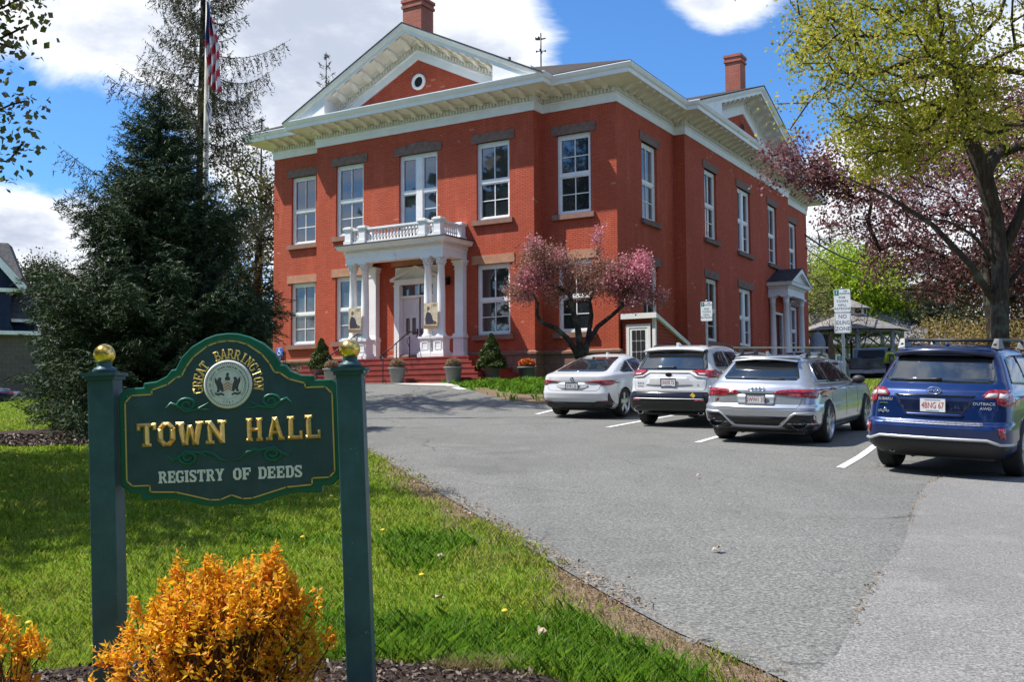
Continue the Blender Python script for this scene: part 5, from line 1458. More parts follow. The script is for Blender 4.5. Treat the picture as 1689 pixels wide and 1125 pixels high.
# ======== silver estate
def silver_estate():
    root = empty('parked_car', label='silver estate car with roof cross bars and two large oval exhausts', cat='car', group='cars parked in the lot')
    K = [(.19, .34, 4.6, .80, .3, .10, .02, .05), (.26, .20, 4.8, .90, .3, .13, .02, .05), (.36, .09, 4.93, .955, .30, .14, .02, .06), (.50, .03, 4.99, .972, .30, .15, .025, .06), (.58, .0, 4.99, .975, .30, .15, .03, .06), (.64, .015, 4.98, .972, .28, .15, .035, .06), (.67, .075, 4.97, .968, .28, .15, .04, .06),
         (.80, .085, 4.9, .962, .28, .16, .045, .08), (.90, .10, 4.75, .955, .28, .17, .05, .10), (.965, .13, 4.4, .935, .28, .17, .055, .12), (1.0, .16, 3.95, .905, .26, .17, .06, .14), (1.04, .22, 3.55, .865, .22, .16, .065, .10), (1.10, .29, 3.4, .835, .2, .15, .07, .09), (1.25, .47, 3.02, .75, .2, .13, .08, .09), (1.38, .62, 2.7, .665, .18, .10, .09, .10), (1.42, .60, 2.56, .64, .18, .09, .09, .10), (1.445, .55, 2.45, .61, .18, .09, .09, .10), (1.465, .62, 2.3, .55, .2, .08, .08, .10), (1.48, .82, 2.1, .40, .2, .06, .05, .1), (1.487, 1.05, 1.9, .22, .15, .03, .05, .1)]
    b = car_body(K).build('body', CSILVER, root)
    cut_wells(b, (1.08, 4.01), .975, .385, .36)
    sk = Skin(b)
    sk.panel('rear_window', [(-.60, 1.07), (.60, 1.07), (.64, 1.11), (.53, 1.37), (.47, 1.40), (-.47, 1.40), (-.53, 1.37), (-.64, 1.11)], CGLASS, parent=root)
    sp = MB()
    v = []
    for x in np.linspace(-.56, .56, 15):
        v.append((x, .46+.10*(x/.6)**2, 1.425-.05*(x/.6)**2))
    for i in range(14):
        a, c = v[i], v[i+1]
        sp.add([a, c, (c[0]*.97, c[1]+.25, c[2]+.03), (a[0]*.97, a[1]+.25, a[2]+.03), (a[0], a[1]+.01, a[2]-.022), (c[0], c[1]+.01, c[2]-.022), (c[0]*.97, c[1]+.25, c[2]-.02), (a[0]*.97, a[1]+.25, a[2]-.02)], [(0, 1, 2, 3), (4, 7, 6, 5), (0, 4, 5, 1), (2, 6, 7, 3)], 0, True)
    sp.build('roof_spoiler', CSILVER, root)
    for s in (-1, 1):
        tl = sk.panel('tail_light', [(s*a, z) for a, z in ((.27, .865), (.36, .905), (.60, .925), (.90, .925), (.985, .91), (.985, .78), (.90, .795), (.62, .805), (.40, .825), (.30, .845))], REDL, parent=root, off=.012, thick=.014, grid=.035)
        sk.panel('lens_strip', [(s*a, z) for a, z in ((.34, .868), (.60, .878), (.88, .872), (.88, .86), (.60, .862), (.36, .856))], DARKRED, parent=tl, off=.0165, thick=.003)
    for o in sk.side_panels('tail_light_wrap', [(.22, .92), (.44, .90), (.47, .83), (.40, .77), (.24, .785)], REDL, parent=root, off=.010): pass
    sk.panel('trunk_strip', [(-.28, .855), (.28, .855), (.28, .842), (-.28, .842)], GLOSSB, parent=root, off=.006)
    sk.panel('plate_recess', [(-.34, .835), (.34, .835), (.30, .655), (-.30, .655)], simple('silver_recess_shade', (.34, .36, .39), .5, .5), parent=root, off=.004)  # duller silver than the body: recess shade put into the colour
    sk.panel('rear_grille', [(-.52, .475), (.52, .475), (.36, .335), (-.36, .335)], simple('grille_black', (.012, .012, .013), .4, var=.5, vs=90), parent=root, off=.006)
    for s in (-1, 1):
        sk.panel('exhaust_surround', [(s*a, z) for a, z in ((.58, .47), (.64, .51), (.90, .51), (.90, .27), (.50, .27), (.42, .315))], TRIM, parent=root, off=.007)
        h = rear_pt(sk, s*.70, .34); exhaust(root, s*.70, .345, h.y-.055, .125, .068, simple('dark_chrome', (.10, .10, .105), .15, 1.) if s < 0 else bpy.data.materials['dark_chrome'])
        sk.panel('reflector', [(s*a, z) for a, z in ((.895, .44), (.925, .42), (.925, .28), (.905, .28))], REDL, parent=root, off=.010)
    pth = [(-.93, .26), (-.93, .50), (-.90, .545), (-.64, .535), (-.57, .495), (-.42, .335), (-.34, .312), (.34, .312), (.42, .335), (.57, .495), (.64, .535), (.90, .545), (.93, .50), (.93, .26)]
    P = []
    for (a, z), (c, z2) in zip(pth[:-1], pth[1:]):
        for i in range(6):
            h = rear_pt(sk, a+(c-a)*i/6, z+(z2-z)*i/6)
            if h: P.append(h+Vector((0, -.012, 0)))
    MB().tube(P, .016, 8).build('bumper_frame', simple('matt_silver', (.62, .63, .65), .35, .7), root)
    sk.panel('diffuser', [(-.88, .27), (.88, .27), (.78, .21), (-.78, .21)], TRIM, parent=root, off=.006)
    h = rear_pt(sk, 0, .75); plate(root, .752, h.y-.012, '2WW1 35', x=.0, tilt=4, frame=True)
    bd = MB()
    for i in range(4):
        cx = -.096+i*.064; h = rear_pt(sk, cx, .93)
        bd.tube([(cx+.042*math.cos(R(a)), h.y-.014, .932+.042*math.sin(R(a))) for a in range(0, 361, 20)], .0065, 6, cap=False)
    bd.build('badge', CHROME, root)
    badge_text(sk, 'RS6', -.60, .74, .055, SILVERP, root)
    rb = MB(); h = rear_pt(sk, -.685, .74); rb.prism([(-.715, .72), (-.685, .76), (-.655, .76), (-.685, .72)], h.y-.01, h.y+.0); rb.build('badge', REDL, root)
    seam(sk, [(.0, .60), (.66, .615), (.70, .66), (.74, .80)], root)
    # side glass
    wn = [(.62, 1.03), (.86, 1.345), (1.05, 1.385), (1.0, 1.02)]
    for nm, p in (('side_window', [(.72, 1.04), (.92, 1.31), (1.18, 1.365), (1.30, 1.38), (1.32, 1.02)]), ('side_window', [(1.36, 1.02), (1.34, 1.385), (1.9, 1.395), (2.22, 1.385), (2.30, 1.01)]), ('side_window', [(2.34, 1.01), (2.27, 1.385), (2.52, 1.35), (3.10, 1.06), (3.14, 1.0)])):
        sk.side_panels(nm, p, CGLASS, parent=root, off=.005)
    trm = MB()
    for s in (1, -1):
        P = []
        for a, z in ((.68, 1.015), (.90, 1.335), (1.2, 1.395), (1.9, 1.415), (2.5, 1.37), (3.16, 1.02), (3.2, .985), (2.2, 1.0), (1.2, 1.01), (.68, 1.015)):
            h, n = sk.cast((s*3, a, z), (-s, 0, 0)); P.append(h+n*.004 if n.x*s > 0 else h-n*.004)
        trm.tube(P, .010, 6)
    trm.build('window_trim', ALLOY, root)
    for y in (1.34, 2.32, 3.25): seam(sk, [(y, .98), (y-.02, .7), (y+.0, .38)], root, axis='side')
    for y in (3.3,): pass
    sk.side_panels('sill_trim', [(1.5, .30), (3.6, .30), (3.6, .345), (1.5, .335)], TRIM, parent=root, off=.006)
    for x in (-.967, .967): pass
    for s in (-1, 1):
        for y in (1.08, 4.01): wheel(root, s*.845, y, .362, .285, 5, .285, 0)
    m = MB()
    for s in (-1, 1): m.tube([(s*.55, .78, 1.47), (s*.575, 1.0, 1.505), (s*.60, 1.9, 1.525), (s*.575, 2.5, 1.49), (s*.56, 2.62, 1.43)], .018, 8)
    m.build('roof_rail', ALLOY, root)
    for y in (1.12, 1.95):
        m = MB(); m.box(-.72, .72, y-.04, y+.04, 1.60, 1.63)
        mo = m.build('cross_bar', ALLOY, root)
        f = MB()
        for s in (-1, 1): f.add([(s*.54, y-.05, 1.60), (s*.62, y-.05, 1.60), (s*.62, y-.06, 1.46), (s*.56, y-.06, 1.46), (s*.54, y+.05, 1.60), (s*.62, y+.05, 1.60), (s*.62, y+.06, 1.46), (s*.56, y+.06, 1.46)], [(0, 1, 2, 3), (4, 7, 6, 5), (0, 4, 5, 1), (1, 5, 6, 2), (2, 6, 7, 3), (3, 7, 4, 0)])
        f.build('bar_foot', TRIM, mo)
    m = MB(); m.prism([(.72, 1.475), (.92, 1.482), (.86, 1.50), (.74, 1.55), (.71, 1.545)], -.02, .02, axis='x'); m.build('antenna_fin', CSILVER, root)
    wp = MB(); pts = [rear_pt(sk, x, 1.09+.0*x) for x in np.linspace(-.05, .42, 6)]; wp.tube([p+Vector((0, -.02, .0)) for p in pts], .012, 6); wp.build('wiper', TRIM, root)
    mirror_pod(root, .88, 3.05, 1.03, TRIM); handles(sk, [(1.62, .92), (2.62, .90)], root, ALLOY); underbody(root, 4.99, .97)
    place(root, (3.76, 18.07), 31, 1.08, .915)
silver_estate()

# ======== blue outback-style wagon
def blue_wagon():
    root = empty('parked_car', label='dark blue wagon with grey lower cladding and black roof rails, nearest the photo edge', cat='car', group='cars parked in the lot')
    K = [(.24, .30, 4.45, .82, .3, .08, .02, .05), (.34, .12, 4.65, .90, .26, .10, .02, .05), (.42, .05, 4.78, .918, .25, .11, .02, .06), (.50, .02, 4.8, .92, .25, .12, .02, .06), (.60, .0, 4.81, .92, .25, .12, .025, .06), (.655, .02, 4.8, .92, .24, .12, .03, .06), (.675, .10, 4.8, .92, .24, .12, .03, .06), (.82, .12, 4.75, .917, .24, .13, .035, .08), (.95, .13, 4.6, .91, .24, .14, .04, .1), (1.03, .17, 4.2, .89, .24, .14, .045, .12), (1.08, .23, 3.75, .865, .22, .14, .05, .12), (1.12, .28, 3.5, .845, .2, .14, .055, .1), (1.30, .44, 3.05, .77, .18, .12, .065, .1), (1.46, .56, 2.65, .69, .18, .10, .075, .1), (1.50, .52, 2.5, .67, .18, .10, .075, .1), (1.535, .50, 2.4, .64, .18, .10, .08, .1), (1.565, .62, 2.3, .57, .2, .08, .07, .1), (1.59, .85, 2.1, .42, .2, .05, .05, .1), (1.60, 1.1, 1.9, .22, .14, .03, .05, .1)]
    b = car_body(K).build('body', CBLUE, root)
    cut_wells(b, (1.03, 3.78), .92, .375, .36)
    sk = Skin(b)
    sk.panel('rear_window', [(-.64, 1.13), (.64, 1.13), (.70, 1.17), (.60, 1.42), (.55, 1.455), (-.55, 1.455), (-.60, 1.42), (-.70, 1.17)], CGLASS, parent=root)
    spv = MB()
    v = [(x, .43+.12*(x/.66)**2, 1.525-.045*(x/.66)**2) for x in np.linspace(-.63, .63, 15)]
    for i in range(14):
        a, c = v[i], v[i+1]
        spv.add([a, c, (c[0]*.97, c[1]+.3, c[2]+.03), (a[0]*.97, a[1]+.3, a[2]+.03), (a[0], a[1]+.03, a[2]-.05), (c[0], c[1]+.03, c[2]-.05), (c[0]*.97, c[1]+.25, c[2]-.04), (a[0]*.97, a[1]+.25, a[2]-.04)], [(0, 1, 2, 3), (4, 7, 6, 5), (0, 4, 5, 1), (2, 6, 7, 3)], 0, True)
    spv.build('roof_spoiler', CBLUE2, root)
    GC = simple('grey_cladding', (.13, .135, .14), .6); 
    sk.panel('rear_cladding', [(-.93, .40), (-.80, .405), (-.68, .455), (.68, .455), (.80, .405), (.93, .40), (.93, .25), (-.93, .25)], TRIM, parent=root, off=.008)
    P = []
    for (a, z), (c, z2) in zip([(-.925, .425), (-.80, .43), (-.66, .475), (.66, .475), (.80, .43)], [(-.80, .43), (-.66, .475), (.66, .475), (.80, .43), (.925, .425)]):
        for i in range(6):
            h = rear_pt(sk, a+(c-a)*i/6, z+(z2-z)*i/6)
            if h: P.append(h+Vector((0, -.004, 0)))
    MB().tube(P, .019, 8).build('bumper_strip', SILVERP, root)
    sk.panel('step_guard', [(-.60, .668), (.60, .668), (.62, .642), (-.62, .642)], simple('ribbed_aluminium', (.45, .45, .45), .4, .7, var=.5, vs=40), parent=root, off=.008)
    for s in (-1, 1):
        tl = sk.panel('tail_light', [(s*a, z) for a, z in ((.57, .985), (.62, 1.035), (.70, 1.055), (.93, 1.045), (.93, .865), (.80, .87), (.745, .90), (.735, .955), (.60, .955))], REDL, parent=root, off=.014, thick=.016, grid=.035)
        sk.panel('clear_lens', [(s*a, z) for a, z in ((.60, .965), (.64, 1.012), (.735, 1.018), (.735, .968))], CLEARL, parent=tl, off=.019, thick=.004)
        sk.panel('clear_lens', [(s*a, z) for a, z in ((.755, 1.015), (.84, 1.01), (.83, .955), (.755, .958))], CLEARL, parent=tl, off=.019, thick=.004)
        sk.panel('reflector', [(s*a, z) for a, z in ((.78, .615), (.85, .62), (.85, .50), (.80, .50))], REDL, parent=root, off=.010)
    for o in sk.side_panels('tail_light_wrap', [(.26, 1.04), (.50, 1.01), (.52, .93), (.46, .875), (.28, .87)], REDL, parent=root, off=.010): pass
    sk.panel('plate_recess', [(-.52, .975), (.52, .975), (.34, .745), (-.34, .745)], CBLUE2, parent=root, off=.003)  # flush panel; darker navy stands for the shade inside the recess
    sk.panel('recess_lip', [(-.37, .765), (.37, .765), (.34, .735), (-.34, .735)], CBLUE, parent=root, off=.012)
    sk.panel('plate_shade', [(-.50, .985), (.50, .985), (.47, .962), (-.47, .962)], GLOSSB, parent=root, off=.010)
    h = rear_pt(sk, 0, .86); plate(root, .862, h.y-.012, '4BNG 67', x=.0, tilt=3)
    bd = MB(); h = rear_pt(sk, 0, 1.03)
    bd.tube([(.085*math.cos(R(a)), h.y-.016, 1.035+.042*math.sin(R(a))) for a in range(0, 361, 15)], .007, 6, cap=False)
    for cx, cz_, s_ in ((-.035, 1.043, .014), (.02, 1.05, .008), (.045, 1.04, .008), (.0, 1.026, .008), (.028, 1.024, .008), (.055, 1.03, .007)):
        bd.ball((cx, h.y-.014, cz_), (s_*1.5, .004, s_), 8, 6)
    bd.build('badge', CHROME, root)
    LTR = simple('badge_silver', (.40, .41, .42), .5); badge_text(sk, 'SUBARU', -.63, .915, .05, LTR, root, 1.1); badge_text(sk, 'OUTBACK', .60, .895, .05, LTR, root, 1.1); badge_text(sk, 'AWD', .62, .84, .046, LTR, root, 1.2)
    m = MB(); h = rear_pt(sk, -.62, .87); m.box(-.70, -.56, h.y-.006, h.y+.004, .862, .872)
    h = rear_pt(sk, -.62, .76)
    for i in range(7): m.ball((-.70+i*.026, h.y-.006, .765+.010*math.sin(i*2.4)), (.016, .004, .014), 8, 6)
    m.ball((-.62, h.y-.006, .785), (.028, .004, .022), 8, 6)
    m.build('badge', CHROME, root)
    seam(sk, [(.0, .69), (.60, .69), (.70, .72), (.76, .87)], root)
    for p in ([(.66, 1.13), (.84, 1.42), (1.10, 1.46), (1.30, 1.47), (1.36, 1.10)], [(1.40, 1.10), (1.36, 1.47), (2.12, 1.475), (2.22, 1.09)], [(2.28, 1.09), (2.2, 1.47), (2.45, 1.43), (3.02, 1.12), (3.06, 1.08)]):
        sk.side_panels('side_window', p, CGLASS, parent=root, off=.005)
    for y in (1.36, 2.26): seam(sk, [(y, 1.06), (y-.02, .7), (y, .42)], root, axis='side')
    sk.side_panels('sill_cladding', [(1.42, .26), (3.40, .26), (3.40, .40), (1.42, .40)], TRIM, parent=root, off=.008)
    for s in (-1, 1):
        for y in (1.03, 3.78): wheel(root, s*.80, y, .352, .235, 10, .235, 1)
    m = MB()
    for s in (-1, 1):
        m.tube([(s*.59, .75, 1.585), (s*.60, .95, 1.655), (s*.605, 2.2, 1.66), (s*.59, 2.5, 1.56)], .022, 8)
    m.build('roof_rail', TRIM, root)
    for y in (.85, 2.3):
        f = MB()
        for s in (-1, 1): f.add([(s*.55, y-.12, 1.56), (s*.64, y-.12, 1.54), (s*.63, y-.05, 1.665), (s*.575, y-.05, 1.67), (s*.55, y+.2, 1.565), (s*.64, y+.2, 1.55), (s*.63, y+.1, 1.665), (s*.575, y+.1, 1.67)], [(0, 1, 2, 3), (4, 7, 6, 5), (0, 4, 5, 1), (1, 5, 6, 2), (2, 6, 7, 3), (3, 7, 4, 0)])
        f.build('rail_foot', simple('rail_grey', (.11, .115, .12), .5, .3), root)
    m = MB(); m.tube([(-.6, .98, 1.648), (.6, .98, 1.648)], .02, 8); m.build('cross_bar', TRIM, root)
    m = MB(); m.ball((0, .78, 1.59), (.03, .06, .03), 8, 6); m.build('antenna_fin', CBLUE, root)
    wp = MB(); pts = [rear_pt(sk, x, 1.155+.015*math.cos(x*4)) for x in np.linspace(-.42, .05, 7)]; wp.tube([p+Vector((0, -.022, 0)) for p in pts], [.012]*5+[.02, .024], 6); wp.build('wiper', TRIM, root)
    mirror_pod(root, .88, 2.95, 1.10, CBLUE); handles(sk, [(1.62, .98), (2.52, .97)], root, CBLUE); underbody(root, 4.8, .92, .26)
    exhaust(root, -.55, .30, .25, .04, .04)
    place(root, (5.13, 13.86), 38, 1.03, .84); root.scale = (.965, 1., 1.045)
blue_wagon()

# ======== white SUV
def white_suv():
    root = empty('parked_car', label='white SUV with gloss black rear bumper and a small yellow diamond sticker', cat='car', group='cars parked in the lot')
    K = [(.27, .28, 4.2, .82, .25, .06, .02, .05), (.34, .10, 4.4, .90, .22, .08, .02, .05), (.42, .03, 4.53, .925, .22, .09, .02, .06), (.55, .0, 4.58, .928, .22, .10, .02, .06), (.66, .02, 4.6, .928, .22, .10, .02, .06), (.70, .07, 4.6, .928, .22, .10, .02, .06), (.82, .09, 4.58, .928, .22, .11, .025, .07), (.96, .10, 4.45, .925, .22, .11, .03, .09), (1.06, .12, 4.1, .915, .22, .11, .035, .1), (1.14, .16, 3.8, .895, .22, .11, .04, .12), (1.19, .21, 3.5, .865, .2, .11, .045, .1), (1.35, .32, 3.15, .80, .18, .10, .05, .1), (1.52, .44, 2.75, .725, .16, .08, .055, .1), (1.57, .40, 2.6, .705, .16, .08, .06, .1), (1.62, .40, 2.45, .675, .18, .08, .06, .1), (1.655, .52, 2.35, .60, .2, .06, .05, .1), (1.68, .75, 2.2, .45, .2, .04, .05, .1), (1.69, 1.0, 2.0, .25, .14, .03, .05, .1)]
    b = car_body(K).build('body', CWHITE, root)
    cut_wells(b, (.97, 3.66), .93, .385, .37)
    sk = Skin(b)
    sk.panel('rear_window', [(-.69, 1.17), (.69, 1.17), (.76, 1.20), (.66, 1.545), (.60, 1.575), (-.60, 1.575), (-.66, 1.545), (-.76, 1.20)], CGLASS, parent=root)
    spv = MB()
    v = [(x, .30+.07*(x/.66)**2, 1.615-.04*(x/.66)**2) for x in np.linspace(-.66, .66, 13)]
    for i in range(12):
        a, c = v[i], v[i+1]
        spv.add([a, c, (c[0]*.97, c[1]+.28, c[2]+.035), (a[0]*.97, a[1]+.28, a[2]+.035), (a[0], a[1]+.02, a[2]-.03), (c[0], c[1]+.02, c[2]-.03), (c[0]*.97, c[1]+.25, c[2]-.04), (a[0]*.97, a[1]+.25, a[2]-.04)], [(0, 1, 2, 3), (4, 7, 6, 5), (0, 4, 5, 1), (2, 6, 7, 3)], 0, True)
    spv.build('roof_spoiler', CWHITE, root)
    sk.panel('spoiler_underside', [(-.66, 1.585), (.66, 1.585), (.68, 1.525), (-.68, 1.525)], GLOSSB, parent=root, off=.012)
    sk.panel('rear_bumper', [(-.935, .60), (-.86, .70), (-.78, .735), (.78, .735), (.86, .70), (.935, .60), (.935, .34), (.80, .29), (-.80, .29), (-.935, .34)], GLOSSB, parent=root, off=.012, thick=.014, grid=.04)
    for o in sk.side_panels('bumper_corner', [(.12, .68), (.40, .70), (.56, .62), (.58, .42), (.50, .32), (.2, .30)], TRIM, parent=root, off=.010): pass
    sk.panel('bumper_crease', [(-.75, .60), (.75, .60), (.76, .585), (-.76, .585)], SILVERP, parent=root, off=.0145, thick=.004)
    for s in (-1, 1):
        tl = sk.panel('tail_light', [(s*a, z) for a, z in ((.50, 1.155), (.56, 1.175), (.93, 1.165), (.93, 1.03), (.80, 1.03), (.74, 1.06), (.60, 1.075))], REDL, parent=root, off=.018, thick=.02, grid=.035)
        sk.panel('clear_lens', [(s*a, z) for a, z in ((.60, 1.105), (.76, 1.105), (.75, 1.068), (.64, 1.078))], CLEARL, parent=tl, off=.023, thick=.004)
        sk.panel('reflector', [(s*a, z) for a, z in ((.58, .578), (.76, .578), (.76, .552), (.58, .552))], REDL, parent=root, off=.018)
        h = rear_pt(sk, s*.66, .32); exhaust(root, s*.66, .315, h.y-.02, .06, .05)
        sk.panel('tailgate_crease', [(s*a, z) for a, z in ((.0, 1.135), (.44, 1.135), (.58, 1.06), (.80, 1.035), (.80, 1.015), (.57, 1.035), (.43, 1.11), (0, 1.11))], CWHITE, parent=root, off=.020, thick=.02)
    for o in sk.side_panels('tail_light_wrap', [(.20, 1.15), (.42, 1.14), (.60, 1.05), (.66, 1.0), (.46, 1.02), (.22, 1.02)], REDL, parent=root, off=.014): pass
    sk.panel('lower_valance', [(-.78, .30), (.78, .30), (.74, .25), (-.74, .25)], TRIM, parent=root, off=.006)
    sk.panel('plate_recess', [(-.40, 1.04), (.40, 1.04), (.52, .86), (.30, .84), (-.30, .84), (-.52, .86)], simple('car_white_shaded', (.50, .51, .52), .35, coat=1.), parent=root, off=.004)  # greyed body white, the recess shading is in the colour
    h = rear_pt(sk, 0, .93); plate(root, .925, h.y-.012, '3HX8 72', x=.0, tilt=3, frame=True)
    bd = MB(); h = rear_pt(sk, 0, 1.075); bd.ball((0, h.y-.016, 1.085), (.07, .012, .046), 16, 10); bd.build('badge', GLOSSB, root)
    for i, sx_ in enumerate((.9,)): 
        badge_text(sk, 'RAV4', -.63, .90, .062, TRIM, root); badge_text(sk, 'AWD', -.63, .84, .055, TRIM, root, 1.1); badge_text(sk, 'SE', .62, .87, .05, TRIM, root)
    h = rear_pt(sk, .54, .66); m = MB(); q = .062
    m.add([(.54+a, h.y-.018, .665+c) for a, c in ((0, -q), (q, 0), (0, q), (-q, 0))], [(0, 1, 2, 3)]); m.build('sticker', simple('sticker_yellow', (.62, .40, .05), .5, var=.4, vs=40), root)
    seam(sk, [(.0, .755), (.72, .755), (.765, .80), (.79, 1.02)], root)
    for p in ([(.60, 1.26), (.74, 1.50), (1.0, 1.555), (1.32, 1.57), (1.36, 1.20), (.75, 1.19)], [(1.40, 1.19), (1.38, 1.57), (2.1, 1.575), (2.2, 1.18)], [(2.26, 1.18), (2.2, 1.57), (2.45, 1.53), (3.02, 1.22), (3.06, 1.17)]):
        sk.side_panels('side_window', p, CGLASS, parent=root, off=.006)
    for y in (1.36, 2.22): seam(sk, [(y, 1.15), (y-.02, .7), (y, .45)], root, axis='side')
    sk.side_panels('sill_cladding', [(1.38, .28), (3.26, .28), (3.26, .46), (1.38, .46)], TRIM, parent=root, off=.008)
    for s in (-1, 1):
        for y in (.97, 3.66): wheel(root, s*.81, y, .362, .235, 5, .245, 0)
    m = MB(); m.prism([(.62, 1.665), (.84, 1.685), (.78, 1.70), (.66, 1.745), (.62, 1.74)], -.025, .025, axis='x'); m.build('antenna_fin', CWHITE, root)
    m = MB()
    for s in (-1, 1): m.tube([(s*.60, .8, 1.665), (s*.62, 1.0, 1.69), (s*.62, 2.2, 1.69), (s*.60, 2.4, 1.65)], .016, 6)
    m.build('roof_rail', TRIM, root)
    wp = MB(); pts = [rear_pt(sk, x, 1.215+.02*math.cos(x*5)) for x in np.linspace(-.28, .12, 7)]; wp.tube([p+Vector((0, -.025, 0)) for p in pts], [.012]*5+[.022, .024], 6); wp.build('wiper', TRIM, root)
    mirror_pod(root, .90, 2.98, 1.2, CWHITE); handles(sk, [(1.62, 1.05), (2.5, 1.04)], root, CWHITE); underbody(root, 4.6, .92, .28)
    place(root, (2.88, 21.8), 31, .97, .885)
white_suv()

# ======== white fastback
def white_fastback():
    root = empty('parked_car', label='white sloping-back saloon beside the grass, farthest left of the parked row', cat='car', group='cars parked in the lot')
    K = [(.20, .32, 4.4, .80, .3, .10, .02, .05), (.28, .14, 4.6, .89, .3, .13, .02, .05), (.36, .08, 4.7, .918, .3, .14, .02, .06), (.48, .02, 4.77, .925, .3, .15, .02, .06), (.60, .0, 4.78, .926, .3, .16, .025, .06), (.70, .03, 4.76, .925, .3, .16, .03, .07), (.82, .06, 4.65, .922, .3, .17, .035, .1), (.92, .05, 4.4, .912, .3, .18, .04, .12), (.985, .055, 4.05, .895, .3, .18, .045, .14), (1.02, .075, 3.75, .87, .28, .18, .05, .14), (1.045, .17, 3.55, .845, .26, .17, .055, .12), (1.075, .34, 3.42, .815, .24, .15, .06, .1), (1.16, .66, 3.1, .76, .22, .13, .075, .1), (1.27, 1.04, 2.8, .69, .2, .10, .09, .1), (1.36, 1.42, 2.55, .61, .2, .08, .09, .1), (1.405, 1.66, 2.42, .54, .2, .05, .08, .1), (1.435, 1.85, 2.3, .42, .2, .03, .05, .1), (1.447, 2.0, 2.2, .22, .1, .02, .05, .1)]
    b = car_body(K).build('body', CWHITE, root)
    cut_wells(b, (1.0, 3.86), .927, .365, .34)
    sk = Skin(b)
    sk.panel('rear_window', [(-.60, 1.085), (.60, 1.085), (.645, 1.105), (.50, 1.37), (.45, 1.39), (-.45, 1.39), (-.50, 1.37), (-.645, 1.105)], CGLASS, parent=root)
    for s in (-1, 1):
        tl = sk.panel('tail_light', [(s*a, z) for a, z in ((.30, .868), (.45, .885), (.70, .905), (.93, .905), (.93, .84), (.86, .785), (.74, .78), (.62, .83), (.45, .845))], REDL, parent=root, off=.012, thick=.014, grid=.035)
        sk.panel('lens_strip', [(s*a, z) for a, z in ((.40, .868), (.70, .888), (.70, .872), (.46, .856))], DARKRED, parent=tl, off=.0165, thick=.003)
        sk.panel('reflector', [(s*a, z) for a, z in ((.60, .425), (.84, .44), (.84, .412), (.66, .40))], REDL, parent=root, off=.011)
        sk.panel('bumper_vent', [(s*a, z) for a, z in ((.845, .62), (.865, .60), (.90, .40), (.90, .30), (.82, .30))], TRIM, parent=root, off=.010)
        sk.panel('corner_outlet', [(s*a, z) for a, z in ((.50, .36), (.60, .405), (.85, .405), (.85, .28), (.52, .26))], GLOSSB, parent=root, off=.012)
        P = [rear_pt(sk, s*a, z)+Vector((0, -.014, 0)) for a, z in ((.46, .29), (.49, .36), (.58, .40), (.70, .405))]
        MB().tube(P, .012, 6).build('outlet_trim', TRIM, root)
    for o in sk.side_panels('tail_light_wrap', [(.22, .90), (.44, .90), (.47, .87), (.40, .80), (.24, .79)], REDL, parent=root, off=.010): pass
    sk.panel('rear_diffuser', [(-.93, .41), (-.5, .40), (.5, .40), (.93, .41), (.93, .26), (.78, .21), (-.78, .21), (-.93, .26)], TRIM, parent=root, off=.008)
    sk.panel('plate_recess', [(-.36, .845), (.36, .845), (.42, .76), (.26, .685), (-.26, .685), (-.42, .76)], simple('car_white_recess_shade', (.46, .47, .49), .35, coat=1.), parent=root, off=.004)  # shade of the recess painted as a greyer white on a flush panel
    h = rear_pt(sk, 0, .77); plate(root, .768, h.y-.012, '5YK1 25', x=.0, tilt=2, frame=True, red=False)
    bd = MB(); h = rear_pt(sk, 0, .935)
    bd.tube([(0, h.y-.012, .935), (0, h.y-.004, .935)], .042, 24, mi=0); 
    bd.box(-.028, -.001, h.y-.0145, h.y-.0125, .936, .962, 1); bd.box(.001, .028, h.y-.0145, h.y-.0125, .908, .934, 1)
    bd.build('badge', [GLOSSB, SIGNWHITE], root)
    badge_text(sk, 'i4', -.64, .945, .05, SILVERP, root); badge_text(sk, 'eDrive40', .58, .935, .04, SILVERP, root)
    seam(sk, [(.0, .66), (.58, .66), (.66, .70), (.70, .80)], root)
    for p in ([(.98, 1.09), (1.5, 1.29), (1.62, 1.31), (1.66, 1.04), (1.06, 1.05)], [(1.70, 1.04), (1.66, 1.315), (2.1, 1.345), (2.26, 1.335), (2.36, 1.02)], [(2.42, 1.02), (2.32, 1.33), (2.5, 1.29), (3.05, 1.06), (3.1, 1.01)]):
        sk.side_panels('side_window', p, CGLASS, parent=root, off=.005)
    for y in (1.5, 2.38): seam(sk, [(y, 1.0), (y-.04, .7), (y, .36)], root, axis='side')
    sk.side_panels('sill_trim', [(1.42, .24), (3.48, .24), (3.48, .32), (1.42, .32)], TRIM, parent=root, off=.006)
    for s in (-1, 1):
        for y in (1.0, 3.86): wheel(root, s*.80, y, .338, .25, 5, .255, 1)
    m = MB(); m.prism([(1.95, 1.44), (2.12, 1.445), (2.06, 1.46), (1.98, 1.49), (1.95, 1.485)], -.02, .02, axis='x'); m.build('antenna_fin', CWHITE, root)
    mirror_pod(root, .86, 2.95, 1.03, CWHITE); handles(sk, [(1.72, .92), (2.62, .91)], root, CWHITE); underbody(root, 4.78, .92, .22)
    place(root, (1.14, 24.7), 31, 1.0, .875)
white_fastback()

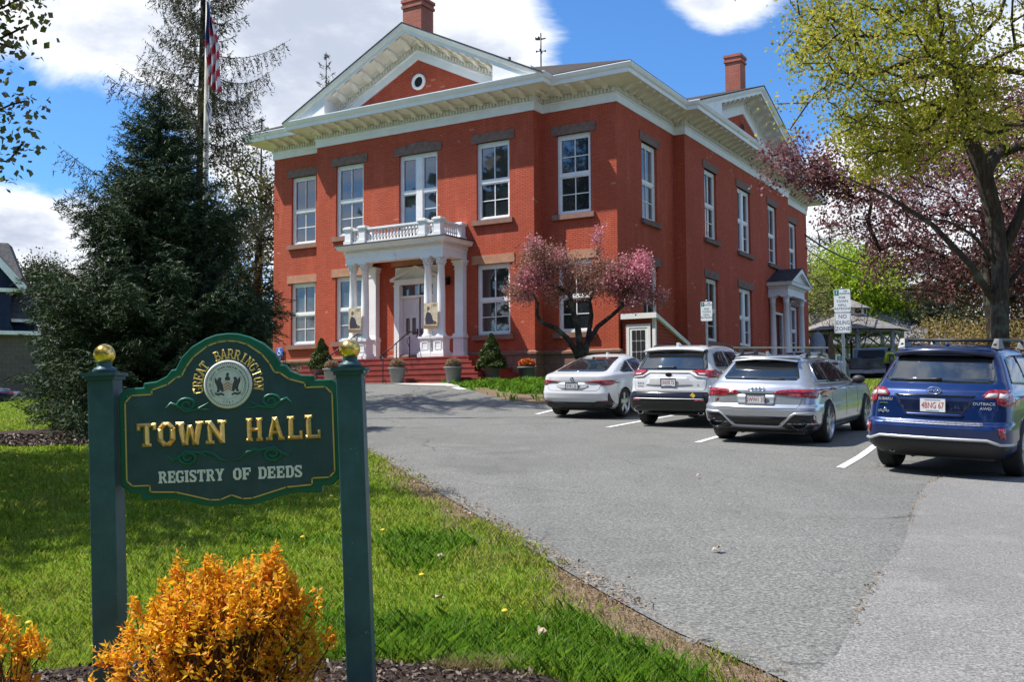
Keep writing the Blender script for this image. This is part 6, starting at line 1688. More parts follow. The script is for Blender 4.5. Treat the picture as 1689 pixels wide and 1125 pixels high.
# ======== dark pickup far back and the worker beside it
def pickup():
    root = empty('pickup_truck', label='dark grey pickup truck seen from behind in the far lot', cat='pickup truck')
    m = MB()
    m.prism([(.15, .55), (.12, .62), (.10, 1.28), (2.1, 1.28), (2.1, .55)], -.98, .98, axis='x')
    b = m.build('bed', CGREY, root); bv_ = b.modifiers.new('e', 'BEVEL'); bv_.width = .04; bv_.segments = 3
    m = MB(); m.prism([(2.12, .55), (2.12, 1.30), (2.25, 1.86), (2.4, 1.92), (3.6, 1.92), (4.3, 1.32), (5.75, 1.22), (5.85, .6)], -.96, .96, axis='x')
    cb = m.build('cab', CGREY, root); bv_ = cb.modifiers.new('e', 'BEVEL'); bv_.width = .08; bv_.segments = 3
    MB().add([(-.74, 2.135, 1.36), (.74, 2.135, 1.36), (.66, 2.225, 1.80), (-.66, 2.225, 1.80)], [(0, 1, 2, 3)]).build('rear_window', simple('tinted_rear_glass', (.006, .006, .007), .3, 0, .3), root)
    m = MB(); m.box(-.88, .88, .07, .10, .74, 1.26); tg = m.build('tailgate', CGREY, root); bv_ = tg.modifiers.new('e', 'BEVEL'); bv_.width = .015
    m = MB(); m.prism([(-.1, 1.0), (0, 1.05), (.1, 1.0), (0, .97)], .055, .068); m.build('badge', TRIM, root)
    m = MB(); m.box(-.88, .88, .10, 2.0, 1.285, 1.30); m.box(-.3, .3, .3, .9, 1.30, 1.38); m.build('bed_cover', TRIM, root)
    for s in (-1, 1):
        MB().box(min(s*.885, s*.99), max(s*.885, s*.99), .085, .16, .80, 1.22).build('tail_light', REDL, root)
        for y in (1.15, 4.75): wheel(root, s*.85, y, .40, .27, 6, .25, 1)
    m = MB(); m.box(-.98, -.28, -.06, .12, .50, .68); m.box(.28, .98, -.06, .12, .50, .68); m.box(-.28, .28, .0, .12, .48, .66); m.build('rear_bumper', SILVERP, root)
    plate(root, .57, -.015, '1ETX 40'); underbody(root, 5.8, .95, .42)
    root.location = (18.5-.0, 52.2, g(18.5, 52)+.01); root.rotation_euler = (0, 0, R(-24))
pickup()
def simple_sedan(name, x, y, yaw, mat, label, cat='car', L=4.6):
    root = empty(name, label=label, cat=cat)
    K = [(.20, .3, 4.3, .78, .25, .08, .02, .05), (.30, .08, 4.5, .88, .25, .1, .02, .05), (.55, .0, 4.6, .90, .25, .1, .02, .06), (.80, .03, 4.5, .90, .25, .1, .02, .1), (.92, .06, 4.1, .88, .25, .1, .03, .12), (.98, .3, 3.5, .84, .25, .1, .04, .1), (1.03, .6, 3.3, .80, .22, .1, .05, .1), (1.2, .95, 2.9, .72, .2, .1, .06, .1), (1.36, 1.3, 2.55, .62, .2, .08, .06, .1), (1.42, 1.5, 2.3, .5, .2, .05, .05, .1), (1.44, 1.7, 2.1, .25, .1, .02, .05, .1)]
    b = car_body(K, 30).build('body', mat, root); cut_wells(b, (.95, 3.65), .9, .36, .33); sk = Skin(b)
    sk.panel('rear_window', [(-.58, 1.04), (.58, 1.04), (.48, 1.34), (-.48, 1.34)], CGLASS, parent=root)
    for p in ([(1.0, 1.04), (1.4, 1.32), (2.0, 1.35), (2.05, 1.02)], [(2.1, 1.02), (2.05, 1.35), (2.35, 1.33), (2.95, 1.06)]): sk.side_panels('side_window', p, CGLASS, parent=root, off=.005)
    for s in (-1, 1):
        sk.panel('tail_light', [(s*a, z) for a, z in ((.5, .88), (.88, .88), (.88, .74), (.6, .76))], REDL, parent=root, off=.01)
        for yy in (.95, 3.65): wheel(root, s*.78, yy, .33, .22, 7, .21, 1)
    underbody(root, 4.6, .9)
    root.location = (x, y, g(x, y)+.012); root.rotation_euler = (0, 0, -R(yaw))
    return root
simple_sedan('parked_car', -27.9, 57., 262, CBLUE2, 'dark blue saloon by the stone wall of the left house')
simple_sedan('parked_car', 15.0, 45.5, 300, CWHITE, 'white car in the far lot, mostly hidden behind the silver estate')
# ------------------------------------------------------------------ trees
def grow(att, trunk, pen=.22, seg=.55, seed=0, droop=0.):
    r = np.random.default_rng(seed)
    cap = len(trunk)+len(att)*14
    N = np.zeros((cap, 3)); par = np.full(cap, -1); dl = np.zeros(cap); n = 0
    for i, p in enumerate(trunk):
        N[n] = p; par[n] = n-1; dl[n] = 0 if i == 0 else dl[n-1]+np.linalg.norm(N[n]-N[n-1]); n += 1
    first = max(1, n//3)
    c = np.asarray(trunk[-1])
    order = np.argsort(np.linalg.norm(att-c, axis=1))
    ends = []
    for k in order:
        a = att[k]
        d = np.linalg.norm(N[first:n]-a, axis=1)
        up_ = np.maximum(0, N[first:n, 2]-a[2])
        cost = d+pen*dl[first:n]+.35*up_
        j = int(np.argmin(cost))+first
        D = np.linalg.norm(a-N[j]); m = max(1, int(D/seg)); last = j
        if n+m >= cap: break
        off = r.normal(size=3)*D*.07
        for q in range(1, m+1):
            s = q/m; p = N[j]+(a-N[j])*s+off*math.sin(s*math.pi)
            p[2] += droop*D*math.sin(s*math.pi)*.3
            N[n] = p; par[n] = last; dl[n] = dl[last]+D/m; last = n; n += 1
        ends.append(last)
    return N[:n], par[:n], np.array(ends)
def branches(name, N, par, rbase, mat, parent, expo=.5, rmin=.006, sides=(8, 5, 3), skip=0.):
    n = len(N); cnt = np.zeros(n); kids = [[] for _ in range(n)]
    for i in range(1, n): kids[par[i]].append(i)
    for i in range(n-1, -1, -1):
        if not kids[i]: cnt[i] = 1
        if par[i] >= 0: cnt[par[i]] += cnt[i]
    rad = rbase*(cnt/cnt[0])**expo
    rad = np.maximum(rad, rmin)
    mb = MB(); stack = [(0, None)]
    while stack:
        i, pre = stack.pop()
        ch = [] if pre is None else [pre]
        cur = i
        while True:
            ch.append(cur)
            if not kids[cur]: break
            k = sorted(kids[cur], key=lambda q: -cnt[q])
            for o in k[1:]: stack.append((o, cur))
            cur = k[0]
        if len(ch) > 1:
            rr_ = [rad[q] for q in ch]
            if pre is not None: rr_[0] = min(rad[pre], rr_[1]*1.25)
            if max(rr_) < skip: continue
            s = sides[0] if max(rr_) > .08 else sides[1] if max(rr_) > .02 else sides[2]
            mb.tube([N[q] for q in ch], rr_, s, cap=False)
    return mb.build(name, mat, parent, fix=False)
def scatter(pts, k, spread, seed):
    r = np.random.default_rng(seed); c = np.repeat(pts, k, axis=0)
    return c+r.normal(size=c.shape)*np.asarray(spread)
def tree_root(name, x, y, label, cat='tree', group=None):
    return empty(name, (x, y, g(x, y)), 0, label, cat, group)
def lin(a, b, n): return [np.array(a)+(np.array(b)-np.array(a))*i/(n-1) for i in range(n)]

# ---- yellow-green maple on the right
MAPLEL = leafmat('spring_maple_leaf', [(.24, .28, .022), (.34, .37, .03), (.43, .43, .045), (.46, .43, .07), (.34, .26, .05)], .58)
x, y = 11.25, 23.0; z0 = g(x, y)
o = tree_root('maple_tree', x, y, 'tall maple in yellow-green spring leaf with a thick dark trunk beside the blue wagon')
trunk = [np.array(p) for p in ((0, 0, -.4), (-.02, 0, .6), (-.06, 0, 2.0), (.0, 0, 3.4), (-.08, 0, 4.6), (-.35, -.1, 5.6), (-.75, -.2, 6.6), (-1.0, -.3, 7.8), (-1.1, -.4, 9.2))]
att = np.concatenate([ell(1350, (.6, -.6, 9.0), (6.3, 5.0, 3.6), 11, .25), ell(480, (-3.0, -1.4, 7.6), (3.0, 2.6, 1.9), 12, .2), ell(120, (2.8, -1, 7.0), (3.2, 3, 1.6), 13), ell(60, (-2.9, -.4, 5.9), (1.5, 1.2, .5), 14)])
rr0 = np.random.default_rng(3)
bump_ = vnoise(att[:, 0]*1.0+att[:, 2]*.7, att[:, 1]+att[:, 2]*.4, 1.7, 4)
att = att[(bump_ > .42) & (att[:, 2] > 5.2) & (x+att[:, 0] > (y+att[:, 1])*.262)]
N, par, ends = grow(att, trunk, .18, .5, 1, .3)
branches('trunk', N, par, .20, BARK, o, .44, .010)
tips = N[ends]; mids = N[len(trunk)+200:]
C = np.concatenate([scatter(tips, 6, (.36, .36, .3), 5), scatter(tips, 31, (.14, .14, .13), 55), scatter(mids[::3], 5, (.16, .16, .16), 6)])
np_mesh('crown', leaves(C, .082, 7, .25, .35, .75), 4, MAPLEL, o)
# two low bare-ish limbs
m = MB()
m.tube([(-.05, 0, 2.5), (-.75, -.1, 3.55), (-1.6, -.15, 4.45), (-2.7, -.2, 5.15), (-3.9, -.2, 5.7)], [.095, .08, .06, .04, .015], 7)
m.tube([(-.05, -.05, 3.45), (-.7, -.2, 4.2), (-1.3, -.3, 4.5), (-2.0, -.4, 4.55)], [.05, .04, .025, .008], 6)
m.tube([(.06, 0, 3.8), (.5, .0, 4.7), (.9, -.1, 5.9), (1.5, -.2, 7.4)], [.14, .12, .1, .05], 8)
m.tube([(.06, 0, 2.9), (.7, .1, 3.7), (1.5, .1, 4.3)], [.06, .045, .02], 6)
m.build('limb', BARK, o)

# ---- copper beech / purple plum behind it
PURPL = leafmat('purple_leaf', [(.12, .035, .05), (.19, .065, .08), (.27, .115, .13), (.34, .18, .19), (.18, .09, .06)], .45)
x, y = 15.4, 32.0
o = tree_root('purple_tree', x, y, 'broad purple-leaved tree behind the maple trunk, reaching over the brick side wall')
trunk = [np.array(p) for p in ((0, 0, -.4), (0, 0, 1.2), (-.1, 0, 2.4), (-.2, 0, 3.6), (-.2, 0, 5.), (-.1, 0, 6.5))]
att = np.concatenate([ell(950, (.2, 0, 5.6), (5.6, 4.4, 3.3), 21, .2), ell(80, (-5.9, -.6, 6.9), (1.9, 1.2, 1.0), 22), ell(60, (-5.0, -.4, 6.3), (1.3, 1., .5), 23), ell(240, (1, 0, 8.6), (4.2, 3.6, 2.1), 24), ell(420, (2.4, 0, 4.2), (4.9, 3.0, 2.5), 25)])
nb_ = vnoise(att[:, 0]+att[:, 2]*.8, att[:, 1]-att[:, 2]*.3, 1.5, 9)
att = att[(nb_ > .30) & (att[:, 2] > 2.0) & ((att[:, 2] > 4.9) | ((x+att[:, 0])/(y+att[:, 1]) > .357))]
N, par, ends = grow(att, trunk, .2, .6, 2, .1)
branches('trunk', N, par, .22, BARKD, o, .47, .008)
C = np.concatenate([scatter(N[ends], 10, (.36, .36, .28), 8), scatter(N[ends], 38, (.20, .20, .17), 88), scatter(N[len(trunk)+150::3], 4, (.22, .22, .2), 9)])
np_mesh('crown', leaves(C, .108, 10, .2, .3, .72), 4, PURPL, o)

# ---- maple just outside the frame on the left: only its twig ends show, its crown shades the lawn
LEFTL = leafmat('opening_maple_leaf', [(.10, .13, .025), (.16, .19, .035), (.22, .22, .06), (.25, .17, .08)], .5)
x, y = -11.6, 10.8; z0 = g(x, y)
o = tree_root('shade_maple', x, y, 'young maple at the left edge of the lawn, only its leafy twig ends in view')
trunk = [np.array(p) for p in ((0, 0, -.3), (0, 0, 1.2), (.05, 0, 2.6), (.1, 0, 4.0), (.1, 0, 6.0), (.1, 0, 8.0))]
att = ell(1000, (.8, .3, 6.0), (5.4, 5.2, 4.0), 31, .15)
r_ = np.random.default_rng(9); ux = (x+att[:, 0])/(y+att[:, 1])
lim = -.555+.03*vnoise(att[:, 2]*1.1, att[:, 1]*0+2.5, 1.0, 5)
att = att[(ux < lim) & (r_.random(len(att)) < .66) & (x+att[:, 0]+.655*att[:, 2] < -1.9) & (att[:, 2] > 2.2) & (y+att[:, 1] > 6.2)]
# twigs that reach into view
tw_ = []
for zz, yy, ue in ((6.05, 11.2, 66), (5.85, 11., 30), (5.62, 11.2, 92), (5.5, 11.4, 55), (5.3, 11., 60), (5.1, 11.2, 25), (5.0, 11.4, 6), (4.75, 11.4, 32), (4.6, 11.2, 8), (4.25, 11.0, 32), (4.1, 11.3, 10), (3.45, 11.2, 32), (3.35, 11., 8), (2.9, 11., 28), (2.75, 11.2, 6)):
    xe = (ue-844.5)/1658*yy*1.002
    ze = zz
    for f in (0., .4, .75): tw_.append((xe-f*1.1-x, yy-y+f*.3, ze+EYE-z0-f*.35))
att = np.concatenate([att, np.array(tw_)])
N, par, ends = grow(att, trunk, .16, .45, 3)
branches('trunk', N, par, .17, BARKD, o, .45, .007)
keep = N[ends]
C = scatter(keep, 52, (.36, .36, .32), 12)
u_ = (x+C[:, 0])/(y+C[:, 1])
tipset = np.array(tw_)
dmin = np.min(np.linalg.norm(C[:, None, :]-tipset[None], axis=2), axis=1)
ok = (u_ < -.535) | ((dmin < .34) & (np.random.default_rng(1).random(len(C)) < .5))
C = np.concatenate([C[ok], scatter(tipset, 22, (.15, .2, .12), 14)]); u_ = np.concatenate([u_[ok], np.full(len(tipset)*22, -.5)])
np_mesh('crown', leaves(C, np.where(u_ < -.535, .17, .085), 13, .2, .3, .75), 4, LEFTL, o)

# ---- flowering crab apple in front of the right wing
PINK = leafmat('crabapple_blossom', [(.58, .16, .24), (.68, .25, .33), (.50, .17, .19), (.72, .38, .42)], .3)
BRONZE = leafmat('bronze_leaf', [(.26, .12, .08), (.34, .18, .12), (.22, .10, .08), (.42, .24, .20)], .3)
x, y = 2.15, 32.0
o = tree_root('crabapple_tree', x, y, 'small pink flowering crab apple with spreading dark limbs before the brick corner', 'tree')
def limb(pts, rad): return pts, rad
m = MB(); S_ = lambda u, v: np.array(((u-955)/1658*32, 0, (664.5-v)/1658*32+EYE-g(x, y)))
limbs = [([S_(958, 660), S_(958, 610), S_(956, 575), S_(952, 540), S_(945, 515), S_(940, 488), S_(925, 476), S_(900, 470)], [.17, .15, .12, .10, .085, .07, .05, .03], (0, -.1, -.2)),
         ([S_(957, 600), S_(948, 580), S_(935, 560), S_(915, 543), S_(892, 534), S_(884, 522), S_(886, 505), S_(878, 490)], [.12, .10, .09, .08, .07, .06, .045, .02], (0, -.5, -.9)),
         ([S_(960, 600), S_(966, 580), S_(972, 545), S_(976, 520), S_(974, 495), S_(985, 470), S_(992, 430), S_(987, 385)], [.12, .09, .08, .07, .05, .04, .02, .008], (0, .2, .5)),
         ([S_(958, 610), S_(966, 570), S_(985, 540), S_(1008, 522), S_(1026, 506), S_(1034, 485), S_(1040, 460), S_(1060, 425)], [.12, .09, .075, .065, .055, .04, .025, .008], (0, -.2, -.3))]
sk_pts = []
for pts, rad, yo in limbs:
    n_ = len(pts); P = []
    for i, p in enumerate(pts):
        q = p.copy(); q[1] = np.interp(i, [0, n_/2, n_-1], yo); P.append(q)
    m.tube(P, rad, 8); sk_pts += P[3:]
m.build('trunk', BARKD, o)
cl = []
for u, v, ru, rv, n_ in ((880, 440, 32, 34, 60), (868, 470, 26, 30, 40), (905, 420, 30, 20, 40), (912, 462, 22, 40, 50), (945, 440, 40, 24, 70), (985, 450, 34, 26, 60), (1020, 455, 34, 34, 80), (1050, 455, 26, 30, 60), (1040, 490, 30, 18, 40), (965, 478, 34, 16, 40), (1060, 430, 10, 12, 14), (850, 480, 20, 16, 20), (1085, 490, 16, 10, 10), (958, 452, 36, 26, 90), (930, 470, 24, 18, 40), (990, 400, 6, 40, 12), (880, 410, 10, 14, 10)):
    c = S_(u, v); cl.append(ell(n_, (c[0], 0, c[2]), (ru/1658*32, 1.0, rv/1658*32), int(u+v), .0))
cl = np.concatenate(cl); cl = cl[vnoise(cl[:, 0]*1.+cl[:, 1]*.6, cl[:, 2]+cl[:, 1]*.5, .33, 14) > .37]
tr0 = [np.array(p) for p in sk_pts]
N, par, ends = grow(cl, sk_pts, .0, .3, 7)
# twigs only (skeleton already built)
mb = MB()
for i in range(len(sk_pts), len(N)):
    mb.tube([N[par[i]], N[i]], [.009, .007], 3, cap=False)
mb.build('twig', BARKD, o, fix=False)
sel = np.random.default_rng(4).random(len(cl)); pinkness = vnoise(cl[:, 0]*1.0+3, cl[:, 2]*1.0, .8, 2)
pk = cl[pinkness > .38]; bz = cl[pinkness <= .60]
np_mesh('blossom', leaves(scatter(pk, 62, (.11, .13, .12), 3), .066, 4, 0, .3, .85), 4, PINK, o)
np_mesh('foliage', leaves(scatter(bz, 46, (.14, .16, .15), 5), .078, 6, 0, .3, .55), 4, BRONZE, o)

# ---- conifers
SPG = leafmat('spruce_needle', [(.012, .030, .015), (.024, .052, .023), (.044, .080, .033), (.085, .12, .046)], .08, .6)
SPG2 = leafmat('old_spruce_needle', [(.032, .042, .02), (.06, .068, .03), (.095, .095, .044), (.13, .11, .058)], .08, .6)
def spruce(o, H, rb, zlo, nlev, nbr, prof, mat, bmat, seed, droop=.25, tip=.18, dens=10, hang=0., nl=.15, twl=.5, keepf=None, trad=.16, lens=(.6, 1.15), na=.15, kf=5.5):
    r = np.random.default_rng(seed); rnd = random.Random(seed)
    tb = MB(); tb.tube([(0, 0, -.3), (0, 0, H*.5), (0, 0, H)], [trad, trad*.62, .015], 8)
    cent = []; dirs = []
    for i in range(nlev):
        z = zlo+(H-.15-zlo)*(i/(nlev-1))**.93
        L0 = rb*prof((z-zlo)/(H-zlo))
        nb_ = max(3, int(nbr*(.45+.55*L0/rb)))
        a0 = rnd.random()*6.28
        for k in range(nb_):
            a = a0+6.283*k/nb_+rnd.uniform(-.25, .25); L = L0*rnd.uniform(*lens); zz = z+rnd.uniform(-.12, .12)
            if L < .08: L = .08
            pts = []
            for q in range(7):
                s = q/6
                pts.append(np.array((math.cos(a)*L*s, math.sin(a)*L*s, zz-droop*L*math.sin(s*2.1)*.8+tip*L*s*s*1.2)))
            if keepf and not keepf(pts[-1]): continue
            tb.tube(pts, [max(.006, .028*L/rb*(1-s*.8)) for s in np.linspace(0, 1, 7)], 4, cap=False)
            P = np.array(pts); side = np.array((-math.sin(a), math.cos(a), 0))
            fw_ = np.array((math.cos(a), math.sin(a), 0))
            nt = max(3, int(dens*L))
            for q in range(nt):
                s = .14+.86*(q+rnd.random())/nt
                ip = s*6; j = min(5, int(ip)); p = P[j]+(P[j+1]-P[j])*(ip-j)
                sg = 1 if q % 2 else -1
                tl = twl*L*(1-.55*s)*rnd.uniform(.5, 1.1)+.05
                td = fw_*rnd.uniform(.45, .9)+side*sg*rnd.uniform(.4, 1.)+np.array((0, 0, rnd.uniform(-.35, .12)-hang))
                td /= np.linalg.norm(td)
                kk = max(2, int(tl/nl*kf))
                t_ = np.linspace(.05, 1, kk)[:, None]
                c = p+td*tl*t_; c[:, 2] -= (t_[:, 0]**2)*tl*(.12+hang*.5)
                cent.append(c+r.normal(size=c.shape)*.025); 
                dd_ = td+r.normal(size=c.shape)*.38; dirs.append(dd_)
            kk = 5; c = P[-1]+(P[-1]-P[-2])*np.linspace(-.6, .4, kk)[:, None]; cent.append(c); dirs.append((P[-1]-P[-2])[None]/np.linalg.norm(P[-1]-P[-2])+r.normal(size=c.shape)*.4)
    tb.build('trunk', bmat, o, fix=False)
    C = np.concatenate(cent); D = np.concatenate(dirs)
    np_mesh('crown', leaves(C, nl, seed, .6, .35, na, D, .2), 4, mat, o)
    return len(C)
x, y = -7.3, 20.6
o = tree_root('spruce_tree', x, y, 'dense dark green spruce with branches down to the mulch, behind the town sign', 'tree')
n_ = spruce(o, 7.15, 3.3, .15, 34, 21, lambda t: (1-t)**.72*(.86+.14*math.sin(t*23)), SPG, BARKD, 41, .22, .24, 17, .0, .12, .40, lambda p: p[2] > 3.2 or (p[0]-7.3)/(20.6+p[1]) > -.482, kf=8.5)
x, y = -8.55, 27.5
o = tree_root('spruce_tree', x, y, 'tall thin old spruce with drooping sparse branches, its top above the photo', 'tree')
spruce(o, 17.5, 3.5, 1.5, 33, 9, lambda t: (1-t)**.42*(.8+.2*math.sin(t*31)) if t > .15 else .9, SPG2, BARKD, 43, .12, .30, 14, .9, .135, .26, lambda p: p[0] < (2.5 if p[2] > 8.5 else 1.75), .24, (.35, 1.25), .17, 7.)
x, y = -11.2, 60
o = tree_root('spruce_tree', x, y, 'distant spruce whose tip shows above the left end of the roof', 'tree')
spruce(o, 20.3, 4.2, 2, 30, 7, lambda t: (1-t)**.75*(.75+.25*math.sin(t*27)), SPG2, BARKD, 45, .1, .3, 4.5, .5, .34, .3, None, .25, (.5, 1.2))
x, y = -14.6, 58
o = tree_root('spruce_tree', x, y, 'distant low spruce tip beside the left eave of the roof', 'tree')
spruce(o, 16.2, 4.0, 2, 24, 7, lambda t: (1-t)**.8, SPG2, BARKD, 46, .1, .3, 4, .3, .34, .3, None, .22)
# loose broadleaf tree between the spruces and the wall
def broad(x, y, name, label, crowns, trunkpts, mat, k, ls, seed, spread=.4, rbase=.2, bm_=None, sub=None, cat='tree', group=None, seg=.8, thin=.0, rmin=.01):
    o = tree_root(name, x, y, label, cat, group)
    att = np.concatenate([ell(n, c, r, seed+i, .15) for i, (n, c, r) in enumerate(crowns)])
    if thin: att = att[vnoise(att[:, 0]+att[:, 2]*.7, att[:, 1]+att[:, 2]*.5, spread*4, seed) > thin]
    N, par, ends = grow(att, [np.array(p, float) for p in trunkpts], .2, seg, seed)
    branches('trunk', N, par, rbase, bm_ or BARKD, o, .47, rmin)
    if k:
        C = scatter(N[ends], k, (spread, spread, spread*.8), seed+5)
        np_mesh('crown', leaves(C, ls, seed+7, .2, .3, .7), 4, mat, o)
    return o
OLIVE = leafmat('olive_leaf', [(.06, .07, .02), (.10, .105, .03), (.15, .14, .05), (.08, .06, .03)], .35)
broad(-12.0, 47, 'broadleaf_tree', 'olive green tree between the tall spruce and the left wall of the brick building', [(300, (0, 0, 7.0), (2.7, 2.2, 4.8))], [(0, 0, -.3), (0, 0, 2), (0, 0, 4.5), (.1, 0, 7)], OLIVE, 30, .16, 61, .4, .2, thin=.3)
broad(-41, 88, 'broadleaf_tree', 'dark green tree beyond the roof of the left house', [(160, (0, 0, 9.8), (2.4, 2.4, 2.9))], [(0, 0, -.3), (0, 0, 3), (0, 0, 7), (0, 0, 10)], leafmat('dark_leaf', [(.03, .04, .014), (.05, .065, .02), (.08, .085, .03)], .3), 60, .2, 63, .7, .3, thin=.25)
REDBUD = leafmat('reddish_bud', [(.20, .09, .06), (.26, .13, .09), (.14, .07, .045)], .3)
broad(-16.9, 38, 'budding_shrub', 'reddish budding shrub top behind the left side of the dense spruce', [(34, (0, 0, 4.1), (.9, .8, .45))], [(0, 0, -.3), (0, 0, 1.5), (0, 0, 3.6)], REDBUD, 20, .10, 64, .3, .08, cat='shrub')
LIME = leafmat('lime_leaf', [(.24, .34, .02), (.32, .42, .03), (.38, .46, .05)], .55)
broad(28.0, 82, 'lime_tree', 'bright lime green tree behind the grey house roof', [(420, (0, 0, 7.6), (4.6, 4, 3.9)), (120, (4, 0, 5.6), (4, 3, 2.6))], [(0, 0, -.3), (0, 0, 3), (0, 0, 6), (0, 0, 9)], LIME, 36, .3, 65, .62, .3, thin=.2)
PALEB = leafmat('pale_bud', [(.34, .36, .28), (.42, .42, .33), (.26, .27, .17)], .5)
broad(29.3, 92, 'budding_tree', 'tall pale tree barely in bud against the sky right of the brick building', [(240, (1.0, 0, 12.6), (4.2, 4, 5.2)), (160, (-4.4, 0, 9.5), (3.4, 3, 6.0))], [(0, 0, -.3), (0, 0, 4), (0, 0, 8), (.2, 0, 13)], PALEB, 12, .17, 66, .6, .3, BARK, thin=.2, rmin=.02)
TANB = leafmat('tan_bud', [(.28, .25, .10), (.36, .31, .14), (.22, .17, .07)], .4)
broad(22.6, 78, 'budding_tree', 'tan budding tree close to the right end of the brick side wall', [(260, (0, 0, 6.4), (3.4, 3, 5.0))], [(0, 0, -.3), (0, 0, 3), (0, 0, 6), (0, 0, 9)], TANB, 22, .17, 67, .5, .22, BARK, thin=.2, rmin=.015)
x, y = 33.2, 90
o = tree_root('pine_tree', x, y, 'dark blue-green pine behind the lime green tree', 'tree')
spruce(o, 14.2, 4.6, 2, 22, 9, lambda t: (1-t)**.55*(.8+.2*math.sin(t*19)), SPG, BARKD, 47, .0, .3, 4.5, .0, .42, .4)
x, y = 19.2, 46
o = tree_root('hemlock_tree', x, y, 'dark drooping hemlock below the purple foliage, right of the gazebo', 'tree')
spruce(o, 6.9, 1.9, 3.1, 20, 10, lambda t: (1-t)**.6*(.75+.25*math.sin(t*21)), SPG, BARKD, 48, .35, .05, 8, .25, .2, .4)
FORS = leafmat('bare_yellow_shrub', [(.30, .21, .07), (.38, .28, .10), (.24, .15, .06), (.33, .27, .06)], .4)
for i, (x, y, w_, h_, lb) in enumerate(((18.9, 43., 2.2, 2.7, 'tan and yellow budding shrub just left of the maple trunk'), (23.4, 44., 3.2, 3.0, 'tan and yellow budding shrub right of the maple trunk'))):
    broad(x, y, 'budding_shrub', lb, [(230, (0, 0, h_*.52), (w_, 1.6, h_*.5))], [(0, 0, -.2), (0, 0, .3), (0, 0, .8)], FORS, 26, .10, 70+i, .28, .07, BARK, cat='shrub', seg=.4)
broad(19.6, 58, 'bare_sapling', 'small bare twiggy tree in front of the tan house', [(170, (0, 0, 3.0), (1.9, 1.5, 1.7))], [(0, 0, -.2), (0, 0, 1), (0, 0, 2.4)], FORS, 5, .09, 74, .3, .09, BARK, seg=.4, rmin=.012)
broad(26.5, 54, 'broadleaf_tree', 'dark green leafy tree low behind the maple trunk on the right', [(330, (0, 0, 4.2), (4.2, 2.6, 3.4))], [(0, 0, -.3), (0, 0, 1.2), (0, 0, 3)], leafmat('deep_leaf', [(.035, .05, .018), (.06, .08, .026), (.10, .11, .04), (.14, .11, .05)], .3), 40, .2, 79, .4, .2, thin=.2)
broad(48, 70, 'broadleaf_tree', 'olive tree far right behind the shrubs', [(300, (0, 0, 8), (8, 5, 6))], [(0, 0, -.3), (0, 0, 3), (0, 0, 7)], OLIVE, 30, .3, 75, .8, .3)
x, y = 15.25, 30.
# thin dead stub by the maple trunk
o = tree_root('slim_trunk', 14.85, 31.0, 'slim dark second trunk just left of the maple trunk', 'tree')
m = MB(); m.tube([(0, 0, -.3), (.05, 0, 1.6), (.12, 0, 3.0), (.2, 0, 4.6)], [.17, .14, .12, .08], 8); m.build('trunk', BARKD, o)

# ---- far treeline, one soft mass
r_ = np.random.default_rng(77); n_ = 26000
xx = r_.uniform(-260, 260, n_); yy = 210+r_.normal(size=n_)*14+np.abs(xx)*.1
hh = 9+5*vnoise(xx, yy*0, 14, 3)+3*vnoise(xx, yy*0, 5, 4)
zz = gz(xx, yy)+r_.random(n_)**.6*hh
me_o = np_mesh('far_treeline', leaves(np.stack([xx, yy, zz], 1), 2.2, 78, .3, .4, .8), 4, leafmat('far_leaf', [(.05, .07, .03), (.09, .10, .04), (.13, .12, .06)], .3))
tag(me_o, 'soft green line of distant trees on the horizon', 'treeline', kind='stuff')

# ------------------------------------------------------------------ orange spirea shrubs by the sign
SPIR = leafmat('gold_spirea_leaf', [(.86, .46, .02), (.90, .56, .03), (.90, .44, .02), (.94, .68, .08), (.80, .20, .04), (.88, .52, .025), (.78, .28, .02)], .56)
STEM = simple('reddish_stem', (.12, .05, .02), .8)
def spirea(x, y, cl, label, seed):
    z0 = g(x, y); o = empty('spirea_shrub', (x, y, z0), 0, label, 'shrub', 'orange spirea shrubs under the sign')
    r = np.random.default_rng(seed); m = MB(); cents = []; dirs = []; szs = []
    for (cx, cz_, rx, rz, n) in cl:
        for q in range(n):
            a = r.random()*6.283; el_ = math.acos(1-1.35*r.random()); rad = (.62+.38*r.random()**.6)
            p = np.array((cx+rx*math.sin(el_)*math.cos(a)*rad, rx*.75*math.sin(el_)*math.sin(a)*rad, cz_+rz*math.cos(el_)*rad))
            if p[2] < .02: continue
            base = np.array((cx*.5+r.normal()*.06, r.normal()*.05, 0.))
            mid = (base+p)/2+np.array((0, 0, .03))
            if q % 3 == 0: m.tube([base, mid, p], [.004, .0035, .002], 4, cap=False)
            d = p-base; d /= np.linalg.norm(d)+1e-6; d = d*.6+np.array((0, 0, .6)); d /= np.linalg.norm(d)
            Ls = r.uniform(.03, .085); k = int(5+Ls*62)
            for j in range(k):
                t_ = j/(k-1); c = p+d*Ls*(t_-.5)
                an = j*2.4+r.random()*.5; b1 = np.cross(d, (0.3, 1, .1)); b1 /= np.linalg.norm(b1); b2 = np.cross(d, b1)
                ld = (b1*math.cos(an)+b2*math.sin(an))*(1-.45*t_)+d*(.35+.9*t_)
                ld /= np.linalg.norm(ld); s_ = .040*(1-.35*t_)*r.uniform(.75, 1.25)
                cents.append(c+ld*s_*.5); dirs.append(ld); szs.append(s_)
    m.build('stem', STEM, o, fix=False)
    C = np.array(cents); D = np.array(dirs); sz = np.array(szs)
    np_mesh('foliage', leaves(C, sz, seed, .5, .15, .42, D, .35), 4, SPIR, o)
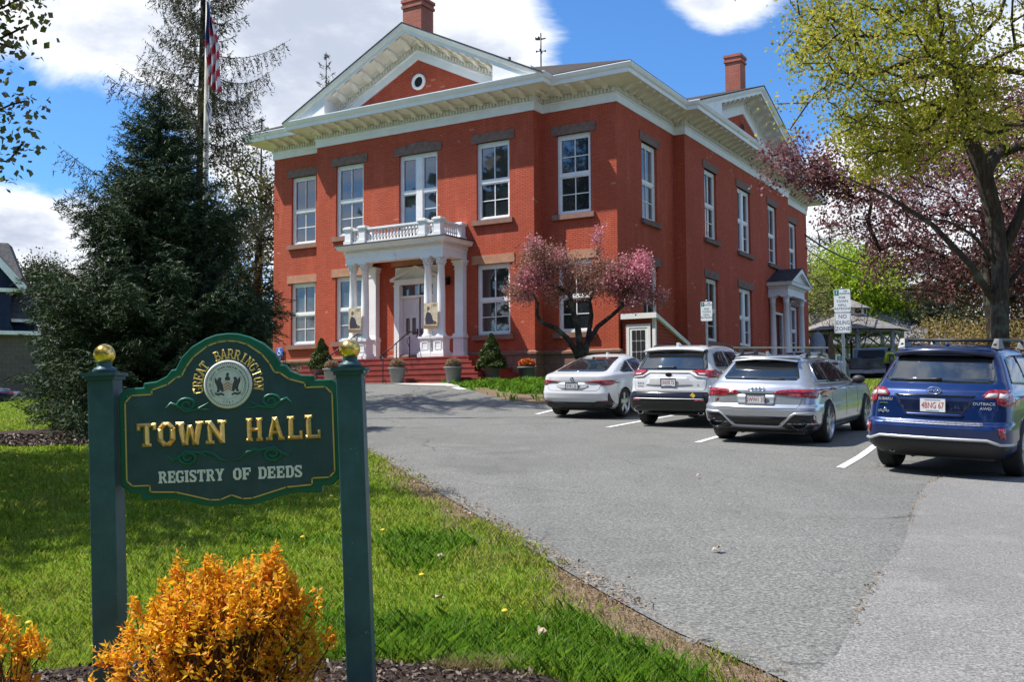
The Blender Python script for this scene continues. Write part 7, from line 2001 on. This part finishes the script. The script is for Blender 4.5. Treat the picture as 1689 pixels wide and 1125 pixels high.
SP1 = [(.02, .26, .25, .28, 260), (.13, .40, .20, .19, 170), (.21, .38, .10, .20, 80), (-.10, .36, .17, .19, 130), (-.22, .18, .17, .22, 150), (-.38, .04, .15, .14, 50), (.27, .24, .12, .20, 80), (.06, .04, .36, .20, 200), (-.31, .40, .02, .04, 7), (.34, .42, .05, .05, 16), (.20, .57, .04, .06, 14), (-.14, .54, .03, .05, 9), (.40, .30, .05, .05, 14), (-.42, .22, .04, .05, 10), (-.02, .55, .04, .05, 12), (-.20, .40, .05, .04, 12), (.31, .08, .12, .12, 40)]
spirea(-1.28, 4.40, [(a*1.16, b*1.17, c*1.14, d*1.14, int(n*.92)) for a, b, c, d, n in SP1], 'orange and gold spirea shrub between the two sign posts', 81)
spirea(-2.22, 4.35, [(.0, .24, .16, .24, 95), (-.14, .20, .18, .2, 70), (.17, .33, .06, .06, 22), (.13, .14, .08, .09, 22), (.02, .46, .04, .05, 9)], 'orange and gold spirea shrub cut off at the left photo edge', 82)

# ------------------------------------------------------------------ mulch beds
t = NT('bark_mulch'); co = t.objco(); nz = t.noise(co, 40, 5, .75)
MULCH = t.out(t.pbr(t.ramp(nz, [(.3, (.018, .013, .011)), (.55, (.075, .052, .042)), (.75, (.20, .15, .12))]), .95, 0, .2, t.bump(nz, 1., .04)))
def blob_poly(cx, cy, rx, ry, seed, n=40):
    r = random.Random(seed); ph = [r.random()*6.28 for _ in range(4)]
    out = []
    for i in range(n):
        a = 2*math.pi*i/n; k = 1+.07*math.sin(3*a+ph[0])+.05*math.sin(5*a+ph[1])+.03*math.sin(9*a+ph[2])
        out.append((cx+rx*k*math.cos(a), cy+ry*k*math.sin(a)))
    return out
BED1 = blob_poly(-1.2, 4.55, 1.36, .72, 1); BED2 = blob_poly(-7.3, 19.5, 3.2, 2.3, 2)
tag(sheet('mulch_bed', BED1, .03, MULCH, .25, .5), kind='structure'); tag(sheet('mulch_bed', BED2, .03, MULCH, .5, 1.), kind='structure')
# mulch chips
r_ = np.random.default_rng(91); n_ = 8000
px = r_.uniform(-2.7, .2, n_); py = r_.uniform(3.7, 5.4, n_); k_ = inpoly(BED1, px, py); px, py = px[k_], py[k_]
p2x = r_.uniform(-11, -3.8, 9000); p2y = r_.uniform(17., 19.5, 9000); k_ = inpoly(BED2, p2x, p2y); px = np.concatenate([px, p2x[k_]]); py = np.concatenate([py, p2y[k_]])
C = np.stack([px, py, gz(px, py)+.03+r_.random(len(px))*.018], 1)
tag(np_mesh('mulch_chips', leaves(C, np.where(C[:, 1] > 10, .07, .032), 92, 1.2, .6, .4), 4, leafmat('mulch_chip', [(.03, .02, .016), (.09, .06, .045), (.19, .14, .11)], 0.)), 'shredded dark bark mulch under the sign and the dense spruce', 'mulch', kind='stuff')
# ------------------------------------------------------------------ grass
GR = leafmat('grass_blade', [(.12, .23, .012), (.18, .30, .016), (.25, .36, .02), (.33, .40, .035), (.37, .36, .08)], .4, .55)
def blades(name, n, x0, x1, y0, y1, seed, hmul=1., test=None, power=1.6, mat=None, hbase=.05, wb=.0035, label=None, fade=9.):
    r = np.random.default_rng(seed)
    u = r.random(n); yv = (y0**(1-power)+u*(y1**(1-power)-y0**(1-power)))**(1/(1-power))
    xv = r.uniform(x0, x1, n)
    ok = test(xv, yv, r)
    xv, yv = xv[ok], yv[ok]; n = len(xv)
    clump = vnoise(xv, yv, .45, 11)*.6+vnoise(xv, yv, .16, 12)*.4
    h = hbase*hmul*(.45+1.1*clump)*(.6+.8*r.random(n)); wdt = wb*np.maximum(1., yv/4.5)*(.7+.6*r.random(n))
    a = r.random(n)*6.283; la = a+r.normal(size=n)*.5; bend = h*(.35+.7*r.random(n))
    z = gz(xv, yv)
    px_, py_ = np.cos(a+1.57)*wdt, np.sin(a+1.57)*wdt
    b0 = np.stack([xv-px_, yv-py_, z], 1); b1 = np.stack([xv+px_, yv+py_, z], 1)
    mx, my = xv+np.cos(la)*bend*.35, yv+np.sin(la)*bend*.35
    m1 = np.stack([mx+px_*.7, my+py_*.7, z+h*.6], 1); m0 = np.stack([mx-px_*.7, my-py_*.7, z+h*.6], 1)
    t1 = np.stack([xv+np.cos(la)*bend, yv+np.sin(la)*bend, z+h], 1)
    V_ = np.stack([b0, b1, m1, t1, m0], 1)
    return tag(np_mesh(name, V_, 5, mat or GR), label, 'grass', kind='stuff')
def lawn_test(x, y, r):
    e = edge_dist(x, y); d = dirt_at(x, y)
    ok = (e > .05-.2*vnoise(x, y, .21, 51)) & (r.random(len(x)) > d*1.02) & (~inpoly(BED1, x, y)) & (~inpoly(BED2, x, y)) & (np.abs(x) < y*.56+.6)
    return ok
blades('lawn_grass', 560000, -19., 1.4, 3.9, 36., 101, 1., lawn_test, 1.75, hbase=.040, wb=.0027, label='short green lawn grass around the sign')
GR2 = leafmat('lush_grass', [(.08, .20, .014), (.12, .26, .018), (.19, .32, .03)], .45, .5)
def tuft_test(x, y, r):
    e = edge_dist(x, y); v = vnoise(x, y, .7, 21)
    return (e > .35) & (e < 2.2) & (v > .52) & (r.random(len(x)) < (v-.5)*3.2) & (~inpoly(BED1, x, y)) & (y < 9)
blades('tall_grass', 80000, -2.2, 1.2, 4.0, 9., 102, 1.5, tuft_test, 1.5, GR2, .048, .0026, label='longer lush grass tufts near the drive edge')
def isl_test(x, y, r):
    d = dirt_at(x, y); return inpoly(ISLAND[:8]+[(3.6, 34.2), (1.1, 35.5), (-.5, 34.9)], x, y) & (r.random(len(x)) > d*1.1)
blades('island_grass', 60000, -2.6, 5., 26.8, 35, 103, 1.6, isl_test, 1.2, GR2, .09, .0035, label='bright grass patch between the steps and the white saloon')
def isl2(x, y, r): return inpoly([(4.8, 31.5), (9.5, 24.), (12.4, 19.), (16, 14.), (22, 22), (15, 33), (12.5, 37.5)], x, y)
blades('verge_grass', 60000, 4.8, 22., 14, 37, 104, .9, isl2, 1.1, GR, .08, .0025, label='green verge grass behind the parked cars')
def straw_test(x, y, r):
    e = edge_dist(x, y); d = dirt_at(x, y); return (e > .0) & (d > .15) & (r.random(len(x)) < .75) & (~inpoly(BED1, x, y))
DRYG = leafmat('straw_grass', [(.36, .26, .14), (.46, .36, .20), (.22, .15, .08), (.20, .22, .06)], .4)
blades('verge_straw', 60000, -4, 1.5, 4., 18, 105, .55, straw_test, 1.6, DRYG, .05, .0028, label='dry straw and thin grass on the bare verge')
# crumbs and dry flakes gathered along the drive edge and the pavement seam
r_ = np.random.default_rng(121); pts_ = []
for P_, n_, wd_, off_ in ((EDGE[2:11], 3200, .08, -.05), (ROAD[3:16], 380, .025, 0.)):
    P_ = np.array(P_); seg_ = np.hypot(*(P_[1:]-P_[:-1]).T); pr_ = seg_/seg_.sum()/np.maximum(1, P_[:-1, 1]/6); pr_ /= pr_.sum()
    k_ = r_.choice(len(seg_), n_, p=pr_); t_ = r_.random(n_)[:, None]; q_ = P_[k_]*(1-t_)+P_[k_+1]*t_
    d_ = (P_[k_+1]-P_[k_])/seg_[k_][:, None]; nn_ = np.stack([-d_[:, 1], d_[:, 0]], 1)
    pts_.append(q_+nn_*(off_+r_.normal(size=n_)*wd_)[:, None])
pts_ = np.concatenate(pts_); pts_ = pts_[vnoise(pts_[:, 0], pts_[:, 1], .5, 61) > .35]
C = np.stack([pts_[:, 0], pts_[:, 1], gz(pts_[:, 0], pts_[:, 1])+.028], 1)
tag(np_mesh('edge_debris', leaves(C, .022, 122, 2.0, .7, .5), 4, leafmat('debris_flake', [(.10, .075, .055), (.26, .19, .12), (.36, .29, .21), (.30, .15, .06)], .1)), 'dry flakes and crumbs along the drive edge', 'debris', kind='stuff')
# straw-coloured ornamental tuft
DRYG = leafmat('straw_grass', [(.36, .26, .14), (.46, .36, .20), (.22, .15, .08), (.20, .22, .06)], .4)
o = empty('dry_grass_tuft', (-.19, 5.06, g(-.19, 5.06)), 0, 'straw-coloured dry grass tuft in the mulch right of the sign', 'grass tuft')
r_ = np.random.default_rng(111); n_ = 1500; a = r_.random(n_)*6.283; L = .09+.09*r_.random(n_); el_ = .25+1.1*r_.random(n_)**.7
dx = np.cos(a)*np.cos(el_)*.9; dy = np.sin(a)*np.cos(el_)*.6; dz = np.sin(el_)*.55
b = r_.normal(size=(n_, 2))*(.09, .04)
P0 = np.stack([b[:, 0], b[:, 1], np.zeros(n_)], 1); P1 = P0+np.stack([dx*L*1.4, dy*L*1.4, dz*L*1.2], 1); W_ = np.stack([-np.sin(a), np.cos(a), a*0], 1)*.0022
np_mesh('blades', np.stack([P0-W_, P0+W_, P1], 1), 3, DRYG, o)
# fallen bits and dandelions
DAND = simple('dandelion_yellow', (.72, .50, .02), .7); LITTER = simple('dry_leaf', (.42, .33, .25), .8, var=.3, vs=30)
spots = [(-2.73, 5.75), (-1.72, 8.3), (-1.1, 8.6), (-2.9, 7.6), (-.05, 5.95), (-.62, 6.9), (-6.2, 12.5), (-5.7, 13.1), (-3.6, 9.4), (-3.1, 11.2), (-7.3, 14.9), (-1.9, 10.6)]
m = MB(); m.lathe([(.003, 0), (.003, .05), (.02, .055), (.021, .062), (.012, .07), (.002, .072)], 8); d0 = None
for i, (x, y) in enumerate(spots):
    if d0 is None: d0 = m.build('dandelion', DAND); oo = d0
    else: oo = d0.copy(); COL.objects.link(oo)
    oo.location = (x, y, g(x, y)+.01); tag(oo, 'tiny yellow dandelion flower in the lawn', 'dandelion', 'dandelions in the lawn')
lf = [(-.55, 7.6, .05, 'lawn beside the right post'), (-.43, 9.6, .05, 'lawn near the drive edge'), (-.47, 6.35, .045, 'grass in the foreground'), (1.58, 7.85, .055, 'middle of the asphalt'), (.15, 5.6, .04, 'bare verge by the drive'), (2.25, 12.3, .05, 'asphalt near the silver estate')]
for i, (x, y, s_, wh) in enumerate(lf):
    m = MB(); v = [(s_*math.cos(a_)*(1 if k % 2 else .55), s_*math.sin(a_)*(1 if k % 2 else .5), .012*((k*7) % 3)) for k, a_ in enumerate(np.linspace(0, 6.0, 11))]
    m.add(v, [tuple(range(11))]); oo = m.build('fallen_leaf', LITTER); oo.location = (x, y, g(x, y)+.045); oo.rotation_euler = (.3, .2, i*1.3)
    tag(oo, 'curled dry tan leaf lying on the '+wh, 'leaf', 'fallen dry leaves')
# ------------------------------------------------------------------ left house
NAVY = brick_mat('navy_shingle_siding', (.022, .036, .085), (.018, .03, .072), (.009, .014, .034), None, (.18, .13), .01)
FIELDST = stone_mat('grey_fieldstone', (.16, .138, .12), .5, .28)
SLATE2 = shingle('grey_slate_roof', (.13, .125, .13), .16)
hx, hy = -35.5, 65.
HB = g(hx, hy)
LH = empty('shingle_house', (hx, hy, HB), R(24), 'dark blue shingled house with a steep grey roof and stone ground floor', 'house')
m = MB(); m.box(-5, 4.4, 0, 12, -1., 4.9); m.build('stone_wall', FIELDST, LH)
m = MB(); m.box(-5.05, 2.6, -.35, 8, 4.9, 7.9); m.prism([(-3.0, 7.7), (3.2, 7.7), (.2, 11.6)], -.3, 8, 'y')
m.prism([(2.6, 4.9), (2.9, 4.9), (2.6, 5.6)], -.34, 7.9, 'y'); m.build('shingle_wall', NAVY, LH)
m = MB(); m.box(2.6, 4.1, .9, 11.5, 4.9, 5.8); m.build('side_wall', NAVY, LH)
rf = MB()
def slab(p, t=.16):
    q = [(x, y, z-t) for x, y, z in p]; rf.add(p+q, [(0, 1, 2, 3), (4, 7, 6, 5), (0, 4, 5, 1), (1, 5, 6, 2), (2, 6, 7, 3), (3, 7, 4, 0)])
slab([(.2, -1.0, 11.95), (3.5, -1.0, 8.0), (3.5, 6, 8.0), (.2, 6, 11.95)]); slab([(.2, -1.0, 11.95), (.2, 6, 11.95), (-3.1, 6, 8.0), (-3.1, -1.0, 8.0)])
slab([(4.4, .4, 5.75), (2.1, 6.2, 11.7), (-6, 6.2, 11.7), (-6, .4, 5.75)])
slab([(2.1, 6.2, 11.7), (4.4, .4, 5.75), (4.6, 12.4, 5.75), (2.3, 8., 11.7)]); rf.build('roof', SLATE2, LH)
m = MB()
for s in (-1, 1):
    e = .2+s*3.3; m.prism([(.2, 11.8), (.2, 11.2), (e, 7.3), (e+s*.1, 7.88)], -1.02, -.86, 'y')
m.box(-5.2, 3.2, -.55, -.3, 7.5, 7.75); m.box(-5.1, 4.5, -.5, -.30, 4.7, 4.95); m.box(-3.2, -.35, -.42, -.33, 5.5, 7.6); m.box(2.7, 4.4, .35, .55, 5.6, 5.8)
m.build('trim', WHITE, LH)
m = MB(); m.box(-3.0, -.55, -.45, -.4, 5.65, 7.5); m.build('window', GLASS, LH)
# ------------------------------------------------------------------ tan house behind the gazebo
TAN = brick_mat('tan_clapboard', (.30, .25, .14), (.28, .235, .13), (.14, .115, .07), None, (40, .16), .012)
gx, gy = 28.2, 76; H2 = empty('tan_house', (gx, gy, g(gx, gy)), R(4), 'tan clapboard house with a long light grey roof behind the gazebo', 'house')
m = MB(); m.box(-6.5, 9, 0, 9, -.8, 3.3); m.build('wall', TAN, H2)
m = MB()
for p in ([(-7., -.7, 3.15), (9.5, -.7, 3.15), (9.5, 4.5, 6.1), (-7., 4.5, 6.1)], [(-7, 9.7, 3.15), (-7, 4.5, 6.1), (9.5, 4.5, 6.1), (9.5, 9.7, 3.15)]):
    m.add(p+[(x, y, z-.15) for x, y, z in p], [(0, 1, 2, 3), (4, 7, 6, 5), (0, 4, 5, 1), (1, 5, 6, 2), (2, 6, 7, 3), (3, 7, 4, 0)])
m.build('roof', GREYROOF, H2)
for k, (a, w_, z0_, z1_) in enumerate(((-5.4, 1.0, .2, 2.4), (-3.0, 1.5, 1.2, 2.3), (0.4, .9, .9, 2.2), (4., 2.0, 1.0, 2.2))):
    m = MB(); m.box(a-w_/2-.1, a+w_/2+.1, -.06, -.01, z0_-.1, z1_+.1); wo = m.build('window', WHITE, H2)
    MB().box(a-w_/2, a+w_/2, -.08, -.05, z0_, z1_).build('pane', GLASSC if k == 0 else GLASS, wo)
# ------------------------------------------------------------------ gazebo
bx, by = 20.3, 60; GZ = empty('gazebo', (bx, by, g(bx, by)), R(10), 'octagonal gazebo with a grey shingle roof and small cupola, beyond the parking signs', 'gazebo')
def ngon(r, z, n=8, a0=22.5): return [(r*math.cos(R(a0+360*k/n)), r*math.sin(R(a0+360*k/n)), z) for k in range(n)]
def cone(mb, r0, z0_, r1, z1_, n=8):
    a = ngon(r0, z0_, n); b = ngon(r1, z1_, n)
    mb.add(a+b, [(k, (k+1) % n, (k+1) % n+n, k+n) for k in range(n)])
    mb.add(a, [tuple(reversed(range(n)))]); mb.add(b, [tuple(range(n))])
EV = 3.12
m = MB(); cone(m, 3.35, EV, .95, EV+.95); m2 = m.build('roof', GREYROOF, GZ)
m = MB(); cone(m, 1.28, EV+1.36, .04, EV+1.95); m.build('cupola_roof', GREYROOF, m2)
m = MB()
for a, b in zip(ngon(.92, 0), ngon(.92, 0)[1:]+ngon(.92, 0)[:1]): pass
cone(m, .9, EV+.8, .9, EV+1.38); m.build('cupola', WHITE, m2)
m = MB()
for k in range(8):
    a = R(45*k); M = Matrix.Rotation(a, 4, 'Z'); m.box(.83, .85, -.2, .2, EV+1.05, EV+1.32, 0, M)
m.build('cupola_vent', DARK, m2)
GPAINT = simple('gazebo_blue_grey', (.36, .41, .43), .6)
for k in range(8):
    p = ngon(2.85, 0)[k]; m = MB(); m.box(p[0]-.09, p[0]+.09, p[1]-.09, p[1]+.09, -.3, EV+.02)
    for q in (ngon(2.85, 0)[(k+1) % 8], ngon(2.85, 0)[k-1]):
        e = (p[0]+(q[0]-p[0])*.42, p[1]+(q[1]-p[1])*.42); m.tube([(p[0], p[1], EV-.85), (e[0], e[1], EV-.15)], .055, 4)
    m.build('post', GPAINT, GZ)
m = MB(); pts = ngon(2.85, EV-.08); 
for a, b in zip(pts, pts[1:]+pts[:1]): m.tube([a, b], .1, 4)
for a, b in zip(ngon(2.85, .9), ngon(2.85, .9)[1:]+ngon(2.85, .9)[:1]): m.tube([a, b], .04, 4)
for k in range(8): m.tube([ngon(2.85, EV-.05)[k], (0, 0, EV+.75)], .05, 4)
m.build('beam', GPAINT, GZ)
# ------------------------------------------------------------------ standing stone, cables, worker
sx_, sy_ = 15.8, 52; o = empty('standing_stone', (sx_, sy_, g(sx_, sy_)), R(20), 'rounded blue-grey standing stone with a brown side, right of the brick building end', 'stone')
m = MB(); m.ball((0, 0, 1.2), (.52, .42, 1.45), 18, 14); v = [(x*(1.05 if z < 1.6 else 1)+.05*math.sin(z*5+x*7), y+.05*math.sin(x*6+z*4), z) for x, y, z in m.v]; m.v = v
m.build('stone', simple('blue_grey_stone', (.22, .26, .31), .85, var=.3, vs=4, bump=.5, bs=12), o)
m = MB(); m.prism([(.42, -.2), (.86, -.2), (.92, 1.5), (.80, 2.35), (.55, 2.5), (.44, 1.4)], -.25, .2, 'y'); m.build('brown_side', simple('brown_board', (.14, .085, .055), .85, var=.4, vs=6), o)
o = empty('utility_cable', th_world(0, 24.6, 9.2), 0, 'two dark overhead cables sloping from the brick building to the right', 'cable')
p0 = th_world(-.05, 24.6, 9.15)
for (dz0, e, sag, rad) in ((0, (31., 74, 12.2), 1.3, .05), (-.7, (31., 74, 11.5), 1.6, .025)):
    P = []
    for i in range(25):
        s = i/24; q = Vector(p0)+Vector((0, 0, dz0)); qq = q.lerp(Vector(e), s); qq.z -= sag*4*s*(1-s); P.append(qq-Vector(p0))
    MB().tube(P, rad, 6).build('cable', BLACK, o)
px, py = 19.25, 51.2
o = empty('person', (px, py, g(px, py)), R(15), 'worker in a hi-vis yellow jacket with a black back panel walking beside the pickup', 'person')
def skin_body(name, verts, edges, radii, mat, parent, root=0):
    me = bpy.data.meshes.new(name); me.from_pydata(verts, edges, []); me.materials.append(mat)
    ob = bpy.data.objects.new(name, me); link(ob, parent)
    md = ob.modifiers.new('skin', 'SKIN'); md.use_smooth_shade = True
    for i, r in enumerate(radii): me.skin_vertices[0].data[i].radius = (r if hasattr(r, '__len__') else (r, r)); me.skin_vertices[0].data[i].use_root = (i == root)
    s = ob.modifiers.new('s', 'SUBSURF'); s.levels = 2; s.render_levels = 2
    return ob
SKIN = simple('skin', (.38, .21, .14), .6); HV = simple('hi_vis_yellow', (.50, .62, .04), .7, var=.1, vs=6); NAVYC = simple('navy_cloth', (.02, .025, .045), .8)
V_ = [(0, 0, .96), (0, .0, 1.15), (0, .0, 1.36), (0, .0, 1.50), (0, .02, 1.58), (0, .04, 1.68), (0, .03, 1.76),
      (-.20, 0, 1.45), (-.27, -.02, 1.18), (-.25, .10, .95), (-.24, .15, .87), (.20, 0, 1.45), (.27, .03, 1.18), (.26, .0, .94), (.25, .04, .85),
      (-.10, 0, .90), (-.11, .10, .50), (-.11, -.06, .09), (-.12, .10, .04), (.10, 0, .90), (.11, -.04, .50), (.11, -.22, .12), (.12, -.08, .05)]
E_ = [(0, 1), (1, 2), (2, 3), (3, 4), (4, 5), (5, 6), (3, 7), (7, 8), (8, 9), (9, 10), (3, 11), (11, 12), (12, 13), (13, 14), (0, 15), (15, 16), (16, 17), (17, 18), (0, 19), (19, 20), (20, 21), (21, 22)]
Rd = [(.155, .11), (.155, .11), (.18, .12), (.10, .08), .055, .085, .07, .07, .05, .042, .04, .07, .05, .042, .04, .09, .062, .045, .04, .09, .062, .045, .04]
skin_body('body', V_, E_, Rd, SKIN, o)
skin_body('jacket', [(0, 0, .88), (0, 0, 1.12), (0, 0, 1.36), (0, .0, 1.49), (-.20, 0, 1.45), (-.27, -.02, 1.18), (-.255, .08, .99), (.20, 0, 1.45), (.27, .03, 1.18), (.262, .0, .98)], [(0, 1), (1, 2), (2, 3), (3, 4), (4, 5), (5, 6), (3, 7), (7, 8), (8, 9)],
          [(.19, .135), (.185, .135), (.205, .145), (.11, .09), .095, .072, .066, .095, .072, .066], HV, o)
skin_body('trousers', [(0, 0, .92), (-.10, 0, .88), (-.11, .10, .50), (-.11, -.05, .11), (.10, 0, .88), (.11, -.04, .50), (.11, -.21, .13)], [(0, 1), (1, 2), (2, 3), (0, 4), (4, 5), (5, 6)], [(.165, .125), .105, .08, .07, .105, .08, .07], NAVYC, o)
m = MB(); m.ball((0, .015, 1.70), (.088, .105, .10), 14, 10); m.build('hair', simple('dark_hair', (.02, .014, .01), .7), o)
m = MB(); m.box(-.15, .15, -.165, -.13, .92, 1.46); bp = m.build('back_panel', BLACK, o); b_ = bp.modifiers.new('e', 'BEVEL'); b_.width = .03; b_.segments = 2
m = MB(); m.tube([(.07*math.cos(R(a)), -.168, 1.22+.07*math.sin(R(a))) for a in range(0, 361, 20)], .010, 6, cap=False); m.ball((0, -.168, 1.22), (.03, .006, .03), 8, 6); m.build('round_emblem', simple('emblem_yellow', (.5, .45, .1), .6), bp)
m = MB()
for s, (hx_, hy_, hz_) in ((-1, (-.24, .17, .83)), (1, (.25, .05, .81))):
    for k in range(4): m.tube([(hx_+(k-1.5)*.018, hy_, hz_), (hx_+(k-1.5)*.019, hy_+.02, hz_-.05), (hx_+(k-1.5)*.018, hy_+.045, hz_-.075+.005*abs(k-1.5))], [.010, .009, .007], 6)
    m.tube([(hx_-s*.035, hy_+.01, hz_+.02), (hx_-s*.05, hy_+.035, hz_-.01), (hx_-s*.045, hy_+.05, hz_-.03)], [.011, .010, .008], 6)
m.build('fingers', SKIN, o)
# trees across the road, behind the photographer: only seen mirrored in glass and paint
r_ = np.random.default_rng(177); n_ = 16000
tq = r_.random(n_); xx = np.where(tq < .5, -46+tq*2*20, -26+(tq-.5)*2*96)+r_.normal(size=n_)*4; yy = np.where(tq < .5, 14-tq*2*34, -20-(tq-.5)*20)+r_.normal(size=n_)*4
hh = 10+12*vnoise(xx, yy, 11, 3)+3*vnoise(xx, yy, 4, 4)
zz = gz(xx, yy)+.5+r_.random(n_)**.7*hh
tag(np_mesh('roadside_treeline', leaves(np.stack([xx, yy, zz], 1), 1.3, 178, .3, .4, .8), 4, leafmat('road_leaf', [(.05, .07, .03), (.09, .10, .04), (.13, .12, .06)], .3)), 'line of green trees along the road behind and left of the viewpoint', 'treeline', kind='stuff')
bpy.context.view_layer.update()
